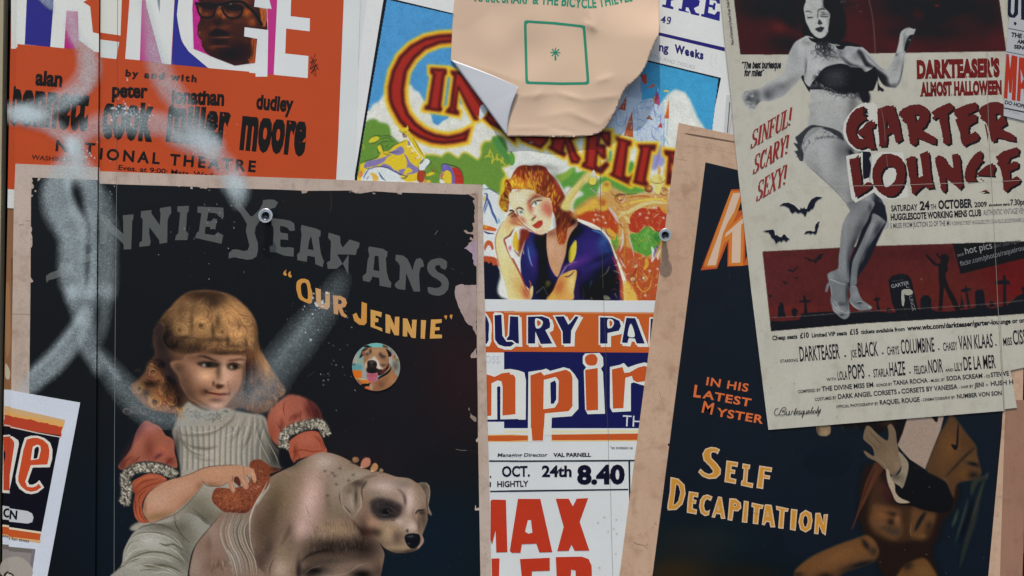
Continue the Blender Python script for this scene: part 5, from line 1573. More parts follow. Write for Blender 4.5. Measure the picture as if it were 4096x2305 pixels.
for sp, c_, w_ in (('230 1110 300 1130 420 1095 560 1110 700 1180 860 1240 890 1210', '27346a', 17), ('210 1280 230 1220 260 1170 300 1110', '2a3f85', 18), ('440 1180 480 1250 540 1310', '26357a', 22), ('480 1290 520 1290 550 1310', '3fa0b4', 10), ('250 1300 290 1240', '6a5aa8', 14), ('760 1270 840 1270 890 1220', '1f4454', 16)):
    A.L(sp, c_, w_, soft=4, a=0.85)
A.F('310 1200 360 1190 430 1250 420 1310 360 1310 340 1250', 'ddb347', soft=6); A.F('130 1200 170 1150 200 1220 150 1260', 'd98b4a', soft=6)
A.F('860 560 900 550 960 650 1060 800 1150 950 1150 985 1100 940 990 800 900 680', 'd8bf2b', soft=3, sm=0)
A.L('955 640 1040 790 1120 930', '5f5420', 9, soft=3); A.L('880 660 960 790 1080 960', 'e4e4da', 20, soft=3); A.F('740 540 790 510 860 500 880 460 895 520 880 560 800 570', 'ddc430', soft=3, sm=0)
A.L('740 545 800 575 870 560', '77682a', 10, soft=3)
for sp in ('850 780 900 790 930 770', '930 870 970 860 990 840', '1000 970 1040 960 1060 930', '950 820 940 860'):
    A.L(sp, 'e8e6dc', 16, soft=3)
for sp in ('880 780 910 760', '960 880 920 900', '1020 960 980 980', '900 700 910 740'):
    A.L(sp, '8b5a9a', 12, soft=4, a=0.7)
A.F('800 590 850 600 870 640 820 650', '6a4636', soft=4); A.B(840, 625, 20, 20, 'd8b0a8', 0.9)
for sp in ('290 690 340 640 440 620 480 640', '290 700 330 740 400 720 450 660', '420 800 430 760 500 720 600 710 720 720', '420 800 430 870 470 900', '480 740 500 800 520 870', '440 640 540 620 640 640 700 690', '460 690 560 650 680 700', '150 1040 240 1010 380 970 470 900', '500 880 560 910 620 910', '540 850 640 790 740 740 860 700', '560 870 640 880 760 860', '600 740 560 790 520 800', '1050 1060 1130 970', '1060 1150 1040 1080'):
    A.L(sp, '2f3f22', 11, soft=3, a=0.8)
A.F('300 690 350 645 430 640 440 680 370 720 300 730', 'd4c432', soft=4); A.F('420 790 460 770 490 830 500 880 450 870', 'd9c432', soft=4); A.B(210, 800, 14, 40, 'b9b43a', 0.7)
A.F('1070 1080 1150 980 1200 990 1220 1020 1140 1140 1060 1130', 'dfe3e0', soft=3)
A.L('1070 1060 1130 990', '2e5a3a', 20, soft=5, a=0.8); A.L('1200 980 1240 1030 1160 1110 1150 1170', '1f4a44', 12, soft=3, a=0.8)
A.F('1040 1170 1130 1165 1140 1210 1120 1330 1040 1320', 'a8402a', soft=3); A.L('1045 1160 1130 1160 1150 1240 1140 1320', '3d2a20', 10, soft=3); A.L('1045 1160 1030 1250 1030 1330', '3d2a20', 9, soft=3)
A.F('1160 1220 1240 1180 1300 1200 1200 1240', 'd8c232', soft=4); A.L('1240 1060 1320 1150 1370 1200', '7a6a28', 14, soft=4); A.L('1230 1110 1260 1150 1310 1180', '8a4a34', 20, soft=6, a=0.8)
A.F('1410 1180 1480 1150 1540 1200 1550 1340 1450 1340 1400 1270', 'dcc034', soft=4); A.F('1410 1260 1440 1200 1400 1180 1370 1260', 'c98a70', soft=5); A.L('1400 1180 1400 1260 1440 1330', '6a3a2a', 12, soft=4, a=0.7)
A.F('1400 1110 1430 1060 1490 1070 1560 1130 1600 1250 1600 1370 1560 1370 1550 1200 1480 1150 1420 1180', '6f5fae', soft=4); A.B(1450, 1100, 30, 30, '8f7fc0', 0.6)
A.F('1560 1120 1620 1110 1680 1150 1720 1250 1725 1370 1610 1370 1600 1240', 'b93427', soft=4); A.L('1600 1230 1720 1240', '7a201a', 9, soft=4, a=0.6)
A.L('1390 1150 1400 1070 1450 1050 1520 1070 1600 1090 1680 1140 1725 1240 1730 1370', '22222c', 12, soft=3, a=0.9)
A.F('1120 1320 1160 1290 1230 1310 1230 1340 1120 1340', 'd2b048', soft=4); A.L('1130 1340 1180 1290 1220 1240', '5a4030', 10, soft=3, a=0.7); A.F('1370 1340 1380 1280 1440 1320 1440 1350', 'dcd6cc', soft=4)
# swirl of white and blue left of the girl (coach harness)
at(1920, 620, 2.4576)
A.F('20 340 90 330 150 360 200 400 215 520 240 640 170 760 100 1000 30 1000', 'd8dedc', soft=4)
A.L('20 340 90 335 150 365 200 400', '27525e', 10, soft=3, a=0.9)
for sp, w_ in (('40 380 70 390 60 450 30 560', 18), ('60 400 90 470 110 540', 22), ('100 470 120 560 150 620 170 680', 24), ('40 580 60 520 80 460', 12)):
    A.L(sp, '2c4686', w_, soft=4, a=0.85)
A.B(185, 650, 12, 25, '5aa8b8', 0.8); A.B(40, 430, 12, 30, 'd8b440', 0.9)
A.F('30 690 150 720 150 750 30 735', 'c9602c', soft=4); A.B(55, 708, 22, 14, 'e0b830', 0.9); A.L('35 750 80 770 140 775', '1c1f48', 16, soft=3, a=0.9)
A.F('40 900 60 850 90 840 120 860 135 920 120 935 95 890 70 900 50 945', 'c05a30', soft=4)
A.F('30 1000 160 1015 190 1100 40 1100', 'b8502f', soft=4)
A.F('30 1060 60 1045 90 1070 110 1050 130 1090 160 1080 190 1120 230 1250 300 1400 310 1430 30 1430', '101828', soft=4, sm=0)
A.L('195 1150 230 1260 270 1340 300 1400', 'c8dde0', 12, soft=3, a=0.8); A.L('205 1150 245 1260 285 1340 315 1400', '3c7c98', 7, soft=2, a=0.8)
A.F('200 330 215 240 260 215 300 260 330 400 260 560 200 520 185 480', 'ddc032', soft=7)
# white glow round the girl
A.F('300 200 360 110 480 90 620 110 760 240 860 420 900 530 970 640 1100 700 1240 780 1330 960 1400 1100 1430 1300 1425 1430 280 1430 200 1150 150 900 170 750 260 560 280 400', 'e0e2d8', soft=10)
# girl: dress
A.solid('480 760 560 780 660 770 780 820 860 740 960 660 1020 680 1120 730 1200 750 1260 830 1300 920 1330 1000 1380 1120 1400 1260 1405 1430 420 1430 480 1330 420 1250 400 1120 400 1020 430 900', '23205a', soft=3)
A.B(520, 960, 70, 130, '2f4a94', 0.9, rot=-10); A.B(560, 1080, 60, 160, '3f2378', 0.8, rot=-20); A.B(620, 1100, 50, 260, '16181d', 0.95); A.B(600, 850, 70, 90, '15161c', 0.9)
A.B(1090, 900, 140, 120, '332470', 0.9); A.B(1010, 1040, 130, 60, '4a2a80', 0.9, rot=-25); A.B(1220, 850, 60, 90, '2f5a98', 0.8, rot=35); A.B(1250, 950, 80, 60, '27407f', 0.8); A.B(1150, 1080, 110, 50, '3a3592', 0.85, rot=-25)
A.B(900, 1090, 110, 40, '5d3283', 0.9, rot=-30); A.B(1000, 1200, 80, 130, '33216a', 0.8); A.B(1230, 1220, 140, 160, '14161b', 0.95); A.B(1300, 1150, 60, 130, '241a38', 0.7); A.B(1060, 1330, 110, 110, '121418', 0.9); A.B(960, 1360, 30, 70, '4a2a6c', 0.8)
A.B(900, 760, 120, 60, '17181c', 0.9, rot=-40); A.B(860, 900, 30, 160, '17181c', 0.9, rot=8); A.B(1190, 1400, 110, 60, '101216', 0.95); A.B(650, 1300, 110, 120, '121318', 0.9); A.B(640, 1000, 40, 60, '3f4044', 0.5)
for sp, c_, w_ in (('470 900 480 980 500 1060 520 1100', '7fa0cc', 13), ('820 1110 880 1070 960 1050', '7a4a96', 22), ('760 1240 800 1170 850 1100 900 1070', 'cfc8dc', 7), ('1180 1200 1240 1160 1275 1090', 'b9bcb8', 9), ('1300 1000 1350 1120 1380 1260 1385 1420', 'a52a6a', 26),
                   ('1340 1010 1385 1130 1405 1280 1408 1420', '6a2a78', 9), ('1180 1330 1230 1290 1280 1280', '5a5c60', 8), ('1070 1320 1100 1230', '3f6480', 13), ('1100 740 1190 770 1250 830', '3f78b0', 22), ('1240 850 1300 930', '1c2f58', 16),
                   ('1240 1230 1300 1190', '4a4c50', 6), ('1080 1400 1100 1410 1095 1430', 'cfb058', 9), ('1010 1300 1020 1370 1010 1420', '6a48a0', 14)):
    A.L(sp, c_, w_, soft=4, a=0.8)
A.F('870 960 900 890 945 840 945 960 910 1050 875 1050', 'd6c43c', soft=3); A.F('640 1250 680 1240 690 1280 640 1320', '9a9a48', soft=6); A.F('1220 1380 1260 1390 1280 1420 1220 1420', '9a9484', soft=4)
A.L('550 1360 600 1320 625 1300 650 1350 670 1380', 'dfe6ea', 12, soft=3)
A.L('420 920 430 980', 'd2b840', 10, soft=3, a=0.8)
A.Ms((620, 1060, 55, 300, 0.25), (590, 850, 60, 90, 0.3), (930, 770, 110, 50, 0.3, -35), (1240, 1260, 130, 150, 0.28), (1050, 1350, 110, 90, 0.35), (860, 930, 26, 170, 0.35), (650, 1340, 120, 100, 0.3), (1350, 1250, 40, 160, 0.6), (1200, 1010, 160, 30, 0.65, -25), (950, 1180, 60, 60, 0.7))
A.clip = None
# chest
A.solid('660 770 700 740 760 700 850 620 960 670 900 760 860 850 840 980 800 1100 760 1200 700 1120 670 1020 655 900', 'c4926c', soft=4)
A.B(700, 900, 60, 120, 'd6a98a', 0.8); A.B(780, 960, 40, 140, 'cda37f', 0.7); A.B(740, 1130, 50, 60, 'd0a070', 0.7); A.B(900, 690, 60, 40, 'c98a72', 0.8); A.B(700, 770, 50, 40, '8a4a34', 0.7)
A.clip = None
# arms
A.solid('270 600 300 560 350 580 420 650 410 700 330 720 300 780 240 830 260 900 290 980 330 1050 380 1150 420 1230 470 1320 520 1290 490 1430 300 1430 250 1270 205 1150 170 1000 150 880 165 780 220 680', 'ddd090', soft=4)
A.B(230, 900, 60, 160, 'e2dcae', 0.8); A.B(380, 1300, 60, 140, 'd3a85e', 0.8, rot=-15); A.B(450, 1360, 40, 90, 'b5502f', 0.85, rot=-20); A.B(340, 650, 60, 40, 'b5563c', 0.8); A.B(330, 600, 40, 30, '8a3828', 0.8); A.B(280, 700, 40, 60, 'dcb478', 0.7)
A.clip = None
for sp, c_, w_ in (('240 640 200 700 160 790 150 880 170 1000 210 1150', '8c3a3a', 8), ('320 740 300 790 240 830 260 900 300 990 340 1060 400 1180 440 1280 490 1380', '9a3422', 22), ('340 720 290 790 240 830', '6a2018', 14), ('480 1230 500 1280 470 1380', 'c06a3c', 14), ('270 600 320 570 370 600', '5a1c18', 18), ('350 680 400 690 430 710', 'c0604a', 14)):
    A.L(sp, c_, w_, soft=5, a=0.75)
A.F('290 830 340 770 350 820 300 930 330 1010 300 1000 260 880', 'dfe2dc', soft=5)
A.B(295, 915, 14, 25, 'b8305c', 0.8)
A.solid('780 1200 860 1150 940 1130 950 1180 935 1260 920 1340 900 1430 660 1430 720 1330', 'd6a050', soft=4)
A.B(900, 1260, 50, 130, 'e0cc80', 0.9); A.B(780, 1300, 50, 90, 'b8603a', 0.8, rot=20); A.B(720, 1400, 50, 40, 'd8b050', 0.8); A.clip = None
A.L('830 1200 880 1190 930 1140', '2a1a30', 14, soft=4, a=0.8); A.L('770 1210 720 1320 660 1420', '7a2a1c', 10, soft=4, a=0.7)
# hair
A.solid('245 260 300 230 330 170 370 120 430 100 500 105 560 100 640 120 680 180 740 250 790 330 840 430 850 510 900 560 950 600 955 650 900 700 860 730 850 820 830 870 780 880 760 820 750 740 740 620 700 520 680 430 620 430 560 400 520 350 400 340 320 340 300 400 285 480 270 560 220 540 190 480 210 400 240 350', '9a3a1d', soft=4)
A.B(500, 150, 130, 40, '7c2a18', 0.9); A.B(640, 260, 60, 130, '8a2f1c', 0.8, rot=-25); A.B(380, 290, 110, 50, 'dcb02c', 0.9); A.B(320, 260, 40, 50, 'd9b22c', 0.8); A.B(250, 440, 40, 100, 'c88a28', 0.8); A.B(230, 520, 40, 50, 'dcc02c', 0.9); A.B(800, 500, 60, 120, '7a2618', 0.85); A.B(900, 640, 50, 60, '5c1c1a', 0.9); A.B(800, 780, 40, 90, 'b5562c', 0.9); A.B(820, 700, 40, 50, '7c2c1a', 0.8)
c0 = P('560 420')[0]
A.hair(420, '300 230 430 100 640 120 790 330 860 520 950 620 850 860 760 820 720 540 640 420 520 340 320 340', ['dcae2c', '7a2416', 'b5521f', 'e3bf3a', '5a1814', 'a8401e'], 10, 62, lambda x, y: 100 + (x - c0[0]) * 0.12 if x > c0[0] - 20 else 80, spread=18, a=0.75)
A.hair(160, '330 200 430 120 640 160 760 330 800 500 760 560 680 420 560 330 400 300', ['e6c440', 'dca030', 'd8873a'], 12, 56, 105, spread=20, a=0.75)
A.hair(90, '285 250 330 230 560 240 560 340 320 340', ['e6c63a', 'd6a42a', 'b5641f'], 14, 70, 80, spread=14, a=0.7)
A.hair(70, '240 260 300 300 300 500 230 560 190 480', ['dcc034', '8a3a1c', '4a1a18', 'c9842a'], 14, 50, 70, spread=40, a=0.8)
A.clip = None
A.Ms((560, 125, 170, 34, 0.6), (700, 230, 60, 90, 0.7, 40), (830, 560, 60, 170, 0.62), (930, 650, 50, 50, 0.4), (760, 640, 30, 130, 0.6), (620, 350, 60, 60, 0.75), (380, 280, 90, 50, 1.12), (250, 450, 40, 90, 0.8))
A.L('250 240 290 290 300 340', '8a3018', 22, soft=5); A.L('640 120 680 180 750 250 800 340 850 430', '6a1f16', 10, soft=4, a=0.7); A.L('500 110 540 200 560 250', '9c4a5a', 12, soft=5, a=0.5)
A.F('335 780 360 750 375 830 400 850 380 900 395 940 350 940 320 880', 'dcb832', soft=4); A.F('400 730 480 740 480 800 440 860 400 960 380 1000 380 880 390 800', '7a2a1c', soft=6); A.L('330 930 370 980 400 1000', '8a5a24', 16, soft=5, a=0.7)
# face
at(1920, 740, 5.578)
A.solid('650 200 720 150 850 110 1000 100 1120 110 1230 180 1330 220 1450 280 1560 300 1600 420 1620 560 1600 700 1580 850 1560 960 1480 1060 1370 1110 1240 1060 1130 960 1020 900 920 800 860 720 800 640 740 560 680 440 640 300', 'dcd2a4', soft=10)
A.B(880, 300, 200, 150, 'e2ddc0', 0.9); A.B(1480, 500, 150, 190, 'bf5242', 0.72); A.B(1560, 600, 90, 130, 'bb4a38', 0.6); A.B(1250, 600, 80, 130, 'ddd4bb', 0.9); A.B(1120, 480, 70, 160, 'b8523c', 0.85, rot=-10); A.B(1440, 880, 100, 110, 'e0d0b0', 0.9)
A.B(1350, 1050, 100, 40, 'dfb8a0', 0.8); A.B(950, 780, 110, 60, 'c4685a', 0.8, rot=40); A.B(1080, 760, 60, 120, 'e2d8a8', 0.8, rot=-20); A.B(1240, 240, 120, 60, 'b5603a', 0.8); A.B(1170, 130, 60, 40, 'c9b2c4', 0.7); A.B(850, 130, 70, 20, 'a04a34', 0.5)
A.L('860 80 930 60 1000 90', '8a3a24', 22, soft=8, a=0.8)
A.L('1060 420 1120 350 1200 290 1320 260 1420 280', '5c1f1c', 46, soft=14, a=0.9)
A.L('1150 460 1200 390 1300 350 1400 340', '4a2420', 44, soft=12, a=0.85)
A.F('1160 470 1200 400 1260 370 1320 400 1280 450 1210 490', 'dfe2da', soft=8); A.B(1245, 420, 26, 34, '3f7a4a', 0.9); A.B(1240, 400, 22, 22, '24302a', 0.8)
A.L('790 560 850 520 920 520 980 570', '4a2430', 40, soft=12, a=0.85); A.F('850 620 900 570 960 570 1000 600 960 660 880 670', 'd4d6cc', soft=8); A.B(915, 605, 30, 34, '2d4a5c', 0.9); A.B(960, 620, 20, 18, '9ab04a', 0.8); A.L('820 560 830 640 870 720', '9a4438', 34, soft=12, a=0.7)
A.L('1150 780 1190 750 1250 710', '5a3024', 40, soft=10, a=0.85); A.B(1170, 790, 34, 22, '7c7234', 0.7); A.B(1230, 700, 34, 30, 'b8503c', 0.7)
A.F('1170 900 1230 860 1290 810 1380 790 1400 860 1370 920 1300 970 1230 960 1190 930', 'b03a2a', soft=8); A.B(1280, 880, 50, 30, 'c44a34', 0.7); A.L('1190 910 1270 880 1380 830', '7a2018', 12, soft=5, a=0.8)
A.clip = None
A.L('700 560 780 680 880 800 1000 920 1120 1000 1240 1080 1370 1125 1480 1080', 'a2402e', 24, soft=8, a=0.8)
A.L('650 590 700 570 780 600', '2a1414', 44, soft=10, a=0.9); A.L('680 720 760 690 840 720', '7a2a20', 34, soft=10, a=0.7)
A.L('650 800 730 860 820 870 900 890', 'b0583c', 40, soft=14, a=0.7)
# gilded coach and fairy at the right
at(2300, 640, 2.543)
A.F('-40 560 120 400 260 340 300 240 420 300 560 350 800 330 960 380 960 1460 520 1460 480 1200 400 930 280 720 140 660', 'c79248', soft=18, a=0.9)
A.F('150 500 250 520 330 500 420 600 440 700 420 760 330 700 200 680 60 620 20 560', 'b4451f', soft=8)
A.F('560 720 550 620 600 530 680 490 780 500 860 480 950 560 1000 700 900 740 830 730 780 680 700 680 640 740', 'b03a24', soft=5)
A.F('400 960 450 880 560 900 640 940 720 1000 860 1000 900 1100 860 1450 500 1450 460 1200 420 1040', 'b4512a', soft=6)
A.F('560 760 640 740 730 680 790 720 850 740 870 830 830 900 770 960 720 985 690 960 600 930 570 860', '55993a', soft=5); A.L('730 700 720 800 700 900', '7fb05a', 34, soft=14, a=0.6); A.B(830, 790, 40, 50, '2f7a38', 0.8)
A.F('370 820 420 760 440 830 430 900 390 920', '5a9a3a', soft=6)
A.F('20 600 60 640 140 670 230 700 300 760 360 850 390 940 440 1080 490 1260 500 1440 515 1440 520 1200 470 1080 400 930 350 800 280 720 200 660 100 620', 'e6e4d8', soft=5)
A.F('500 1240 560 1260 640 1440 510 1440', 'dcb250', soft=14)
for sp, c_, w_ in (('430 520 500 540 600 500 700 450 800 430 940 440', 'd8cc8a', 44), ('450 480 560 440 700 410 860 400 940 430', 'e2c850', 22), ('520 390 620 370 720 370 780 380', 'b8602c', 18), ('440 600 470 560 530 600 560 650', 'd6c882', 34),
                   ('480 640 490 760 480 860 450 940', 'c8cad2', 18), ('450 650 500 720 510 860 500 980 510 1080', 'b5722c', 22), ('540 700 560 820 590 920 600 1010', 'cbb8b0', 12), ('340 480 400 560 440 640', 'cfc6c8', 30),
                   ('470 640 490 700 495 760', 'c99a3a', 12), ('400 930 450 1000 500 1080 520 1110', 'c9c4cc', 12), ('370 840 430 960 480 1100 530 1240', 'a8602c', 14), ('960 560 900 520 860 470', 'd89a30', 24),
                   ('630 1120 620 1220 650 1300 700 1340 760 1290 790 1160', 'd6b046', 11), ('720 990 730 1060 700 1120', 'd8a838', 40), ('560 1180 600 1160 640 1070', '8a3a24', 20), ('590 1040 620 1030 620 1090 590 1080', 'c0685a', 16),
                   ('560 1120 540 1180 590 1260', 'b0503a', 22), ('780 880 800 960 780 1040', 'dfe2e6', 36), ('850 870 820 920 800 990', '5a4a9a', 24), ('870 910 840 980 850 1020', 'dfe2e6', 18), ('330 700 390 760 400 820', 'd8a832', 46), ('310 700 330 760 400 800', '6a3018', 10)):
    A.L(sp, c_, w_, soft=5, a=0.85)
A.F('270 260 300 220 350 215 370 260 360 310 310 330 270 310', 'cfb046', soft=5); A.B(320, 250, 30, 22, 'a8642c', 0.8); A.B(300, 300, 30, 22, 'd8c84a', 0.8)
A.F('130 450 180 400 250 420 290 380 330 420 330 500 280 520 220 480 180 520 130 520 40 560 20 520', 'd9b040', soft=7); A.B(280, 430, 40, 40, 'b5502c', 0.9); A.B(150, 440, 40, 24, 'd8a058', 0.8)
A.F('-150 480 -60 330 60 180 130 120 160 160 150 220 80 260 -20 420 -60 520', 'd6c878', soft=7); A.L('-60 420 20 320 100 200', 'c08048', 10, soft=4, a=0.6); A.L('-100 360 0 240 110 150', '8a6a3a', 8, soft=4, a=0.6)
A.F('150 190 210 180 215 240 170 260 140 240', 'dccf5a', soft=4); A.L('150 180 140 240 190 260 220 230 215 170 150 170', '6a4a28', 8, soft=3, a=0.8); A.F('170 150 190 100 210 150', 'd6d8c8', soft=3)
A.L('150 280 210 330 260 370', 'd8cec4', 14, soft=3); A.L('145 270 200 320 250 360', '4a3024', 7, soft=3, a=0.8)
A.curl_sv = None
sv = TR[0]
for x, y, r in ((460, 390, 52), (755, 290, 38), (910, 320, 42), (590, 1210, 34), (610, 1070, 24), (700, 1205, 30)):
    c_ = P([x, y])[0]; raw()
    A.B(c_[0], c_[1], r / 2.5, r / 2.5, 'c98a4a', 0.8)
    A.curl(c_[0], c_[1], r / 2.543, ['dccfae', '9a4a2c', 'd8b04a', '7a3424'], w=5, a=0.8, n=7)
    TR[0] = sv
A.F('770 190 790 160 850 145 910 170 915 210 890 230 870 330 820 340 800 240 780 220', 'ddd27a', soft=4); A.L('770 190 780 225 840 240 900 225 915 190', '8a5a30', 9, soft=3, a=0.8); A.F('840 140 850 50 870 90 870 140', 'dca850', soft=4); A.L('850 160 870 200 880 230', 'b5702c', 22, soft=6, a=0.6)
for x, y in ((660, 550), (735, 590), (750, 540), (230, 605), (285, 580), (310, 640), (800, 490), (900, 590), (825, 490), (190, 610), (700, 1205), (715, 1380), (820, 375), (760, 1130), (840, 1110), (210, 560)):
    A.B(x, y, 13, 12, 'e2dccc', 0.9)
for _ in range(420):
    x, y = rng.uniform(180, 900), rng.uniform(350, 1420)
    if x < 400 and y > 700: continue
    A.L([x, y, x + rng.normal(0, 16), y + rng.normal(0, 14), x + rng.normal(0, 26), y + rng.normal(0, 22)], ('dcb442', '8a3420', 'e6dcb8', 'c9702c', 'd8c87a')[rng.integers(5)], rng.uniform(5, 11), soft=3, a=0.45)
A.L('360 320 400 360 500 350 560 350 640 340', '2c4a2c', 9, soft=3, a=0.7); A.L('640 760 700 700 740 680 790 720', '3a5a2c', 9, soft=3, a=0.7)
A.clip = PM; A.grain(0.03); A.tex(10, 0.022); A.clip = None
A.a = (PM > 0.4).astype(np.float32)
A.build('printed_picture', pan, 2, n=10)
crop(2, 1)
q = Ink(2, 18)
q.line('872 -240 885 180 890 560 900 900 915 1449', '3c3c38', 3.5)
q.build('seam_line', pan)
# ------------------------------------------------------------------ burlesque show poster
bp = thing('burlesque_poster', 'grey paper burlesque show poster of a dancer with bats and blood-red lettering, top right', 'poster', (3500, 800), 'theatre posters pasted on the hoarding')
raw()
BL = 8
PAP = 'b9b6a8'
sheet(bp, '2878 -40 2901 199 2923 397 2938 576 3002 1152 3072 1719 4014 1643 4018 1636 4065 1631 4038 1482 4130 1462 4130 -40', PAP, BL, mat=M['oldprint'])
A = Art(2926, -12, 4112, 1330, 2.75, PAP)
raw()
A.solid('2931 -30 2960 220 3072 221 3473 216 4022 207 3990 -30', '3f1614', sm=0)
A.B(3060, 30, 110, 60, '0d0a0c', 1); A.B(3000, 10, 60, 40, '1a0e0e', 0.9); A.B(3160, 60, 60, 110, '0c0a0d', 0.95); A.B(3120, 120, 45, 30, '5a1f1a', 0.9, rot=30); A.B(3170, 140, 60, 22, '4a1916', 0.8, rot=20); A.B(3140, 175, 90, 40, '160c0d', 0.8)
A.B(3000, 150, 50, 60, '3a1315', 0.6); A.B(3420, 60, 50, 130, '451813', 0.9); A.B(3620, 20, 130, 60, '0b090a', 1); A.B(3720, 60, 110, 60, '0a090b', 1); A.B(3840, 30, 120, 60, '0a0909', 1); A.B(3720, 130, 170, 40, '140b0b', 0.9); A.B(3670, 60, 30, 25, '3a1512', 0.8, rot=40); A.B(3840, 80, 60, 26, '2c100f', 0.8, rot=-20)
A.B(3950, 60, 60, 80, '180a0a', 0.9); A.B(3600, 130, 60, 30, '1c0e0d', 0.7); A.B(3980, 170, 40, 40, '4a1210', 0.7); A.B(3560, 180, 90, 30, '45140f', 0.6)
A.B(3745, 25, 10, 6, '6a1c14', 0.9); A.L('3640 10 3700 0 3800 -10', '241010', 20, soft=8, a=0.6)
A.L('3473 0 3486 60 3494 130 3499 216', '6b5a50', 5, soft=2, a=0.6, taper=0); A.tex(40, 0.08); A.clip = None
# red graveyard scene
at(3040, 980, 2.4394)
A.solid('20 65 770 28 1130 10 1870 -12 2700 -40 2700 660 2330 690 1000 765 104 842', '54211f', sm=0)
A.B(2500, 200, 400, 260, '5f0f0c', 0.9); A.B(1700, 450, 500, 200, '5c221a', 0.7); A.B(100, 300, 300, 300, '552428', 0.7); A.B(1600, 80, 500, 80, '43191a', 0.7); A.B(300, 640, 300, 60, '6a2620', 0.7); A.B(2450, 420, 200, 120, '68150f', 0.7); A.B(1000, 560, 300, 90, '66261d', 0.6)
DK = '16181d'
A.F('80 740 200 745 380 730 400 668 560 655 700 650 860 655 1100 640 1250 660 1500 650 1640 620 1720 650 1840 650 2000 630 2100 610 2260 620 2400 590 2440 560 2560 540 2700 500 2700 700 2330 692 1000 768 104 844 80 800', DK, sm=0)
for sp in ('415 495 440 495 445 540 490 540 490 560 448 562 460 665 425 668 430 562 380 562 382 540 418 542', '1125 490 1140 520 1170 515 1165 535 1145 545 1165 640 1135 640 1130 550 1100 545 1098 530 1120 525', '2365 293 2390 293 2395 345 2430 350 2430 388 2395 388 2395 600 2365 600 2365 385 2290 385 2290 350 2362 345',
           '1995 385 2010 420 2055 425 2050 445 2015 450 2045 610 2020 620 1998 460 1955 460 1950 440 1990 425', '1245 345 1290 300 1370 280 1440 295 1470 340 1530 600 1560 660 1330 680 1280 560', '1560 520 1590 490 1640 492 1665 530 1665 640 1560 640',
           '2090 460 2105 440 2160 437 2180 460 2190 580 2230 620 2095 620', '170 600 190 590 185 560 215 565 230 600 230 640 250 700 170 710', '300 640 330 610 365 640 350 700 320 710', '2500 500 2560 470 2540 430 2576 390 2640 380 2640 620 2400 600', '2240 540 2270 560 2290 600 2230 610', '1950 490 1965 520 1975 560 1985 620 1940 620 1955 540', '80 480 110 490 105 520 85 510', '1230 620 1260 610 1280 650 1220 650'):
    A.F(sp, DK, sm=0, soft=2)
for sp in ('415 125 440 118 500 145 520 150 545 130 570 95 620 85 600 110 590 140 560 150 540 185 520 165 480 160 450 135', '250 238 280 240 300 245 320 250 335 225 370 213 350 240 330 258 318 272 300 262 275 255', '210 345 225 355 250 360 270 372 250 385 235 380 220 365', '325 325 345 320 360 300 362 330 340 332'):
    A.F(sp, '1c1a1d', sm=0, soft=2)
A.F('1765 95 1800 88 1835 110 1838 150 1820 200 1830 240 1800 290 1830 400 1900 520 1950 640 1900 640 1800 430 1790 400 1770 640 1735 645 1745 400 1735 330 1735 210 1690 200 1610 110 1615 88 1640 110 1720 185 1745 180 1760 150 1720 110 1705 75 1720 80 1755 120', '191316', sm=0, soft=2)
A.L('90 708 400 695 860 660 1300 632 1800 605 2300 570 2576 540', '8a7a74', 6, soft=2, a=0.6, taper=0); A.L('1330 0 1362 240 1400 600 1440 760', '6a4a42', 4, soft=2, a=0.35, taper=0); A.B(1568, 335, 8, 10, '7a6a5a', 0.8)
A.F('1870 -20 2700 -160 2700 100 1950 285', '0f1013', sm=0, soft=1)
A.tex(30, 0.05)
A.clip = None
# ---- dancer
GRL, GRM, GRD, BK = 'adafad', '6b6d6e', '2e3034', '131418'
SV = (2900, 0, 3.22); SH = (3080, 420, 3.0212); SG = (3280, 820, 3.0219); SX = (3180, 0, 8.055)
at(*SV)
A.F('1000 -20 1400 -20 1480 60 1540 200 1550 400 1500 520 1300 600 1100 560 1000 460 980 300 960 100', '101115', soft=8)
for _ in range(70):
    t = rng.uniform(-0.9, 0.7)
    L_ = rng.uniform(120, 330)
    x, y = 1430, rng.uniform(0, 90)
    A.L([x, y, x + L_ * 0.5 * math.cos(t), y + L_ * 0.5 * math.sin(t) + rng.normal(0, 18), x + L_ * math.cos(t), y + L_ * math.sin(t) + rng.normal(0, 26)], ('0d0d10', '15161a', '2a2a2e')[rng.integers(3)], rng.uniform(4, 9), a=0.85, taper=2)
A.L('1400 0 1460 30 1560 20', '5a5c60', 20, soft=6, a=0.6); A.L('1690 75 1700 82', '9a9a96', 6); A.L('1725 160 1750 155', '9a9a96', 5)
# torso and arms
A.solid('1060 470 1000 490 900 550 850 630 810 720 780 850 740 950 660 1010 560 1060 500 1110 420 1150 300 1170 230 1210 205 1260 240 1330 280 1390 320 1430 370 1430 390 1400 400 1370 460 1310 560 1310 660 1280 750 1240 830 1160 900 1090 980 1000 1040 1100 1080 1170 1100 1260 1105 1449 1100 1600 1800 1600 1750 1300 1800 1200 1860 1180 1900 900 2000 1060 2060 1120 2140 1135 2200 1130 2260 1020 2290 860 2310 700 2340 640 2380 560 2440 400 2450 380 2420 380 2390 370 2360 360 2290 390 2250 440 2230 560 2190 700 2120 840 2060 900 1990 850 1900 740 1770 620 1720 605 1620 600 1500 560 1330 560 1200 520', GRL, soft=3)
A.B(900, 700, 90, 200, '8f9190', 0.7); A.B(640, 1200, 200, 90, '85878a', 0.8); A.B(700, 1120, 120, 60, '6d6f72', 0.7); A.B(550, 1225, 70, 75, '45474c', 0.9); A.B(600, 1180, 70, 60, '6a6c70', 0.6); A.B(340, 1290, 90, 70, '54565a', 0.9); A.B(300, 1270, 40, 50, '3f4145', 0.8); A.B(390, 1220, 60, 60, '4c4e52', 0.8); A.B(420, 1330, 40, 60, '3c3e42', 0.8)
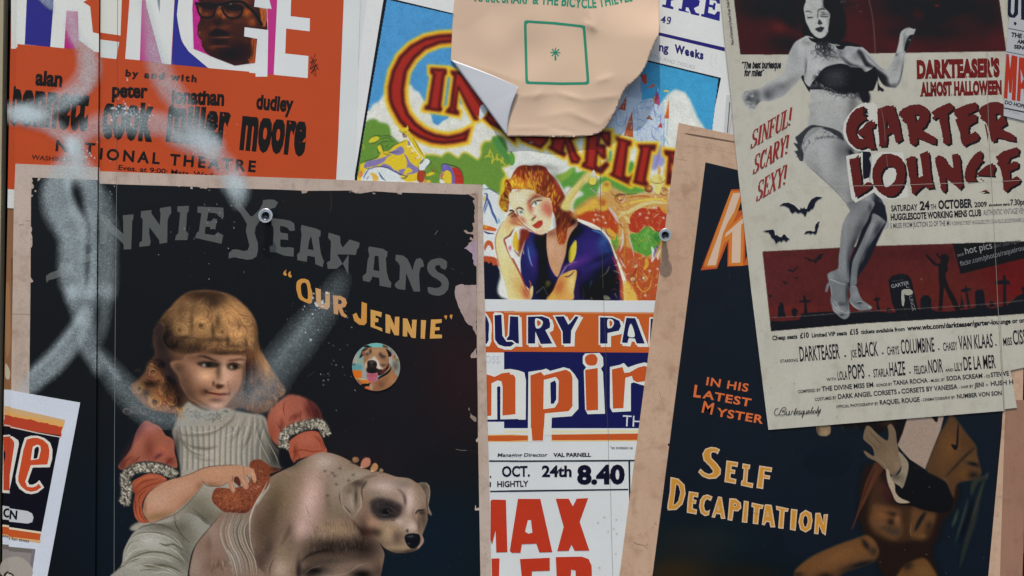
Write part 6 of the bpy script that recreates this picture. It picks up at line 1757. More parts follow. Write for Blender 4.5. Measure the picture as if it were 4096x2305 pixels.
A.B(340, 1240, 26, 18, 'b6b8b4', 0.9); A.B(300, 1330, 22, 30, 'a9aba8', 0.8); A.B(370, 1400, 30, 26, '8f9190', 0.8); A.B(240, 1240, 40, 40, '9a9c9a', 0.7); A.B(330, 1350, 20, 16, '6a6a6c', 0.6)
A.B(1030, 850, 18, 150, '6b6d70', 0.7); A.B(1150, 650, 120, 120, 'a5a7a5', 0.8); A.B(1350, 800, 200, 70, '9b9d9b', 0.8); A.B(1560, 640, 120, 60, '8f9192', 0.8); A.B(1480, 690, 60, 60, '5c5e62', 0.7, rot=40)
A.F('1480 720 1560 780 1640 830 1760 860 1800 920 1790 930 1740 880 1600 860 1560 830 1500 760', '2a2c30', soft=14, a=0.9); A.F('1720 640 1780 700 1830 800 1940 880 2080 990 2100 1060 2140 1110 2200 1115 2170 1135 2060 1120 1960 1060 1920 900 1800 860 1740 760 1690 690', '17181c', soft=8, a=0.97)
A.B(1680, 740, 70, 70, '6f7174', 0.7, rot=30); A.B(1740, 830, 40, 70, '9fa1a0', 0.7, rot=-30)
A.L('1760 640 1860 760 1960 860 2060 930', '7d7f80', 20, soft=5, a=0.8)
A.B(2160, 950, 60, 130, 'a0a2a0', 0.9, rot=15); A.B(2290, 930, 30, 200, '22242a', 0.9, rot=10); A.B(2340, 580, 40, 90, '1a1c20', 0.95, rot=10); A.B(2300, 480, 30, 60, '7a7c7e', 0.6); A.B(2200, 710, 40, 30, '55575c', 0.5); A.B(2240, 800, 40, 60, '8a8c8c', 0.6); A.B(2180, 1100, 60, 30, '55575a', 0.7); A.B(2250, 1080, 30, 60, '17181c', 0.8, rot=20)
A.F('2330 430 2350 400 2420 395 2440 410 2400 440 2370 450 2350 470', 'a4a6a4', soft=3); A.L('2300 440 2340 380 2390 365', '4a4c50', 8, soft=3, a=0.7); A.F('2360 470 2420 450 2430 480 2390 560 2340 650 2300 660 2320 560', '121317', soft=5); A.B(2370, 520, 14, 12, '8a8c8c', 0.8); A.L('2190 705 2240 690 2310 665', '6a6c70', 5, a=0.7); A.B(2195, 712, 14, 12, '33353a', 0.8)
A.L('2130 930 2180 900 2230 920', '76787a', 8, soft=3, a=0.5); A.L('2130 860 2190 860 2220 900', '8a7a78', 8, soft=3, a=0.4)
A.clip = None
# collar ruff
A.F('1070 490 1120 500 1200 500 1330 520 1500 540 1640 560 1760 610 1700 612 1560 600 1520 640 1450 640 1400 590 1320 570 1240 590 1160 560 1100 530', '14151a', soft=5)
for _ in range(60):
    x = rng.uniform(1190, 1330)
    A.L([x, 540, x + rng.normal(20, 40), 620, x + rng.normal(40, 70), 680 + rng.normal(0, 25), x + rng.normal(60, 80), 750 + rng.normal(0, 30)], ('17181c', '303238')[rng.integers(2)], rng.uniform(5, 12), a=0.8, taper=2)
A.L('1330 565 1400 585 1440 575', 'b4b6b2', 12, soft=3); A.L('1400 605 1440 590 1480 590', 'a8aaa8', 10, soft=3); A.L('1430 610 1480 630 1530 625', '15161a', 24, soft=3)
# face
at(*SX)
A.solid('400 -30 330 90 280 220 270 330 310 560 340 720 420 880 490 1030 560 1110 640 1190 750 1240 880 1230 980 1150 1050 1030 1070 900 1080 760 1100 600 1110 480 1000 300 940 250 960 -30', 'b4b6b2', soft=8)
A.B(950, 60, 90, 200, '2a2b2f', 0.95); A.B(900, 260, 60, 60, '4a4b4f', 0.6); A.B(1060, 700, 60, 160, '7a7c7c', 0.6); A.B(1080, 420, 80, 100, '6e706f', 0.6); A.B(560, 300, 200, 250, 'a6a8a5', 0.7); A.B(450, 1000, 60, 120, '8a8c8b', 0.6, rot=-30); A.B(1010, 1080, 60, 80, '75777a', 0.5)
A.clip = None
A.F('960 -30 900 100 910 220 960 300 1050 380 1120 470 1110 600 1080 800 1060 1000 1300 1100 1500 800 1400 -30', '111216', soft=16)
A.F('960 470 1010 420 1080 430 1110 480 1100 540 1000 540', '83857f', soft=12, a=0.7)
A.L('320 420 350 385 420 380 480 400 530 435', '15161a', 30, soft=5, a=0.95, taper=1); A.L('700 410 740 350 800 315 880 305 960 330', '141519', 44, soft=8, a=0.95)
A.L('370 610 430 590 500 580 580 560', '1c1d20', 36, soft=8, a=0.9); A.L('360 545 420 565 480 570 570 550', '2a2b2e', 14, soft=5, a=0.7); A.B(480, 590, 70, 24, '2a2b2e', 0.7)
A.L('770 500 850 500 950 490 1000 480', '1a1b1f', 24, soft=8, a=0.85); A.L('780 540 880 560 980 560 1080 545', '17181c', 36, soft=8, a=0.9); A.B(900, 440, 70, 60, '4a4b4f', 0.8); A.B(830, 400, 50, 50, '7c7e7c', 0.8); A.L('740 390 720 460 720 560 700 600', '33343a', 36, soft=12, a=0.8); A.L('800 520 880 525 960 520', '8a8c8a', 10, soft=3, a=0.8)
A.F('750 640 800 670 840 720 875 770 830 805 780 815 730 800 710 760 720 730', '2a2b2f', soft=10, a=0.95); A.L('610 785 640 780 690 785', '3c3d41', 12, soft=4, a=0.8)
A.F('620 975 660 930 700 905 750 900 800 870 860 885 935 910 900 970 860 1030 800 1055 740 1045 690 1010 650 980', '232227', soft=5); A.B(800, 990, 70, 30, '3c3a3e', 0.7); A.L('870 1060 930 1010 950 960', '6a6c6c', 12, soft=5, a=0.6)
A.L('440 940 520 1080 620 1180', '8a8440', 8, soft=3, a=0.5)
# corset top
at(*SV)
A.solid('980 1000 1010 980 1020 1060 1080 1120 1120 1060 1180 990 1230 920 1290 870 1380 840 1480 825 1560 840 1620 870 1740 880 1800 930 1870 900 1930 870 1960 1000 1930 1110 1900 1170 1840 1190 1860 1290 1820 1330 1760 1310 1730 1220 1640 1210 1540 1220 1440 1210 1340 1180 1240 1160 1100 1160 1080 1190 1050 1140', '15161b', soft=3)
A.B(1420, 1000, 150, 110, '3a3b40', 0.95); A.B(1380, 1060, 110, 70, '2c2d32', 0.8); A.B(1160, 1110, 60, 30, '484a4e', 0.8); A.B(1700, 1000, 140, 120, '0f1014', 0.9); A.B(1100, 1120, 30, 26, '5a5c60', 0.6)
A.hair(260, '1250 950 1350 880 1550 900 1600 1000 1560 1120 1350 1120', ['55575c', '18191e', '45474c'], 5, 22, lambda x, y: (x * 11 + y * 17) % 360, spread=60, a=0.6)
A.clip = None
for _ in range(110):
    t = rng.random()
    x, y = 1160 + 640 * t, 1050 + 150 * math.sin(min(1, t * 1.5) * 1.57)
    A.L([x, y, x + rng.normal(6, 22), y + 40, x + rng.normal(6, 40), y + rng.uniform(50, 105)], ('17181c', '2c2e33', '8a8c8b')[rng.integers(3)], rng.uniform(4, 9), a=0.8, taper=2)
for _ in range(26):
    t = rng.random()
    x, y = 1140 + 120 * t, 1040 - 110 * t
    A.L([x, y, x - 30, y - 8 + rng.normal(0, 8), x - 50, y - 26 + rng.normal(0, 10)], '1a1b20', 5, a=0.85, taper=2)
A.L('975 1000 1010 1060 1060 1150 1090 1190', '1c1d22', 14, soft=3); A.L('1940 900 1960 1000 1965 1100', '17181c', 8); A.F('1960 1070 1990 1120 2040 1160 2020 1190 1990 1170 1975 1180 1960 1170', '1a1b20', soft=2)
A.F('1720 1200 1840 1190 1860 1290 1820 1340 1760 1310', '17181d', soft=8)
# hips and thigh
at(*SH)
A.solid('500 -20 480 100 450 240 430 290 340 360 300 400 320 460 280 465 300 500 330 540 290 570 320 620 370 680 400 680 450 740 560 830 700 960 850 1110 960 1250 1000 1300 980 1500 1400 1500 1400 1340 1350 1160 1260 1060 1240 900 1200 500 1100 -20', 'a3a5a3', soft=3)
A.B(600, 130, 120, 160, 'a0a2a0', 0.8); A.B(650, 620, 230, 200, 'a8aaa8', 0.9); A.B(880, 520, 110, 140, '7f8182', 0.8); A.B(960, 560, 60, 60, '3c3e44', 0.9, rot=40); A.B(800, 1000, 160, 100, '8a8c8b', 0.7); A.B(1100, 1180, 90, 110, '9b9d9a', 0.9); A.B(1280, 1150, 60, 140, '1b1e2b', 0.95); A.B(1340, 1250, 60, 130, '1b1e2b', 0.95); A.B(1200, 1380, 60, 60, '55575c', 0.6)
A.clip = None
A.F('300 400 345 360 400 310 440 275 500 245 560 250 700 275 780 300 860 350 890 440 860 420 800 380 700 320 600 290 520 330 450 400 400 440 380 500 400 600 390 680 350 670 310 590 290 565 330 545 280 465 330 470', '2c2e33', soft=5, a=0.95)
A.F('390 440 420 370 470 310 540 275 640 280 560 320 480 380 430 430 395 460', '8b8d8c', soft=5)
A.hair(330, '300 460 380 440 520 340 700 290 860 350 880 440 700 370 560 400 520 480 400 600 390 680 310 600', ['16171b', '6d6f72', '2c2e32', '8a8c8c'], 7, 34, lambda x, y: (x * 9 + y * 5) % 180, spread=50, a=0.8)
for _ in range(60):
    x = rng.uniform(560, 880)
    A.L([x, 380 + (x - 700) ** 2 / 900, x + rng.normal(0, 14), 410 + (x - 700) ** 2 / 900], '3a3c40', 6, a=0.6, taper=2)
A.F('960 540 1020 590 1100 570 1130 640 1100 700 960 620', '1c1e26', soft=6, a=0.9)
A.F('1110 560 1180 560 1215 600 1190 640 1215 740 1190 880 1130 900 1110 760', '1a1c26', soft=2)
A.L('450 735 560 830 700 960 850 1110 960 1250', '3c3e42', 6, soft=2, a=0.7)
A.L('60 990 500 1000 960 995', 'bdbbae', 5, soft=2, a=0.5, taper=0)
# legs
at(*SG)
A.F('620 -40 760 -10 790 80 805 180 780 250 700 420 640 560 560 720 480 830 440 900 420 1000 440 1060 350 1060 340 980 300 940 350 700 420 520 520 240 600 60', '1b1e28', soft=3)
A.solid('330 -30 350 50 360 80 300 160 260 280 245 400 235 520 220 640 215 760 180 800 240 900 340 940 345 800 350 660 390 540 440 430 500 300 560 200 600 100 640 -40', '85898b', soft=4)
A.B(400, 200, 90, 160, '999c9c', 0.9); A.B(290, 600, 50, 260, '8b8f91', 0.8); A.B(480, 280, 60, 130, '55585d', 0.85, rot=20); A.B(400, 480, 40, 130, '33363e', 0.85, rot=18); A.B(345, 720, 30, 180, '2c2f37', 0.85); A.B(560, 120, 50, 80, '6a6d70', 0.7, rot=20); A.B(600, 40, 30, 60, '3c3f46', 0.8); A.B(260, 880, 50, 50, '75797c', 0.6)
A.clip = None
A.solid('640 105 780 195 760 240 700 330 620 450 560 560 520 660 460 760 440 870 430 960 360 980 370 820 390 680 430 590 500 440 560 300 610 200', '75797b', soft=4)
A.B(620, 280, 50, 130, '8c9092', 0.8, rot=20); A.B(690, 300, 40, 110, '33363e', 0.9, rot=25); A.B(560, 560, 30, 120, '22252d', 0.9, rot=24); A.B(460, 560, 30, 160, '8c9092', 0.8, rot=22); A.B(480, 740, 24, 100, '22252d', 0.9, rot=14); A.B(700, 160, 70, 30, '8c8f8f', 0.8, rot=35); A.B(390, 880, 18, 90, '7d8184', 0.8)
A.clip = None
# shoes
A.solid('90 830 160 795 210 800 240 880 330 950 330 1100 350 1250 350 1330 300 1380 240 1360 180 1300 140 1230 120 1150 130 1060 110 970 80 1050 60 1040 80 960 100 930 85 870', '767a7c', soft=3)
A.B(240, 1050, 70, 110, '8b8f91', 0.8); A.B(320, 1060, 20, 160, '2c2f37', 0.85); A.B(200, 1250, 70, 60, '9ea1a2', 0.7); A.B(130, 870, 40, 40, '8e9294', 0.8); A.B(260, 1200, 60, 26, '3f4248', 0.8); A.B(260, 1330, 30, 14, '22242a', 0.8); A.B(330, 1300, 20, 20, 'a4a7a7', 0.7); A.clip = None
A.L('110 900 160 915 240 950 320 965', 'a6a9aa', 16, soft=3); A.L('120 960 130 1040 140 1100', 'a0a3a4', 10, soft=3); A.L('80 960 70 1010 65 1050', '6a6e72', 16, soft=3)
for sp in ('140 1180 180 1240 240 1290', '150 1150 200 1200 230 1260', '190 1290 240 1280 320 1310', '140 1240 170 1290 210 1310'):
    A.L(sp, 'aaadae', 12, soft=3, a=0.8)
A.solid('355 990 430 980 460 1060 500 1140 560 1190 620 1230 610 1260 560 1270 480 1275 420 1250 370 1200 345 1150 360 1100', '777b7d', soft=3)
A.B(420, 1080, 40, 60, '8b8f91', 0.8); A.B(470, 1180, 40, 20, '26282e', 0.85); A.B(540, 1210, 50, 30, '8f9394', 0.8); A.B(590, 1235, 22, 12, 'b4b6b6', 0.9); A.clip = None
A.L('350 1160 400 1220 470 1260', 'aaadae', 10, soft=2); A.L('420 1180 480 1165 530 1180', 'a2a5a6', 12, soft=3); A.L('360 985 400 990 430 985', '9a9da0', 10, soft=3)
# printed shading and contour lines of the dancer
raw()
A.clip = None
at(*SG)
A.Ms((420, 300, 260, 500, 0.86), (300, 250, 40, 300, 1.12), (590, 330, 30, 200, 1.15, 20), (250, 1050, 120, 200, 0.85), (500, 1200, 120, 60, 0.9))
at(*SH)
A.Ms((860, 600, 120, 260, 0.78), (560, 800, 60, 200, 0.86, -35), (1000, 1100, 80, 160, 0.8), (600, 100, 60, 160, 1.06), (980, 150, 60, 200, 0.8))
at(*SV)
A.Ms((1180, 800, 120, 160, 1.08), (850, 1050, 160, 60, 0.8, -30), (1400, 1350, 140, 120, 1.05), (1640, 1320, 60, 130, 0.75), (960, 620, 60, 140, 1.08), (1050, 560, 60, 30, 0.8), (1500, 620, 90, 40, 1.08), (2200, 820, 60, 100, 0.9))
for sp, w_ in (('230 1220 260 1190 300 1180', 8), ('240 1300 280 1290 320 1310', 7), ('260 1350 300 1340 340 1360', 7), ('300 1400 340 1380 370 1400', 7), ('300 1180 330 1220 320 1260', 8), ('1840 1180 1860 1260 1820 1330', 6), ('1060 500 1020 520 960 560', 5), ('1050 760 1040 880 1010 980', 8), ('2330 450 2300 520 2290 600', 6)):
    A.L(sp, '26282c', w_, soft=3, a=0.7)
raw()
A.grain(0.035)
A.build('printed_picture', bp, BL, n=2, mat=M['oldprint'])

q = Ink(BL, 8)
at(3300, 360, 2.8995)
OW = 'c4c3b9'
q.poly('200 490 215 380 260 300 330 220 400 170 470 148 480 160 560 150 600 200 620 600 590 700 520 720 430 715 340 700 270 640 220 560', OW, sm=0)
q.poly('238 770 330 745 400 735 430 725 432 1040 500 1020 520 1100 530 900 540 760 640 720 900 730 960 1240 760 1280 640 1260 560 1190 350 1310 300 1260 260 980', OW, sm=0)
q.poly('432 735 500 728 530 760 505 800 525 880 500 1020 445 1040 435 900', '171923')
q.build('pale_letter_surround', bp)
# brushed red letters with a black drop shadow
RD2, BK2 = '5a1f1b', '151416'
def rag(spec, holes=(), off=(24, 19), amp=6):
    ls = [P(spec)] + [P(h) for h in holes]
    d = np.array([W(off[0]), W(off[1])])
    jl = [jagged(l, W(amp)) for l in ls]
    q.loops([l + d for l in jl], BK2)
    rag.todo.append(jl)
rag.todo = []
def flush():
    for jl in rag.todo:
        q.loops(jl, RD2)
    rag.todo.clear()
q = Ink(BL, 14)
rag('445 190 470 240 440 260 480 290 455 310 485 345 440 360 390 400 360 450 350 510 375 560 430 575 460 540 400 545 360 490 430 440 480 380 550 345 545 380 575 375 570 440 535 450 560 600 585 690 500 690 490 660 400 690 320 660 260 590 235 500 240 400 280 300 350 225')
rag('600 225 660 205 715 185 760 190 790 175 810 260 850 370 860 430 870 500 890 580 840 610 815 620 800 540 770 500 710 530 715 580 700 660 620 660 620 560 605 400', holes=('710 330 735 440 700 450',))
rag('855 265 900 215 980 180 1080 168 1160 200 1200 260 1200 340 1160 420 1110 465 1200 510 1280 560 1280 630 1260 640 1160 600 1060 560 1065 620 1020 650 975 630 960 500 940 390 890 370 900 320 850 310', holes=('1030 290 1080 285 1090 320 1050 380',))
rag('1220 265 1290 215 1370 180 1440 150 1475 185 1480 230 1410 280 1420 400 1440 540 1448 620 1400 640 1365 620 1350 500 1320 380 1315 320 1250 350 1230 330 1260 300')
rag('1480 240 1560 200 1640 170 1730 145 1760 175 1750 240 1660 280 1640 320 1700 290 1750 290 1750 370 1660 420 1650 520 1740 485 1780 540 1760 590 1640 640 1600 660 1570 600 1550 480 1520 400 1500 350 1530 330 1490 290')
rag('1760 240 1800 200 1900 150 2000 140 2060 170 2080 260 2080 330 2100 400 2050 430 2030 450 2110 490 2190 530 2200 600 2120 590 2010 560 1980 560 1970 600 1920 610 1900 500 1870 400 1840 360 1790 340 1800 300', holes=('1965 290 2010 270 2030 310 1980 370',))
rag('275 805 350 790 385 755 390 860 410 1000 420 1110 500 1070 540 1080 530 1130 480 1170 400 1220 350 1250 330 1180 300 1000')
rag('540 1020 545 920 590 820 660 750 750 738 850 775 910 860 925 960 910 1080 860 1180 790 1235 700 1235 620 1190 560 1110', holes=('640 1010 660 940 710 890 760 885 810 920 825 980 800 1060 740 1120 690 1130 655 1090',))
rag('930 800 1000 770 1045 780 1050 900 1060 1020 1130 1000 1110 860 1090 750 1180 705 1200 760 1210 900 1230 1050 1255 1140 1180 1150 1140 1110 1060 1180 1030 1220 1000 1200 980 1060 950 920')
rag('1265 790 1310 760 1370 780 1410 850 1480 920 1465 780 1470 750 1530 738 1560 800 1570 960 1590 1120 1550 1160 1500 1110 1390 1020 1400 1160 1370 1200 1340 1160 1310 1000 1280 880')
rag('1800 705 1820 760 1800 800 1830 820 1790 860 1740 930 1725 1000 1750 1060 1800 1060 1815 1030 1760 1040 1730 990 1800 930 1860 880 1940 850 1965 900 1945 960 1960 1080 1980 1180 1900 1195 1860 1160 1780 1190 1700 1170 1640 1110 1610 1020 1620 920 1670 820 1730 745')
rag('1970 780 2060 710 2140 690 2215 665 2240 700 2230 760 2130 800 2110 870 2180 830 2230 840 2230 900 2130 950 2140 1040 2220 1000 2260 1050 2230 1090 2150 1130 2090 1190 2060 1160 2050 1020 2020 900 1980 860 2000 830')
flush()
q.poly('1840 400 1860 400 1885 520 1880 610 1865 520', '6a3a26'); 
q.line('100 1118 700 1110 1280 1090 1800 1075 2260 1050', 'aaa79b', 4, taper=0); q.line('640 200 680 400 690 600', '8a7a72', 3); q.line('705 760 720 900', '8a7a72', 3)
for _ in range(26):
    x, y = rng.uniform(430, 480), rng.uniform(200, 300)
    q.line([x, y, x + 14, y + 10, x + 22, y + 4], BK2, 6)
q.build('red_title_lettering', bp)
q = Ink(BL, 60)
crop(3, 0)
RB = '6a1b17'
q.text("DARKTEASER'S", '1492 785', '2325 765', 160, RB, bold=0.07, spacing=1.06)
q.text('ALMOST HALLOWEEN', '1528 965', '2345 945', 122, RB, bold=0.07, spacing=1.06)
for i in range(34):
    x = 1500 + i * 24 + rng.normal(0, 5); y = 782 - i * 0.6
    h_ = rng.uniform(8, 28)
    q.poly([x, y, x + 12, y, x + 6, y + h_], RB)
    y = 962 - i * 0.6
    q.poly([x + 20, y, x + 31, y, x + 26, y + h_ * 0.8], RB)
q.build('dripping_lettering', bp)
q = Ink(BL, 60)
crop(3, 1)
DT = '1c1c22'
def run(parts, y0, y1, xa, xb):
    """words set one after another along one slanting line"""
    for body, xs, xe, h, b in parts:
        ya = y0 + (y1 - y0) * (xs - xa) / (xb - xa); ye = y0 + (y1 - y0) * (xe - xa) / (xb - xa)
        q.text(body, [xs, ya], [xe, ye], h, DT, bold=b)
run([('SATURDAY', 1235, 1500, 58, 0.03), ('24', 1522, 1622, 82, 0.04), ('TH', 1630, 1685, 48, 0.02), ('OCTOBER', 1708, 2050, 82, 0.04), ('2009', 2070, 2195, 48, 0.03), ('showdown starts', 2215, 2425, 26, 0.04), ('7.30pm', 2432, 2600, 56, 0.03)], 680, 612, 1235, 2576)
run([('HUGGLESCOTE WORKING MENS CLUB', 1230, 2140, 62, 0.04)], 770, 725, 1230, 2140)
DT = '55555a'
run([('AUTHENTIC VINTAGE VENUE', 2160, 2620, 55, 0.0)], 722, 698, 2160, 2620)
run([('5 MILES FROM JUCTION 22 OF THE M1', 1226, 1830, 50, 0.01), ('9 DENNIS STREET HUGGLESCOTE COALVILLE LEICESTERSHIRE LE67 2', 1842, 2620, 38, 0.0)], 850, 785, 1226, 2576)
DT = '1c1c22'
crop(2, 0)
q.text('\u201cThe best burlesque', '2302 690', '2700 690', 62, DT, bold=0.05, shear=0.12, xh=0.8)
q.text('for miles\u201d', '2330 768', '2530 768', 62, DT, bold=0.05, shear=0.12, xh=0.8)
q.text('Photo of Darkteaser by Raquel Rouge. Design by', '2230 455', '2175 -10', 26, '2a2a2c', bold=0.01)
crop(3, 2)
def run2(parts, ya, yb, xa, xb, c='1e1e24'):
    for body, xs, xe, h, b in parts:
        b += 0.014
        y1_ = ya + (yb - ya) * (xs - xa) / (xb - xa); y2_ = ya + (yb - ya) * (xe - xa) / (xb - xa)
        q.text(body, [xs, y1_], [xe, y2_], h, c, bold=b)
run2([('Cheap seats', 40, 292, 42, 0.02), ('\u00a310', 318, 408, 52, 0.025), ('Limited VIP seats', 436, 790, 40, 0.02), ('\u00a315', 818, 905, 52, 0.025), ('tickets available from', 930, 1370, 38, 0.02), ('www.wix.com/darkteaser/garter-lou', 1395, 2320, 48, 0.025), ('unge or on', 2325, 2580, 44, 0.025)], 525, 345, 40, 2576)
C2 = '222228'
run2([('STARRING', 120, 298, 30, 0.0), ('DARKTEASER', 318, 720, 145, 0.0), ('\u2022', 762, 785, 40, 0), ('JOE', 828, 888, 75, 0.0), ('BLACK', 905, 1105, 140, 0.0), ('\u2022', 1140, 1160, 40, 0), ('CHRYS', 1195, 1315, 80, 0.0), ('COLUMBINE', 1335, 1670, 140, 0.0), ('\u2022', 1705, 1722, 40, 0), ('CHASSY', 1758, 1900, 80, 0.0), ('VAN KLAAS', 1915, 2258, 135, 0.0), ('\u2022', 2278, 2295, 40, 0)], 752, 592, 120, 2300, C2)
run2([('MISS', 2362, 2450, 75, 0.0), ('CISSY', 2462, 2640, 140, 0.0)], 580, 560, 2362, 2576, C2)
run2([('WITH', 585, 680, 28, 0.0), ('LOLA', 698, 795, 85, 0.0), ('POPS', 808, 968, 140, 0.0), ('\u2022', 1005, 1022, 40, 0), ('STARLA', 1058, 1210, 80, 0.0), ('HAZE', 1220, 1378, 135, 0.0), ('\u2022', 1415, 1432, 40, 0), ('FELICIA', 1468, 1600, 80, 0.0), ('NOIR', 1612, 1755, 130, 0.0), ('AND', 1778, 1858, 28, 0.0), ('LILY', 1872, 1955, 80, 0.0), ('DE LA MER', 1965, 2285, 130, 0.0)], 935, 802, 585, 2285, C2)
run2([('COMPERED BY', 298, 525, 30, 0.0), ('THE DIVINE MISS EM', 538, 1055, 46, 0.008), ('- SONGS BY', 1065, 1245, 28, 0.0), ('TANIA ROCHA', 1255, 1600, 44, 0.008), ('- MUSIC BY', 1612, 1775, 28, 0.0), ('SODA SCREAM', 1790, 2150, 44, 0.008), ('- DJ', 2165, 2225, 26, 0), ('STEV', 2235, 2350, 44, 0.008), ('VE', 2355, 2418, 46, 0.008)], 1058, 880, 298, 2418, '2a2a30')
run2([('COSTUMES BY', 468, 685, 30, 0.0), ('DARK ANGEL CORSETS', 700, 1290, 46, 0.008), ('&', 1305, 1325, 24, 0.0), ('CORSETS BY VANESSA', 1338, 1900, 46, 0.008), ('- HAIR BY', 1915, 2060, 26, 0.0), ('JENI', 2070, 2165, 42, 0.008), ('AT', 2185, 2212, 22, 0), ('HUSH H', 2235, 2460, 44, 0.008)], 1135, 965, 468, 2460, '2a2a30')
run2([('OFFICIAL PHOTOGRAPHY BY', 682, 1105, 28, 0.0), ('RAQUEL ROUGE', 1120, 1520, 44, 0.008), ('- CINEMATOGRAPHY BY', 1535, 1875, 28, 0.0), ('NUMBER VON SON', 1895, 2345, 42, 0.008)], 1208, 1075, 682, 2345, '2a2a30')
at(3040, 980, 2.4394)
q.text('GARTER', '1278 422', '1450 385', 34, '8a8a88', bold=0.01); q.text('Darkteaser\'s', '1285 362', '1400 345', 14, '4a4a4c'); q.text('L', '1425 420', '1450 412', 24, '8a8a88')
q.text('UNGE', '1445 505', '1480 645', 34, '7a7a78', bold=0.0, up=(1, -0.25))
q.poly('1375 445 1400 432 1460 432 1485 455 1480 480 1450 492 1420 490 1400 480 1405 540 1395 600 1380 590 1372 520', '9b9a8c', sm=0)
q.text('see', '1920 118', '1985 100', 34, '6f6f6e'); q.text('hot pics', '2000 92', '2260 35', 62, '8f8f8c', bold=0.0, xh=0.75); q.text('ohh! past nights', '2275 32', '2540 -28', 34, '55555a')
q.text('flickr.com/photos/raquelrouge', '1950 208', '2620 38', 46, '77777a', bold=0.0, xh=0.75)
q.build('small_lettering', bp, each=True)
# thin sloping red words, bats, script
q = Ink(BL, 200)
RS = '8a2f28'
crop(2, 0)
def word(strokes, o, s, sl, w1=13, w2=5):
    """serif letters drawn with a thick and a thin nib; sl = rise per unit, s = size"""
    ox, oy = o
    for kind, pts in strokes:
        a = np.array(pts, dtype=float).reshape(-1, 2) * s
        pp = np.stack([ox + a[:, 0] * 0.94 - a[:, 1] * 0.10 + 0.25 * (s - a[:, 1]) * 1.0, oy + a[:, 1] - a[:, 0] * sl], 1)
        q.line(pp.ravel(), RS, w1 if kind == 'T' else w2, sm=1 if len(pts) > 6 else 0)
GLY = {'S': (0.55, [('T', [.12, .22, .2, .48, .42, .62, .45, .8, .38, .94]), ('t', [.45, .25, .42, .08, .28, .02, .16, .08, .12, .22]), ('t', [.38, .94, .25, 1, .12, .94, .08, .75]), ('t', [.46, .02, .45, .25]), ('t', [.07, .75, .06, 1])]),
       'I': (0.3, [('T', [.15, 0, .15, 1]), ('t', [.03, 0, .27, 0]), ('t', [.03, 1, .27, 1])]),
       'N': (0.6, [('t', [.12, 0, .12, 1]), ('T', [.12, 0, .5, 1]), ('t', [.5, 1, .5, 0]), ('t', [.02, 0, .15, 0]), ('t', [.4, 0, .6, 0]), ('t', [.03, 1, .22, 1])]),
       'F': (0.5, [('T', [.13, 0, .13, 1]), ('t', [.02, 0, .45, 0, .46, .2]), ('t', [.13, .47, .35, .47]), ('t', [.35, .36, .35, .6]), ('t', [.02, 1, .28, 1])]),
       'U': (0.58, [('T', [.13, 0, .13, .7, .2, .95, .32, 1]), ('t', [.32, 1, .46, .92, .5, .7, .5, 0]), ('t', [.02, 0, .25, 0]), ('t', [.4, 0, .6, 0])]),
       'L': (0.5, [('T', [.13, 0, .13, 1]), ('t', [.02, 0, .26, 0]), ('t', [.02, 1, .44, 1, .46, .75])]),
       '!': (0.25, [('T', [.12, 0, .12, .7]), ('T', [.12, .9, .12, 1])]),
       'C': (0.55, [('T', [.3, .02, .14, .2, .1, .5, .15, .82, .32, .99]), ('t', [.3, .02, .42, .08, .47, .3]), ('t', [.32, .99, .45, .9, .48, .75]), ('t', [.47, 0, .47, .3])]),
       'A': (0.58, [('t', [.08, 1, .3, 0]), ('T', [.3, 0, .5, 1]), ('t', [.18, .62, .42, .62]), ('t', [0, 1, .18, 1]), ('t', [.4, 1, .6, 1])]),
       'R': (0.58, [('T', [.13, 0, .13, 1]), ('t', [.02, 0, .3, 0]), ('T', [.28, 0, .42, .1, .44, .27, .38, .44, .26, .5]), ('t', [.13, .5, .28, .5]), ('T', [.28, .5, .4, .85, .56, 1]), ('t', [.02, 1, .25, 1])]),
       'Y': (0.55, [('T', [.08, 0, .28, .52]), ('t', [.28, .52, .48, 0]), ('T', [.28, .52, .28, 1]), ('t', [0, 0, .2, 0]), ('t', [.38, 0, .56, 0]), ('t', [.17, 1, .4, 1])]),
       'E': (0.52, [('T', [.13, 0, .13, 1]), ('t', [.02, 0, .43, 0, .45, .2]), ('t', [.13, .48, .32, .48]), ('t', [.32, .38, .32, .6]), ('t', [.02, 1, .44, 1, .47, .78])]),
       'X': (0.58, [('T', [.08, 0, .48, 1]), ('t', [.48, 0, .08, 1]), ('t', [0, 0, .2, 0]), ('t', [.38, 0, .58, 0]), ('t', [0, 1, .18, 1]), ('t', [.38, 1, .58, 1])])}
def sloping(txt, x0, y0, x1, y1, size):
    """baseline runs from (x0, y0) to (x1, y1)"""
    tot = sum(GLY[c][0] for c in txt)
    k = (x1 - x0) / tot
    x = x0
    sl = (y0 - y1) / (x1 - x0)
    for c in txt:
        wd, st = GLY[c]
        for kind, pts in st:
            a = np.array(pts, dtype=float).reshape(-1, 2)
            px = x + a[:, 0] * k + (1 - a[:, 1]) * size * 0.17
            py = y0 - (px - x0) * sl - (1 - a[:, 1]) * size
            q.line(np.stack([px, py], 1).ravel(), RS, 13 if kind == 'T' else 6, sm=1 if len(pts) > 6 else 0)
        x += wd * k
full()
def sl_full(txt, x0, y0, x1, y1, size):
    tot = sum(GLY[c][0] for c in txt); k = (x1 - x0) / tot; x = x0; sl = (y0 - y1) / (x1 - x0)
    for c in txt:
        wd, st = GLY[c]
        for kind, pts in st:
            a = np.array(pts, dtype=float).reshape(-1, 2)
            px = x + a[:, 0] * k + (1 - a[:, 1]) * size * 0.13
            py = y0 - (px - x0) * sl - (1 - a[:, 1]) * size
            q.line(np.stack([px, py], 1).ravel(), RS, 5.2 if kind == 'T' else 2.6, sm=1 if len(pts) > 6 else 0)
        x += wd * k
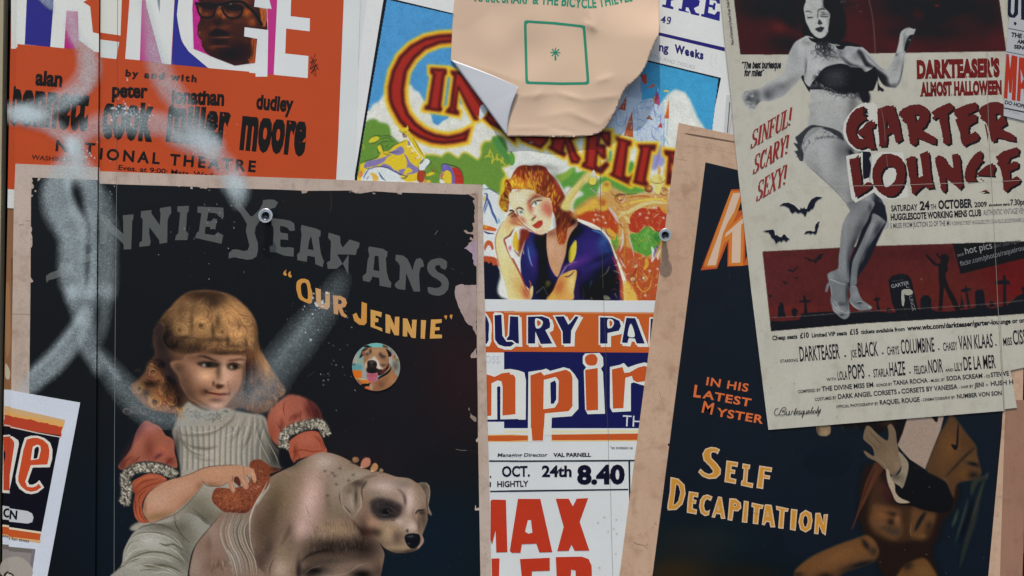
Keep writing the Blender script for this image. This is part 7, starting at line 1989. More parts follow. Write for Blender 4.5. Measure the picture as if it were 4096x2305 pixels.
sl_full('SINFUL!', 1886, 376, 1988, 314, 42)
sl_full('SCARY!', 1892, 440, 1980, 385, 44)
sl_full('SEXY!', 1900, 508, 1975, 462, 46)
q.build('sloping_red_lettering', bp)
crop(3, 1)
DN = '191c28'
for nm, sp in (('bat', '105 625 150 597 200 592 260 620 300 660 318 668 320 640 335 652 350 650 358 634 366 655 385 655 400 610 430 560 480 532 545 538 500 560 470 590 460 630 445 655 430 655 410 680 390 680 370 735 345 700 320 688 300 700 275 682 255 688 248 700 230 690 215 672 210 650 180 630 150 620'),
               ('bat', '358 905 380 880 420 875 455 885 470 870 465 845 475 810 500 785 518 782 505 800 505 830 495 850 490 880 480 905 465 910 445 895 425 908 400 895 380 905'),
               ('bat', '-60 880 -20 870 0 868 45 862 60 880 65 920 90 920 105 935 130 940 150 912 165 912 190 945 215 958 190 970 180 990 165 970 140 970 135 990 115 975 95 985 75 1005 65 975 45 950 30 945 20 915 0 890')):
    q = Ink(BL, 330)
    q.poly(sp, DN)
    q.build(nm, bp)
q = Ink(BL, 340)
crop(3, 2)
for sp, w_ in (('100 1210 75 1215 60 1245 70 1275 95 1275 115 1250 130 1220 150 1200 175 1205 170 1225 135 1238 165 1245 160 1270 130 1278 110 1270', 6), ('185 1235 178 1270 200 1270 212 1235 208 1268 225 1268', 7), ('228 1268 238 1235 250 1240', 6), ('252 1268 280 1205 262 1268 275 1268', 6), ('278 1255 300 1240 288 1236 280 1262 305 1265', 6),
               ('322 1232 308 1240 320 1255 305 1268 330 1262', 6), ('352 1235 335 1240 332 1262 352 1258 358 1232 335 1300 352 1270', 6), ('362 1232 358 1262 378 1258 388 1230 382 1262 396 1258', 6), ('398 1250 412 1235 402 1232 396 1258 420 1255', 6), ('420 1255 448 1190 425 1250 438 1258 448 1238 430 1235', 6),
               ('470 1232 452 1238 452 1256 472 1252 476 1230 474 1255', 6), ('480 1255 505 1188 485 1250 498 1252 508 1232', 6), ('505 1222 500 1250 518 1245 522 1215 500 1278 488 1275', 6)):
    q.line(sp, '2a2a2c', w_)
q.build('script_signature', bp)
q = Ink(BL, 360)
raw()
q.line('3945 210 3948 420 3955 600 3972 900 3990 1262 4012 1640', '8f8c80', 1.6)
crop(3, 2)
q.line('2325 275 2372 1235', '8f8d84', 4, sm=0); q.line('2325 278 2576 262', '8f8d84', 3, sm=0)
for x, y in ((255, 955), (685, 1290), (25, 1000)):
    q.poly([x, y, x + 8, y + 3, x + 5, y + 9, x - 4, y + 6], '8f866f', sm=1)
q.build('crease_line', bp, each=True)

# ------------------------------------------------------------------ small bill at the top right edge
tb = thing('small_theatre_bill', 'small white bill with fat navy and orange-red letters, cut off by the top right corner', 'poster', (4060, 200), 'theatre posters pasted on the hoarding')
crop(3, 0)
sheet(tb, '2398 -100 2404 60 2412 200 2405 300 2385 520 2360 1170 2440 1190 2680 1250 2680 -100', 'acaeb0', 11)
q = Ink(11)
q.poly('2405 -100 2440 -100 2432 130 2450 160 2465 130 2475 -100 2512 -100 2505 150 2470 188 2420 182 2402 150', '15182a')
q.poly('2535 -100 2640 -100 2640 220 2535 205', '15182a'); q.poly('2462 232 2478 225 2492 245 2478 265 2465 255', '15182a')
q.poly('2408 288 2680 340 2680 350 2408 298', '55585e'); q.poly('2385 522 2680 580 2680 590 2385 530', '55585e')
for b_, x0, y0, x1, y1, h_ in (('THE G', '2432', '375', '2600', '400', 42), ('AMO', '2495', '440', '2600', '455', 38), ('SENC', '2462', '492', '2600', '512', 36)):
    q.text(b_, f'{x0} {y0}', f'{x1} {y1}', h_, '17181f', bold=0.05)
OR3 = 'a8321c'
q.poly('2388 548 2412 552 2425 700 2440 560 2500 575 2480 1020 2440 1012 2455 760 2440 940 2415 940 2408 800 2398 1000 2362 992', OR3)
q.poly('2515 580 2640 600 2640 1050 2570 1035 2560 900 2535 900 2525 1025 2492 1020', OR3)
q.poly('2530 700 2560 800 2535 850', 'a3a6a8')
q.text('DO HOPES', '2370 1050', '2600 1100', 36, '17181f', bold=0.04)
q.poly('2365 1085 2680 1150 2680 1165 2365 1098', '2a2c33'); q.text('1 7 Tues', '2380 1130', '2520 1160', 22, '77797c')
q.build('bill_print', tb)
# scrap with the red line, seen between the pantomime bill and the dancer
sc_ = thing('red_lined_poster', 'slim white scrap with one thin red line beside the burlesque poster', 'poster', (2924, 480), 'theatre posters pasted on the hoarding')
raw()
sheet(sc_, '2905 380 2960 380 2990 720 2880 720', 'c2c4c2', 3)
q = Ink(3)
crop(2, 0)
q.line('2210 1150 2198 1250 2182 1349', 'b04a40', 4, sm=0); q.line('2190 1030 2180 1180 2165 1340', '6a6a6a', 12, sm=0)
q.build('red_line', sc_)
# red corner far right
rc = thing('red_poster', 'sliver of a black and red poster at the lower right edge of the wall', 'poster', (4092, 2200), 'theatre posters pasted on the hoarding')
raw()
sheet(rc, '4080 1400 4160 1400 4160 2360 4070 2360', '0f0c0d', 4)
q = Ink(4)
q.poly('4080 2160 4160 2150 4160 2215 4080 2212', '8a1f14')
q.build('red_band', rc)
# ------------------------------------------------------------------ gold lettering and the magician
q = Ink(5, 60)
def gold(spec, holes=(), sm=0):
    q.mark()
    q.poly(spec, 'cdb090', grow_by=W(5), sm=sm)
    q.poly(spec, 'c48a35', sm=sm, grow_by=-W(7), holes=())
    for h in holes:
        q.poly(h, 'cdb090', sm=sm); q.poly(h, '101a24', sm=sm, grow_by=-W(8))
crop(2, 3)
gold('2085 175 2065 215 2050 200 2015 195 1995 215 2000 260 2060 320 2095 370 2092 420 2050 460 1980 465 1915 440 1878 400 1895 372 1930 405 1980 425 2020 410 2025 385 1990 340 1930 280 1918 220 1945 170 2000 152 2050 158', sm=0)
gold('2160 288 2268 305 2262 345 2205 335 2200 375 2240 382 2235 415 2195 408 2190 460 2250 475 2245 515 2140 495 2145 455')
gold('2322 318 2390 330 2385 365 2370 365 2360 505 2420 515 2415 555 2305 530 2310 490 2325 485 2335 365 2318 360')
gold('1598 455 1670 470 1730 530 1740 620 1710 720 1650 775 1570 780 1565 750 1590 600', holes=('1645 510 1680 530 1700 600 1680 690 1640 735 1615 735',))
gold('1782 598 1870 612 1865 650 1825 642 1820 680 1850 685 1845 715 1815 712 1812 770 1855 780 1850 820 1762 805 1768 700')
gold('2010 650 1995 685 1960 665 1935 690 1925 740 1935 785 1960 800 1985 785 1975 830 1940 838 1900 810 1885 750 1895 680 1925 640 1965 630')
gold('2075 650 2105 655 2140 865 2105 865 2095 820 2050 815 2035 855 2012 850', holes=('2078 730 2085 785 2062 780',))
gold('2190 668 2250 672 2295 710 2300 760 2270 790 2225 785 2210 885 2172 878', holes=('2228 710 2255 715 2260 745 2228 750',))
gold('2335 692 2375 700 2360 905 2315 900')
gold('2415 712 2525 735 2515 765 2485 765 2470 920 2425 915 2435 755 2410 745')
crop(3, 3)
gold('2490 360 2600 375 2595 405 2520 400') if False else None
gold('-30 730 -5 730 30 735 65 950 25 950 15 900 -20 895 -40 930 -60 925', holes=('-5 790 5 850 -20 845',))
gold('82 745 200 770 192 795 160 790 148 965 105 960 118 785 85 775')
gold('232 775 288 782 270 985 222 975')
gold('375 785 430 815 440 890 425 970 375 1002 325 975 308 900 325 820', holes=('372 825 400 850 405 900 385 960 355 950 342 900 350 850',))
gold('478 815 520 815 555 920 560 830 595 828 572 1030 545 1010 510 930 500 1020 465 1015')
crop(2, 3)
gold('2490 340 2610 358 2605 395 2535 385 2530 430 2590 440 2585 468 2528 460 2520 565 2462 555')
q.build('gold_letter', kp)

A = Art(3080, 1560, 4008, 2320, 2.75, '0c1c25')
crop(3, 3)
# knee and trousers
A.B(600, 300, 500, 300, '0f1b24', 0.8)
TN = '65442a'
A.F('960 350 1160 340 1300 500 1500 420 1900 520 1880 760 1760 900 1720 1060 1650 1200 1700 1500 1250 1500 1100 1350 1000 1100 930 960 900 780', '241a16', soft=26)
A.F('1100 420 1200 700 1400 740 1640 800 1660 950 1600 1080 1420 1090 1250 1100 1040 1000 1000 760', '3d2a1d', soft=24)
A.solid('260 1449 270 1390 330 1330 450 1240 600 1170 750 1110 900 1060 990 1035 1060 1080 1100 1150 1110 1220 1060 1300 960 1340 800 1400 700 1449 600 1500 250 1500', TN, soft=14)
A.B(700, 1250, 260, 80, '75502e', 0.9, rot=-22); A.B(950, 1120, 80, 60, '6a4424', 0.8); A.B(980, 1130, 30, 70, '17181c', 0.9, rot=-35); A.B(1060, 1200, 40, 50, '22201f', 0.7); A.B(950, 1330, 180, 40, '12151a', 0.95, rot=-12); A.B(850, 1420, 140, 50, '141417', 0.95); A.B(580, 1449, 90, 40, '1c1817', 0.9); A.B(300, 1430, 70, 30, '2a1f18', 0.8); A.B(400, 1330, 120, 60, '6e4a29', 0.6); A.clip = None
A.solid('1320 1400 1400 1320 1500 1275 1560 1265 1600 1290 1650 1360 1700 1449 1700 1520 1300 1520', '634327', soft=14); A.B(1400, 1330, 60, 60, '17171a', 0.8, rot=-40); A.B(1560, 1400, 90, 80, '70502e', 0.8); A.clip = None
# waistcoat / fist shapes at the belt
A.solid('1060 720 1150 730 1260 760 1330 800 1340 900 1350 1000 1280 1080 1180 1050 1100 1000 1040 940 1020 880 1040 800', '5f4028', soft=22)
A.B(1240, 820, 90, 26, '1c1818', 0.85, rot=10); A.B(1230, 900, 40, 40, '1a1617', 0.85); A.B(1150, 830, 80, 60, '7a4f2e', 0.8); A.B(1220, 980, 120, 40, '3c3028', 0.8, rot=20); A.B(1130, 920, 60, 30, '6b4c34', 0.7); A.B(1300, 870, 30, 60, '8a5a3c', 0.7); A.B(1290, 1000, 70, 50, '3f332d', 0.7); A.clip = None
A.solid('1450 760 1540 790 1660 810 1690 830 1640 950 1560 1000 1590 1040 1540 1075 1450 1060 1420 1010 1430 900', '5f4028', soft=20); A.L('1590 790 1530 880 1470 1000', '14161b', 40, soft=6, a=0.95); A.B(1620, 950, 40, 50, '17171a', 0.7); A.B(1560, 1040, 50, 30, '7a5230', 0.6); A.L('1440 900 1430 1000 1440 1040', '9a7a5c', 8, soft=3, a=0.7); A.clip = None
# lapel / curtain strip
A.F('1080 300 1160 350 1100 460 1000 640 920 800 850 970 840 960 880 850 930 680 980 500 1040 370', '4a2c20', soft=4); A.L('1110 340 1020 560 930 780', '65402c', 20, soft=6, a=0.6); A.L('1060 380 990 560 940 700', '2a1a16', 10, soft=4, a=0.6)
A.B(1190, 600, 60, 110, '3f2120', 0.9, rot=-20); A.B(1140, 560, 40, 60, '4a2a22', 0.6)
# chair
for sp, c_, w_ in (('2200 420 2120 640 2060 900 1980 1150 1925 1370', '2f2e2a', 60), ('2010 660 1960 850 1870 1130', '45443c', 22), ('1910 770 1880 870 1845 960', '4a4a3a', 26), ('2040 640 2080 500 2190 440', '34332c', 60), ('2060 680 2010 850 1930 1090', '0e1318', 34), ('2210 400 2190 470', '3f3a36', 30)):
    A.L(sp, c_, w_, soft=6, a=0.9)
A.L('2160 500 2110 680 2040 900', '3f3f36', 14, soft=5, a=0.6)
# coat
A.solid('1420 240 1480 280 1560 380 1700 440 1780 500 1850 640 1860 700 1800 800 1600 790 1450 740 1300 720 1270 620 1270 520 1330 540 1380 450 1400 320', '0b1018', soft=4); A.B(1520, 350, 60, 30, '2c231d', 0.6, rot=35); A.clip = None
A.solid('1400 -260 1560 -290 1700 -280 1800 -230 1900 -120 2000 20 2090 140 2100 220 2130 340 2140 420 2050 480 1900 520 1860 660 1800 520 1700 450 1580 370 1640 190 1720 20 1800 -200', '543a26', soft=9)
A.B(1830, 150, 110, 160, '6a4727', 0.9); A.B(2000, 100, 90, 90, '4f3520', 0.8); A.B(2000, 280, 100, 60, '5c4326', 0.9, rot=-15); A.B(2060, 320, 70, 24, '121318', 0.9, rot=15); A.B(1980, 420, 90, 50, '63441f', 0.8); A.B(2060, 430, 60, 40, '17171a', 0.8); A.L('1910 -100 1900 100 1890 180', '121318', 22, soft=5, a=0.9); A.L('2080 150 1960 260 1780 450', '121318', 20, soft=6, a=0.85); A.B(1750, 300, 60, 120, '5f4326', 0.6); A.L('1830 620 1800 500 1740 450', '5a4a3c', 14, soft=5, a=0.6); A.clip = None
A.F('1840 120 1900 140 1880 180 1850 150', '14151a', soft=4)
# dark upper body and sleeve
A.F('470 -420 1000 -480 1400 -500 1500 -300 1400 0 1300 60 1200 -30 1080 40 980 0 900 -60 760 -50 640 -120 500 -180', '181310', soft=12)
A.L('600 -300 720 -150 760 20', '4a3a2c', 22, soft=8, a=0.6); A.L('760 -300 860 -120 900 20', '2c221c', 30, soft=10, a=0.7); A.B(1000, -200, 200, 120, '211a15', 0.8); A.B(1200, -150, 80, 100, '4a3522', 0.7); A.L('560 -240 640 -180 700 -60', '3a2e24', 16, soft=6, a=0.6); A.B(1010, -300, 160, 90, '3c2a1c', 0.7)
A.F('480 -60 500 -90 560 -100 620 -80 625 0 600 30 560 40 500 20', '8a7458', soft=5); A.B(570, 0, 30, 30, 'a08a6c', 0.7); A.B(500, -20, 20, 50, '3a2c20', 0.6)
# shirt front
A.F('1480 -290 1560 -330 1760 -290 1780 -220 1730 -20 1640 200 1575 370 1420 270 1340 180 1300 130 1350 10 1400 -150', '9b8778', soft=3, sm=0); A.L('1740 -20 1660 200 1580 370', '4a3524', 12, soft=4, a=0.6); A.L('1600 -300 1700 -200 1760 -180', '3a2a22', 8, soft=3, a=0.7); A.B(1340, 230, 30, 25, 'a07058', 0.5)
A.F('1410 -290 1500 -340 1620 -300 1700 -180 1690 -100 1600 -200 1500 -250', '17130f', soft=5); A.B(1500, -280, 60, 40, '8a735c', 0.5)
# hand
A.solid('980 -50 1020 -60 1080 0 1150 60 1200 80 1210 0 1200 -60 1240 -80 1280 -10 1290 80 1310 180 1330 260 1340 330 1300 400 1260 440 1200 400 1130 330 1080 290 1000 250 960 195 980 190 1060 240 1050 160 1000 110 955 60', '73604c', soft=4)
A.B(1240, 260, 90, 110, '7d6952', 0.8); A.B(1130, 150, 60, 80, '6b5945', 0.8, rot=-40); A.B(1300, 330, 40, 60, '8a745c', 0.7); A.L('1000 -30 1080 60 1160 130', '4a3a2c', 10, soft=4, a=0.6); A.L('970 40 1050 120 1110 180', '4a3a2c', 9, soft=4, a=0.6); A.L('1080 250 1140 300 1200 360', '8a765e', 12, soft=5, a=0.6); A.B(1190, 40, 30, 40, '5b4a3a', 0.6); A.clip = None
A.F('1310 200 1350 230 1400 290 1410 350 1390 450 1350 560 1320 540 1260 500 1230 450 1300 430 1340 350', '8d7f6a', soft=4); A.B(1290, 450, 60, 40, '4a4238', 0.8); A.B(1350, 480, 30, 60, '6a6252', 0.7)
A.F('1185 380 1210 380 1230 450 1270 520 1280 600 1330 660 1420 700 1380 712 1290 700 1240 600 1200 500', 'a4917c', soft=3)
for x, y in ((1620, 550), (1815, 1048), (1592, 1228), (2168, 1262), (1790, 1418), (1125, 1302), (1372, 1182)):
    A.B(x, y, 5, 5, '6a7c8a', 0.9)
A.a[:] = np.where(A.a > 0, A.a, 0)
cc_ = np.abs(A.c - hexc('0c1c25')).sum(2)
A.a = np.maximum(A.a, (cc_ > 3).astype(np.float32))
raw()
A.Ms((1500, 700, 800, 900, 0.82), (1900, 120, 260, 330, 0.72), (1350, 900, 330, 200, 0.78), (2000, 420, 120, 80, 0.7), (1800, 330, 80, 200, 0.8), (1240, 250, 180, 220, 0.88), (1900, 150, 250, 250, 0.85), (1150, 860, 80, 70, 1.2), (700, 1200, 300, 60, 1.25, -22), (1450, 1000, 200, 60, 0.7))
A.L('1300 740 1320 900 1360 1040', '17130f', 26, soft=8, a=0.8); A.L('1060 700 1180 730 1300 800', '17130f', 18, soft=6, a=0.7); A.L('1110 1060 1300 1110 1500 1100 1650 1040', '100f10', 30, soft=10, a=0.8)
A.grain(0.04)
for sp, w_ in (('1700 60 1760 200 1740 380', 14), ('1820 200 1860 330 1820 430', 16), ('1950 -20 1930 120 1960 200', 12), ('2030 60 2000 150 1960 220', 12), ('2080 300 1990 340 1930 420', 12), ('1640 -100 1700 60 1660 240', 10), ('330 1380 480 1300 640 1250', 12), ('600 1400 760 1340 900 1300', 14), ('900 1090 950 1150 980 1230', 12)):
    A.L(sp, '1d1612', w_, soft=7, a=0.55)
A.B(1090, 1160, 70, 120, '2a1c15', 0.85, rot=-20); A.B(1200, 1080, 160, 50, '241812', 0.7)
# keep the print inside the dark panel
mk = A.mask(P('2821 650 2950 681 4060 900 4002 1729 3944 2360 2602 2360'), 0)
kk = np.zeros_like(A.a); kk[mk[1]] = mk[0]
A.a *= (kk > 0.5)
A.build('printed_magician', kp, 5, n=6)
q = Ink(5, 8)
at(2048, 1729, 2.5156)
q2 = Art(2600, 2020, 3400, 2320, 8, '0c1c25')
raw()
q2.B(2750, 2180, 260, 120, '242320', 0.8); q2.B(2700, 2290, 170, 60, '3a2a18', 0.8); q2.B(3000, 2290, 200, 50, '241c16', 0.7); q2.B(2850, 2150, 120, 60, '1f2426', 0.6)
cc_ = np.abs(q2.c - hexc('0c1c25')).sum(2)
q2.a = np.maximum(q2.a, (cc_ > 2).astype(np.float32))
mk = q2.mask(P('2660 2000 3400 2000 3400 2330 2612 2330'), 0); kk = np.zeros_like(q2.a); kk[mk[1]] = mk[0]; q2.a *= (kk > 0.5)
q2.build('warm_floor_glow', kp, 5, n=4)

scuffs(5, 110, kp, 2760, 3920, 1000, 2290, 90, '3c4246')
from mathutils.geometry import delaunay_2d_cdt
# ------------------------------------------------------------------ peach flyer hanging off the wall
fy = thing('peach_flyer', 'wrinkled peach flyer peeling off the wall, green printing, lower left corner folded over', 'flyer', (2230, 250))
_fn = [(rng.uniform(0.004, 0.03), rng.uniform(0, 6.28), rng.uniform(0, 6.28)) for _ in range(16)]
def sm(a, b, x):
    t = np.clip((x - a) / (b - a), 0, 1)
    return t * t * (3 - 2 * t)
def ridge(x, y, x0, y0, x1, y1, wd, h):
    """a crease from one point to another"""
    dx, dy = x1 - x0, y1 - y0
    L2 = dx * dx + dy * dy
    t = np.clip(((x - x0) * dx + (y - y0) * dy) / L2, 0, 1)
    d = np.hypot(x - x0 - t * dx, y - y0 - t * dy)
    return h * np.exp(-np.abs(d) / wd) * np.sin(np.pi * (0.1 + 0.8 * t))
def fdepth(x, y):
    x = np.asarray(x, dtype=float); y = np.asarray(y, dtype=float)
    d = 7 + 17 * np.clip((y + 30) / 570, 0, 1) ** 1.5
    d = d - 8 * sm(2050, 1800, x) * sm(500, 200, y)
    d = d + 62 * sm(2330, 2640, x) * (0.55 + 0.45 * sm(-30, 160, y)) * (1 - 0.55 * sm(300, 560, y))
    for k, (f, a, b) in enumerate(_fn):
        th = k * 1.17
        amp = 0.022 / f * (1.0 if f > 0.012 else 0.5)
        d = d + amp * np.sin(f * (x * math.cos(th) + y * math.sin(th)) + a) * np.sin(0.6 * f * (y * math.cos(th) - x * math.sin(th)) + b)
    for r in ((2060, 390, 2230, 372, 14, 1.6), (2230, 372, 2330, 400, 10, 2.4), (2330, 400, 2500, 380, 14, 1.8), (2180, 350, 2130, 400, 9, 1.2), (2380, 330, 2450, 305, 12, 2.2), (2390, 120, 2335, 90, 20, 4.2),
              (2280, 450, 2400, 500, 14, 2.4), (2400, 500, 2520, 400, 18, 2.8), (2350, 20, 2375, 110, 16, 2.6), (2150, 470, 2330, 440, 18, 1.2), (1830, 240, 2100, 330, 22, 1.4), (2030, 512, 2200, 510, 4, 1.1), (2200, 510, 2310, 534, 4, -1.2)):
        d = d + ridge(x, y, *r) * 1.5
    return np.maximum(d, 3)
def back_off(p, d):
    """where a point standing d off the wall really is, read against the wall behind it"""
    k = 1 - d * K / 2.0
    o = p.copy()
    o[:, 0] = CX + (p[:, 0] - CX) * k
    o[:, 1] = CY + (p[:, 1] - CY) * k
    return o
def fworld(p, extra=0.0):
    d = fdepth(p[:, 0], p[:, 1]) + extra
    q_ = back_off(p, d)
    return to_world(q_, d * K)
raw()
edge = spline(P('1821 -40 1813 52 1803 238'), False, 14)
bot = spline(P('2030 548 2120 547 2240 549 2326 547 2386 537 2422 511 2449 469 2474 415 2497 362 2530 330 2561 298 2585 258 2597 223 2618 175 2636 131 2637 60 2638 -40'), False, 14)
fold = np.array([[1803, 238]]) + (np.array([[2030, 548]]) - np.array([[1803, 238]])) * np.linspace(0, 1, 26)[:, None]
outl = np.vstack([edge[:-1], fold[:-1], bot])
gx, gy = np.meshgrid(np.arange(1795, 2645, 9.0), np.arange(-36, 552, 9.0))
gp_ = np.stack([gx.ravel(), gy.ravel()], 1) + rng.normal(0, 0.6, (gx.size, 2))
n0 = len(outl)
r_ = delaunay_2d_cdt([Vector(a) for a in np.vstack([outl, gp_])], [(i, (i + 1) % n0) for i in range(n0)], [], 0, 1e-4)
# keep the triangles inside the outline
vv = np.array([tuple(a) for a in r_[0]])
A = Art(1780, -60, 2660, 570, 2.0); mk = A.mask(outl, 0); IM = np.zeros_like(A.a); IM[mk[1]] = mk[0]
ff = []
for t in r_[2]:
    c_ = vv[list(t)].mean(0)
    i, j = int(round((c_[0] - 1780) / 2)), int(round((c_[1] + 60) / 2))
    if 0 <= i < A.w and 0 <= j < A.h and IM[j, i] > 0.5:
        ff.append(tuple(t))
def paper_mat(name, c1, c2, trans=0.12):
    m, N, L, b = new_mat(name)
    geo = N.new('ShaderNodeNewGeometry')
    n1 = N.new('ShaderNodeTexNoise'); n1.inputs['Scale'].default_value = 7; n1.inputs['Detail'].default_value = 4
    L.new(geo.outputs['Position'], n1.inputs['Vector'])
    r = N.new('ShaderNodeValToRGB'); r.color_ramp.elements[0].color = (*lin(hexc(c1)), 1); r.color_ramp.elements[1].color = (*lin(hexc(c2)), 1)
    r.color_ramp.elements[0].position = 0.35; r.color_ramp.elements[1].position = 0.65
    L.new(n1.outputs[0], r.inputs[0]); L.new(r.outputs[0], b.inputs['Base Color'])
    b.inputs['Roughness'].default_value = 0.38
    b.inputs['Specular IOR Level'].default_value = 0.45
    n2 = N.new('ShaderNodeTexNoise'); n2.inputs['Scale'].default_value = 60; n2.inputs['Detail'].default_value = 3
    L.new(geo.outputs['Position'], n2.inputs['Vector'])
    bp_ = N.new('ShaderNodeBump'); bp_.inputs['Strength'].default_value = 0.08; bp_.inputs['Distance'].default_value = 0.001
    L.new(n2.outputs[0], bp_.inputs['Height']); L.new(bp_.outputs[0], b.inputs['Normal'])
    if trans:
        tl = N.new('ShaderNodeBsdfTranslucent'); mx = N.new('ShaderNodeMixShader'); mx.inputs[0].default_value = trans
        L.new(r.outputs[0], tl.inputs['Color'])
        L.new(b.outputs[0], mx.inputs[1]); L.new(tl.outputs[0], mx.inputs[2])
        L.new(mx.outputs[0], N['Material Output'].inputs['Surface'])
    return m
M['peach'] = paper_mat('peach_paper', 'd8b9a0', 'dec0a2')
M['white_back'] = paper_mat('white_paper_back', 'c9ccd2', 'd2d4d8')
me = make_mesh('paper', fworld(vv), ff)
bm = bmesh.new(); bm.from_mesh(me)
loose = [v for v in bm.verts if not v.link_faces]
bmesh.ops.delete(bm, geom=loose, context='VERTS')
for f in bm.faces:
    f.smooth = True
    if f.normal.y > 0: f.normal_flip()
bm.to_mesh(me); bm.free()
o = link('paper', me, M['peach'], fy)
mdf = o.modifiers.new('thickness', 'SOLIDIFY'); mdf.thickness = 0.00025; mdf.offset = -1
# folded corner
tip = np.array([2074.0, 348.0]); a0 = np.array([1803.0, 238.0]); b0 = np.array([2030.0, 548.0])
NU, NV_ = 26, 18
pts, dep = [], []
for j in range(NV_ + 1):
    s_ = j / NV_
    for i in range(NU + 1):
        t = i / NU
        e_ = a0 + (b0 - a0) * t
        # straight to the tip, with slightly curved sides
        p_ = e_ + (tip - e_) * s_
        side = math.sin(math.pi * s_)
        p_ = p_ + np.array([0.0, -4.0]) * side * (1 - t) + np.array([-13.0, 2.0]) * side * t
        de = float(fdepth(e_[0], e_[1])); dt = float(fdepth(p_[0], p_[1]))
        rise = 9 * math.sin(math.pi * min(1, s_ * 1.15) * 0.5)
        d_ = max(dt + 1.2, de * (1 - s_) + dt * s_ + 0.8) + rise * (0.35 + 0.65 * math.sin(math.pi * min(max(t * (1 - s_) + 0.5 * s_, 0), 1)))
        if j == 0:
            d_ = de + 0.2
        pts.append(p_); dep.append(d_)
pts = np.array(pts); dep = np.array(dep)
vw = to_world(back_off(pts, dep), 0); vw[:, 1] = -dep * K
fq = [(j * (NU + 1) + i, j * (NU + 1) + i + 1, (j + 1) * (NU + 1) + i + 1, (j + 1) * (NU + 1) + i) for j in range(NV_) for i in range(NU)]
me = make_mesh('folded_corner', vw, fq)
bm = bmesh.new(); bm.from_mesh(me)
bmesh.ops.remove_doubles(bm, verts=bm.verts, dist=1e-6)
for f in bm.faces:
    f.smooth = True
    if f.normal.y > 0: f.normal_flip()
bm.to_mesh(me); bm.free()
o = link('folded_corner', me, M['white_back'], fy, None)
o['label'] = 'folded over corner showing the white back'
mdf = o.modifiers.new('thickness', 'SOLIDIFY'); mdf.thickness = 0.0002; mdf.offset = -1
# green printing follows the paper
def drape(q, name):
    vs_ = []
    for v_ in q.v:
        p_ = np.stack([v_[:, 0] / K + CX, -v_[:, 2] / K + CY], 1)
        vs_.append(p_)
    allp = np.vstack(vs_); c = np.vstack(q.c)
    me = make_mesh(name, np.column_stack([allp, np.zeros(len(allp))]), [f for g in q.f for f in g], c)
    bm = bmesh.new(); bm.from_mesh(me)
    for _ in range(4):
        long = [e for e in bm.edges if e.calc_length() > 9]
        if not long: break
        bmesh.ops.subdivide_edges(bm, edges=long, cuts=1)
        bmesh.ops.triangulate(bm, faces=bm.faces[:])
    for v_ in bm.verts:
        p_ = np.array([[v_.co.x, v_.co.y]])
        v_.co = fworld(p_, 0.45)[0]
    for f in bm.faces:
        f.normal_update()
        if f.normal.y > 0: f.normal_flip()
    bm.to_mesh(me); bm.free()
    return link(name, me, M['flyer_ink'], fy)
M['flyer_ink'] = print_mat('green_ink', rough=0.4, grain=0.05)
GN = '2f8a6c'
q = Ink(0)
crop(2, 0)
q.text('MARK SHARP & THE BICYCLE THIEVES', '', '', 92, GN, bold=0.035, base='-380 8 -180 22 0 30 240 40 460 52 700 78 840 76 1000 50 1120 26 1220 8', spacing=1.05)
drape(q, 'lettering')
q = Ink(0)
q.poly('150 204 430 222 700 252 735 262 740 300 778 800 778 838 755 852 500 856 160 846 138 838 134 810 120 260 122 215', GN, holes=('168 230 430 248 684 275 708 286 714 316 750 798 748 820 732 826 500 830 182 821 164 812 160 790 147 272 149 240',))
drape(q, 'rounded_frame')
q = Ink(0)
for a in range(0, 180, 45):
    t = math.radians(a + 2); c_, s_ = math.cos(t) * 50, math.sin(t) * 50
    n_, m_ = -math.sin(t) * 6, math.cos(t) * 6
    q.poly([437 + c_ + n_, 530 + s_ + m_, 437 - c_ + n_, 530 - s_ + m_, 437 - c_ - n_, 530 - s_ - m_, 437 + c_ - n_, 530 + s_ - m_], GN)
q.poly('427 568 447 568 447 608 427 608', GN)
drape(q, 'asterisk_mark')

# ------------------------------------------------------------------ round dog sticker
ds = thing('dog_sticker', 'small round photo sticker of a brown dog with its tongue out', 'sticker', (1505, 1468))
A = Art(1402, 1364, 1610, 1572, 1.5, '6fa6a2')
at(1390, 1350, 6.304)
A.F('100 100 420 100 400 400 380 800 100 830', '7aa39c', soft=30, sm=0); A.F('160 400 240 380 260 620 240 660 130 660', 'a8a294', soft=14); A.B(200, 560, 60, 120, 'a09a8c', 0.8); A.F('120 680 200 670 370 700 380 800 100 820', '5f9696', soft=12); A.F('120 660 210 670 190 690 120 690', '2c3a3a', soft=8)
A.B(325, 585, 26, 26, 'b8a820', 0.9); A.F('500 150 900 130 900 250 500 250', '70b3ae', soft=10, sm=0)
A.F('90 820 370 830 378 1020 220 1030 90 1040', 'd2691c', soft=10, sm=0); A.F('380 500 480 700 520 900 500 1070 380 1060 390 800', '98988f', soft=14); A.B(420, 900, 50, 120, 'a0a098', 0.8)
A.F('300 1060 560 1080 600 1140 460 1160 380 1180 200 1160 200 1040', 'd56f22', soft=8); A.L('220 1035 400 1050 500 1075', 'd8b070', 22, soft=6); A.F('230 1060 290 1060 380 1160 300 1190 240 1120', '8a6050', soft=8)
A.F('340 1190 420 1160 520 1160 590 1140 560 1230 460 1250 400 1300 340 1240', '14151b', soft=4); A.F('450 1240 550 1230 560 1320 480 1310', 'd2602a', soft=5)
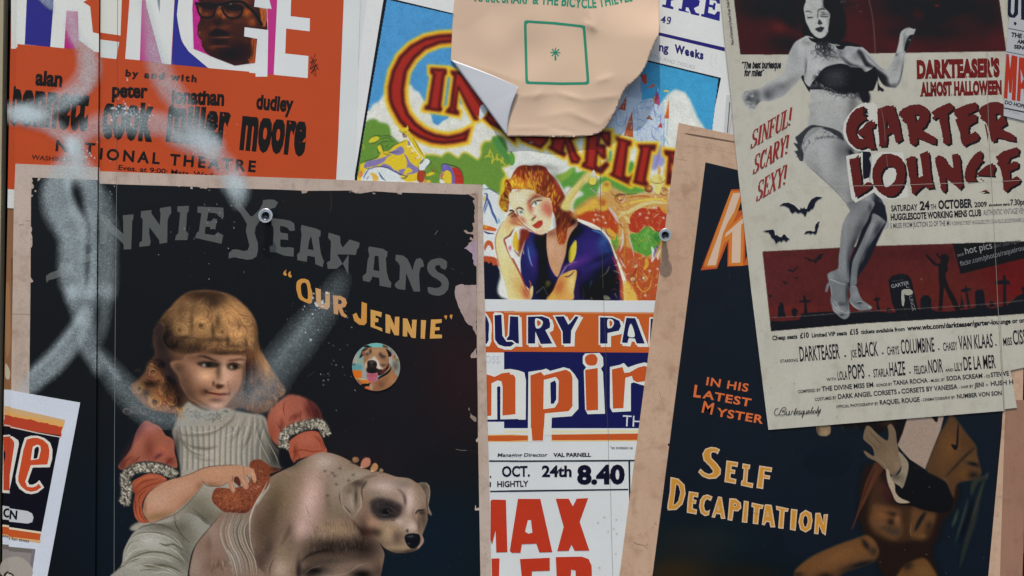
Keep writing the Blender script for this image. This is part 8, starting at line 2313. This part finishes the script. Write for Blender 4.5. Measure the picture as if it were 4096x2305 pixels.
A.F('890 170 960 190 1060 260 1200 350 1320 600 1350 900 1240 1000 1100 760 1040 500 950 300', '8f9084', soft=16); A.F('900 180 980 200 1040 250 980 270 900 250', '5c4a3a', soft=12); A.F('1040 480 1130 500 1130 640 1100 720 1040 640', 'a0a8a4', soft=10); A.B(1220, 720, 80, 130, '5f594e', 0.9); A.B(1250, 560, 60, 40, '6a6428', 0.8); A.B(1240, 480, 60, 60, 'b0a890', 0.8); A.B(1250, 900, 50, 70, '8c9084', 0.8); A.B(1110, 320, 14, 14, '3a3a40', 0.7)
A.F('420 250 440 210 500 190 620 240 600 250 500 255', '17181c', soft=5)
# body
A.solid('550 1240 600 1130 760 1080 800 1000 1000 880 1100 760 1170 830 1220 930 1290 1000 1290 1120 1150 1300 900 1400 560 1400 545 1300', '9a6a48', soft=5)
A.B(1100, 1000, 110, 160, 'a8744e', 0.8); A.B(850, 1180, 120, 130, '6b4834', 0.8); A.B(700, 1300, 120, 60, '8a5c40', 0.8); A.B(600, 1250, 50, 90, 'b09a84', 0.85); A.B(1180, 1120, 80, 80, 'b0805a', 0.7); A.B(980, 1060, 50, 130, '7c543c', 0.5, rot=30); A.clip = None
# head
A.solid('420 290 470 260 600 250 780 250 960 262 1000 300 1040 400 1060 520 1050 620 1100 720 1060 800 980 870 900 930 800 960 700 930 560 920 500 880 460 780 420 680 405 560 420 420 430 380', 'a47a58', soft=5)
A.B(740, 340, 200, 80, 'b3865f', 0.8); A.B(480, 540, 70, 90, '8f6043', 0.8); A.B(940, 560, 90, 60, '8a5c42', 0.8); A.B(900, 700, 110, 50, '5a4038', 0.9); A.B(620, 480, 80, 60, 'a88766', 0.6); A.B(1030, 700, 40, 90, '7a4c34', 0.8); A.B(950, 420, 60, 60, 'a5744f', 0.7)
A.F('690 470 720 520 790 600 820 700 850 740 880 790 820 800 760 780 740 700 720 600 640 570 540 590 490 680 470 780 450 700 520 570 620 530', 'cfc4b4', soft=8)
A.B(585, 350, 36, 70, '2a2422', 0.85); A.B(840, 430, 50, 60, '2e2523', 0.85); A.B(500, 430, 60, 40, '4a3c34', 0.8); A.B(900, 490, 70, 45, '33292a', 0.9); A.B(505, 430, 30, 26, '6d675a', 0.9); A.B(900, 490, 24, 20, '5d6064', 0.9); A.B(510, 432, 14, 14, '1a1715', 0.9); A.B(905, 490, 12, 12, '141416', 0.9); A.L('450 420 500 390 560 400', '241c1a', 14, soft=5, a=0.8); A.L('850 460 910 450 990 490', '241c1a', 14, soft=5, a=0.8)
A.clip = None
A.solid('500 640 520 590 600 570 680 580 740 630 750 700 730 760 800 800 860 800 870 850 800 890 700 910 560 910 490 870 480 800 510 740', '26201f', soft=6)
A.B(620, 620, 80, 40, '5c4c4a', 0.8); A.B(550, 660, 22, 26, '0e0d0e', 0.9); A.B(675, 680, 34, 26, '0e0d0e', 0.9); A.B(600, 690, 30, 40, '4a3c3c', 0.7); A.B(660, 720, 30, 8, '6a5a58', 0.7); A.B(620, 830, 120, 60, '1a1717', 0.8); A.B(820, 800, 50, 30, '4a403c', 0.8); A.clip = None
A.L('450 740 480 800 500 870 520 900', 'a09080', 12, soft=4, a=0.6)
A.F('490 930 530 890 600 905 700 900 770 880 780 960 760 1020 720 1090 640 1140 570 1120 520 1060 490 990', 'b4606f', soft=5); A.B(620, 960, 100, 40, '9c4a58', 0.7); A.L('780 960 770 1030 700 1105', 'c9a8a0', 9, soft=3, a=0.8); A.L('700 1090 760 1060 775 1000', '4a2a2a', 8, soft=3, a=0.6)
A.F('780 870 870 830 960 770 1030 700 1050 640 1040 760 960 860 880 930 800 960 770 930', '2a1a18', soft=5); A.L('800 900 880 850 960 780', 'a03a44', 16, soft=4, a=0.8); A.L('830 930 920 860 990 780', '9a7058', 10, soft=3, a=0.8); A.L('840 740 900 780 930 800', 'c0b0a4', 4, a=0.6)
A.F('770 1050 800 990 900 930 1000 860 1080 780 1100 720 1110 790 1060 880 960 960 860 1010', '15181a', soft=4)
A.F('300 510 340 420 370 330 430 270 540 260 500 300 440 340 430 400 430 460 380 480 350 510', '33241e', soft=4); A.F('370 360 430 340 440 380 420 470 385 440', '8c5048', soft=5); A.L('400 300 460 265 540 260', 'b08a6c', 10, soft=3)
A.F('975 290 1010 290 1080 340 1140 430 1120 460 1050 490 1020 400', '1a1616', soft=4); A.F('1000 280 1060 320 1120 400 1180 440 1220 490 1200 560 1215 590 1190 600 1140 560 1115 480 1110 400 1050 330', 'ad8066', soft=4); A.B(1200, 490, 22, 40, '5a3c30', 0.8)
A.grain(0.025)
c0 = np.array([1505.5, 1467.9]); R0 = 95.2
vp = [c0.copy()]
NR, NS = 62, 260
for i in range(1, NR + 1):
    t = np.linspace(0, 2 * math.pi, NS, endpoint=False)
    vp.append(np.stack([c0[0] + R0 * i / NR * np.cos(t), c0[1] + R0 * i / NR * np.sin(t)], 1))
vp = np.vstack(vp)
fs = [(0, 1 + k, 1 + (k + 1) % NS) for k in range(NS)]
for i in range(NR - 1):
    b1, b2 = 1 + i * NS, 1 + (i + 1) * NS
    fs += [(b1 + k, b2 + k, b2 + (k + 1) % NS, b1 + (k + 1) % NS) for k in range(NS)]
xi = np.clip((vp[:, 0] - A.x0) / A.st, 0, A.w - 1.001); yi = np.clip((vp[:, 1] - A.y0) / A.st, 0, A.h - 1.001)
x_, y_ = xi.astype(int), yi.astype(int); fx, fy_ = (xi - x_)[:, None], (yi - y_)[:, None]
cc = (A.c[y_, x_] * (1 - fx) + A.c[y_, x_ + 1] * fx) * (1 - fy_) + (A.c[y_ + 1, x_] * (1 - fx) + A.c[y_ + 1, x_ + 1] * fx) * fy_
me = make_mesh('photo_print', to_world(vp, 9.2 * SHEET), fs, lin(cc)); fix(me)
link('photo_print', me, M['print'], ds)
tt = np.linspace(0, 2 * math.pi, 180, endpoint=False)
raw()
sheet(ds, np.stack([c0[0] + 95.6 * np.cos(tt), c0[1] + 95.6 * np.sin(tt)], 1).ravel(), 'a9a9a4', 9, thick=1.8, name='backing')

# ------------------------------------------------------------------ two hollow steel fixings
def metal(name, c=(0.62, 0.63, 0.64), rough=0.22):
    m, N, L, b = new_mat(name)
    b.inputs['Base Color'].default_value = (*c, 1); b.inputs['Metallic'].default_value = 1; b.inputs['Roughness'].default_value = rough
    geo = N.new('ShaderNodeNewGeometry'); n = N.new('ShaderNodeTexNoise'); n.inputs['Scale'].default_value = 400; n.inputs['Detail'].default_value = 3
    L.new(geo.outputs['Position'], n.inputs['Vector'])
    r = N.new('ShaderNodeMapRange'); r.inputs['To Min'].default_value = rough * 0.7; r.inputs['To Max'].default_value = rough * 1.5
    L.new(n.outputs[0], r.inputs['Value']); L.new(r.outputs[0], b.inputs['Roughness'])
    return m
M['steel'] = metal('bright_steel', rough=0.3)
M['steel_dark'] = metal('bore_steel', (0.12, 0.12, 0.12), 0.35)  # darkened tone puts the shade of the hole into the colour
def lathe(name, prof, mat, parent, centre, n=72, closed=False):
    """prof: list of (radius, distance from the wall) in tracing units"""
    v = []
    for r, d in prof:
        for k in range(n):
            t = 2 * math.pi * k / n
            v.append(((centre[0] + r * math.cos(t) - CX) * K, -d * K, -(centre[1] + r * math.sin(t) - CY) * K))
    f = []
    m = len(prof)
    for i in range(m if closed else m - 1):
        j = (i + 1) % m
        for k in range(n):
            f.append((i * n + k, i * n + (k + 1) % n, j * n + (k + 1) % n, j * n + k))
    me = bpy.data.meshes.new(name); me.from_pydata(v, [], f)
    bm = bmesh.new(); bm.from_mesh(me); bmesh.ops.recalc_face_normals(bm, faces=bm.faces[:])
    for q_ in bm.faces: q_.smooth = True
    bm.to_mesh(me); bm.free()
    me.set_sharp_from_angle(angle=math.radians(35)) if hasattr(me, 'set_sharp_from_angle') else None
    return link(name, me, mat, parent)
def fixing(cx, cy, r, H, label, dark=0.5):
    k = 1 - H * K / 2.0
    c = (CX + (cx - CX) * k, CY + (cy - CY) * k)
    t = thing('hollow_steel_fixing', label, 'metal fixing', c, 'hollow steel fixings standing off the wall')
    s = r / 28.0
    lathe('flange', [(18 * s, H - 6), (26.5 * s, H - 6), (28 * s, H - 4.5), (28 * s, H - 1.2), (26.8 * s, H), (21.5 * s, H), (20.4 * s, H - 1.2), (19.8 * s, H - 3.2), (18.6 * s, H - 3.2), (17.6 * s, H - 0.8), (16.2 * s, H - 0.6), (15.2 * s, H - 2), (15 * s, H - 5), (18 * s, H - 6)], M['steel'], t, c)
    lathe('shank', [(8 * s, 1.5), (9 * s, 12), (16.8 * s, H - 14), (17 * s, H - 5.8)], M['steel_dark'], t, c)
    pr = []
    d = H - 5
    while d > H - 26:
        pr += [(14.6 * s, d), (13.0 * s, d - 1.3)]
        d -= 2.6
    pr += [(7 * s, H - 30), (0.3, H - 31)]
    lathe('threaded_bore', pr, M['steel_dark'], t, c, n=64)
fixing(1061.3, 863.2, 28.8, 50, 'steel fixing on the dark girl poster, over the tall grey letter Y')
fixing(2661.3, 940.0, 25.6, 50, 'steel fixing where the beige margin meets the pantomime picture, with a long shadow')

# ------------------------------------------------------------------ spray paint
m, N, L, b = new_mat('white_spray_paint')
at_ = N.new('ShaderNodeVertexColor'); at_.layer_name = 'Col'
L.new(at_.outputs['Color'], b.inputs['Base Color']); b.inputs['Roughness'].default_value = 0.55; b.inputs['Specular IOR Level'].default_value = 0.3
tr = N.new('ShaderNodeBsdfTransparent'); mx = N.new('ShaderNodeMixShader')
L.new(at_.outputs['Alpha'], mx.inputs[0]); L.new(tr.outputs[0], mx.inputs[1]); L.new(b.outputs[0], mx.inputs[2])
L.new(mx.outputs[0], N['Material Output'].inputs['Surface'])
M['spray'] = m
A = Art(26, -10, 1512, 1720, 3.1, 'c8d8dc')
D = np.zeros((A.h, A.w), dtype=np.float32)
def spray(spec, wds, a, soft=22, closed=False):
    global D
    p = spline(P(spec), closed, 8)
    if closed:
        mk = A.mask(p, W(soft))
    else:
        mk = A.mask(ribbon(p, [W(v) * 1.04 for v in wds]), W(soft * 1.7 + 6))
    if mk is None: return
    m_ = mk[0] * a
    D[mk[1]] = 1 - (1 - D[mk[1]]) * (1 - m_)
crop(0, 0)
spray('360 -60 480 -20 560 20 560 90 545 115 470 70', 0, 0.5, 10, closed=True)
spray('740 90 740 220 770 380 860 500 920 640 900 780 820 900 680 1000 480 1080 300 1140 190 1160 80 1170', [110, 115, 120, 190, 200, 190, 200, 190, 170, 150], 0.55)
spray('880 560 930 660 900 820 820 930 700 1020', [50, 90, 90, 60], 0.3)
spray('60 1075 190 1130 330 1180 470 1230 610 1330 740 1449 800 1520', [110, 190, 210, 180, 150, 120, 110], 0.5)
spray('60 1150 190 1160 330 1170 460 1180', [90, 120, 110, 60], 0.45)
spray('740 1500 800 1400 900 1320 1000 1260 1150 1230 1300 1220 1500 1240 1700 1270 1900 1340 2080 1430 2200 1520', [150, 160, 180, 200, 230, 240, 230, 210, 200, 200, 200], 0.5, 30)
spray('1440 -60 1480 80 1520 300 1560 520 1620 720 1700 880 1800 1020 1900 1160 2010 1320 2120 1449 2200 1540', [60, 80, 130, 180, 220, 220, 210, 200, 200, 180, 160], 0.5, 26)
crop(0, 1)
spray('740 -60 780 60 740 180 640 330 570 500 640 700 740 860 770 1000 750 1150 745 1300 770 1449 800 1560', [150, 150, 200, 260, 210, 230, 260, 230, 220, 220, 200, 190], 0.55, 30)
spray('700 330 700 480 740 620 800 740 840 860 830 960', [40, 60, 70, 90, 80, 40], 0.4, 16)
spray('760 -40 800 120 880 300 940 480 955 700 960 850 965 1000 960 1200 940 1449 900 1560', [120, 130, 220, 180, 150, 70, 60, 80, 110, 130], 0.5, 16)
spray('700 0 760 120 740 240 720 340', [120, 200, 260, 300], 0.4, 40)
spray('1060 460 1080 600 1090 760 1100 900 1085 1100 1085 1300 1080 1449 1060 1560', [30, 90, 140, 160, 170, 170, 160, 160], 0.36, 26)
spray('1700 -90 1900 -10 2060 60 2200 160 2300 280 2370 400 2400 500 2400 590 2390 640', [150, 170, 190, 210, 230, 250, 200, 120, 60], 0.5, 30)
spray('2330 300 2380 420 2400 540', [100, 150, 80], 0.4, 26)
crop(0, 2)
spray('770 -20 780 120 800 250 820 360', [200, 170, 120, 60], 0.42, 22)
spray('950 -30 920 120 880 260 800 430 680 600 540 760 400 880 300 990 200 1060', [70, 110, 140, 190, 210, 220, 200, 170, 100], 0.42, 18)
spray('900 200 900 400 900 560 950 700 1010 860', [60, 150, 190, 130, 60], 0.4, 22)
spray('1080 -30 1060 200 1040 400 1020 540', [150, 110, 80, 30], 0.3, 26)
spray('1000 620 1060 760 1180 920 1320 1080 1450 1210 1600 1290 1800 1320 2050 1270 2250 1160', [60, 150, 200, 230, 230, 200, 160, 130, 90], 0.30, 40)
spray('1000 650 1060 740 1150 850 1220 930', [40, 50, 50, 40], 0.3, 14)
spray('2250 1160 2400 1120 2600 980 2760 820 2920 640 3080 440 3220 260 3340 90 3420 -60 3470 -160', [120, 220, 280, 300, 300, 280, 240, 190, 130, 60], 0.27, 60)
spray('2760 800 2900 600 3050 400 3150 250', [60, 70, 60, 50], 0.2, 20)
spray('2480 1200 2700 1130 2900 950', [200, 200, 60], 0.14, 70)
crop(0, 1)
spray('500 380 480 560 500 700 560 820 620 900 650 1000 650 1200 660 1449', [50, 80, 90, 80, 70, 60, 60, 50], 0.3, 26)
spray('690 330 710 520 760 660 850 780 870 880 850 1000 850 1200 850 1449', [30, 50, 60, 60, 60, 50, 40, 40], 0.38, 12)
spray('880 560 930 760 955 950 955 1200 930 1449', [20, 24, 30, 34, 36], 0.4, 8)
spray('720 40 760 140 740 240', [60, 110, 120], 0.5, 30)
crop(0, 2)
spray('880 190 800 340 700 480 600 600 500 710 400 800 320 880', [24, 40, 44, 40, 40, 40, 40], 0.42, 9)
spray('760 560 640 720 500 860 380 960', [60, 90, 90, 80], 0.22, 26)
crop(0, 0)
spray('810 560 800 700 740 800 640 880', [24, 30, 30, 20], 0.35, 12)
spray('190 1120 330 1150 480 1200', [70, 90, 70], 0.4, 20)
crop(0, 1)
spray('2330 330 2380 420 2390 520', [90, 130, 90], 0.35, 26)
A.clip = None
n1 = vnoise(A.h, A.w, 2.0); n2 = vnoise(A.h, A.w, 14); n3 = rng.random((A.h, A.w)).astype(np.float32)
al = D ** 1.38 * 0.84 * (0.86 + 0.28 * n2)
n4 = vnoise(A.h, A.w, 1.3)
edge_ = np.clip(D * (1 - D) * 4, 0, 1)
al = al * (1 + 0.34 * (n4 - 0.5) * (0.4 + edge_)) + np.where((n3 > 0.93) & (D > 0.05), 0.13 * edge_, 0)
al = al + (n3 - 0.5) * 0.55 * al * (1 - np.clip(al * 1.25, 0, 1)) + (n1 - 0.5) * 0.25 * al * (1 - al)
# splashes
sp_ = []
def drops(cx, cy, sx, sy, n, r0, r1, a=0.9):
    for _ in range(n):
        c_ = P([cx + rng.normal(0, sx), cy + rng.normal(0, sy)])[0]
        r_ = rng.uniform(r0, r1)
        t = np.linspace(0, 6.28, 9)[:-1]
        mk = A.mask(np.stack([c_[0] + r_ * np.cos(t), c_[1] + r_ * 1.1 * np.sin(t)], 1), 0)
        if mk: al[mk[1]] = np.maximum(al[mk[1]], mk[0] * a)
crop(0, 0)
drops(1260, 1140, 110, 50, 46, 1.2, 4.5); drops(1500, 1200, 130, 70, 14, 1.2, 3.6); drops(1330, 1100, 100, 20, 14, 1, 3); drops(2050, 1280, 120, 90, 60, 0.8, 1.6, 0.6); drops(1285, 800, 3, 8, 3, 1.5, 3)
crop(0, 1)
drops(800, 120, 70, 60, 30, 1, 4); drops(1110, 900, 30, 300, 80, 0.8, 2, 0.6); drops(2250, 850, 120, 200, 16, 0.8, 1.8); drops(1900, 1000, 400, 250, 12, 0.8, 1.6)
crop(1, 2)
drops(650, 150, 40, 50, 14, 1.2, 5); drops(560, 330, 60, 70, 12, 1, 2.8); drops(555, 520, 2, 6, 2, 3.4, 4); drops(502, 450, 1, 1, 1, 2.8, 3); drops(700, 550, 300, 300, 26, 0.7, 1.8, 0.7); drops(600, 800, 300, 200, 20, 0.7, 1.5, 0.5)
A.a = np.clip(al, 0, 0.95)
# the white bill was pasted over the paint
raw()
mk = A.mask(P('8 1559 53 1561 328 1609 300 1800 8 1800'), 0)
A.a[mk[1]] *= (1 - mk[0])
gr = thing('spray_graffiti', 'looping white spray-paint lines across the orange poster and the girl poster', 'graffiti', (400, 700))
split_grid('spray_paint', gr, A, 8, 0, mat=M['spray'])
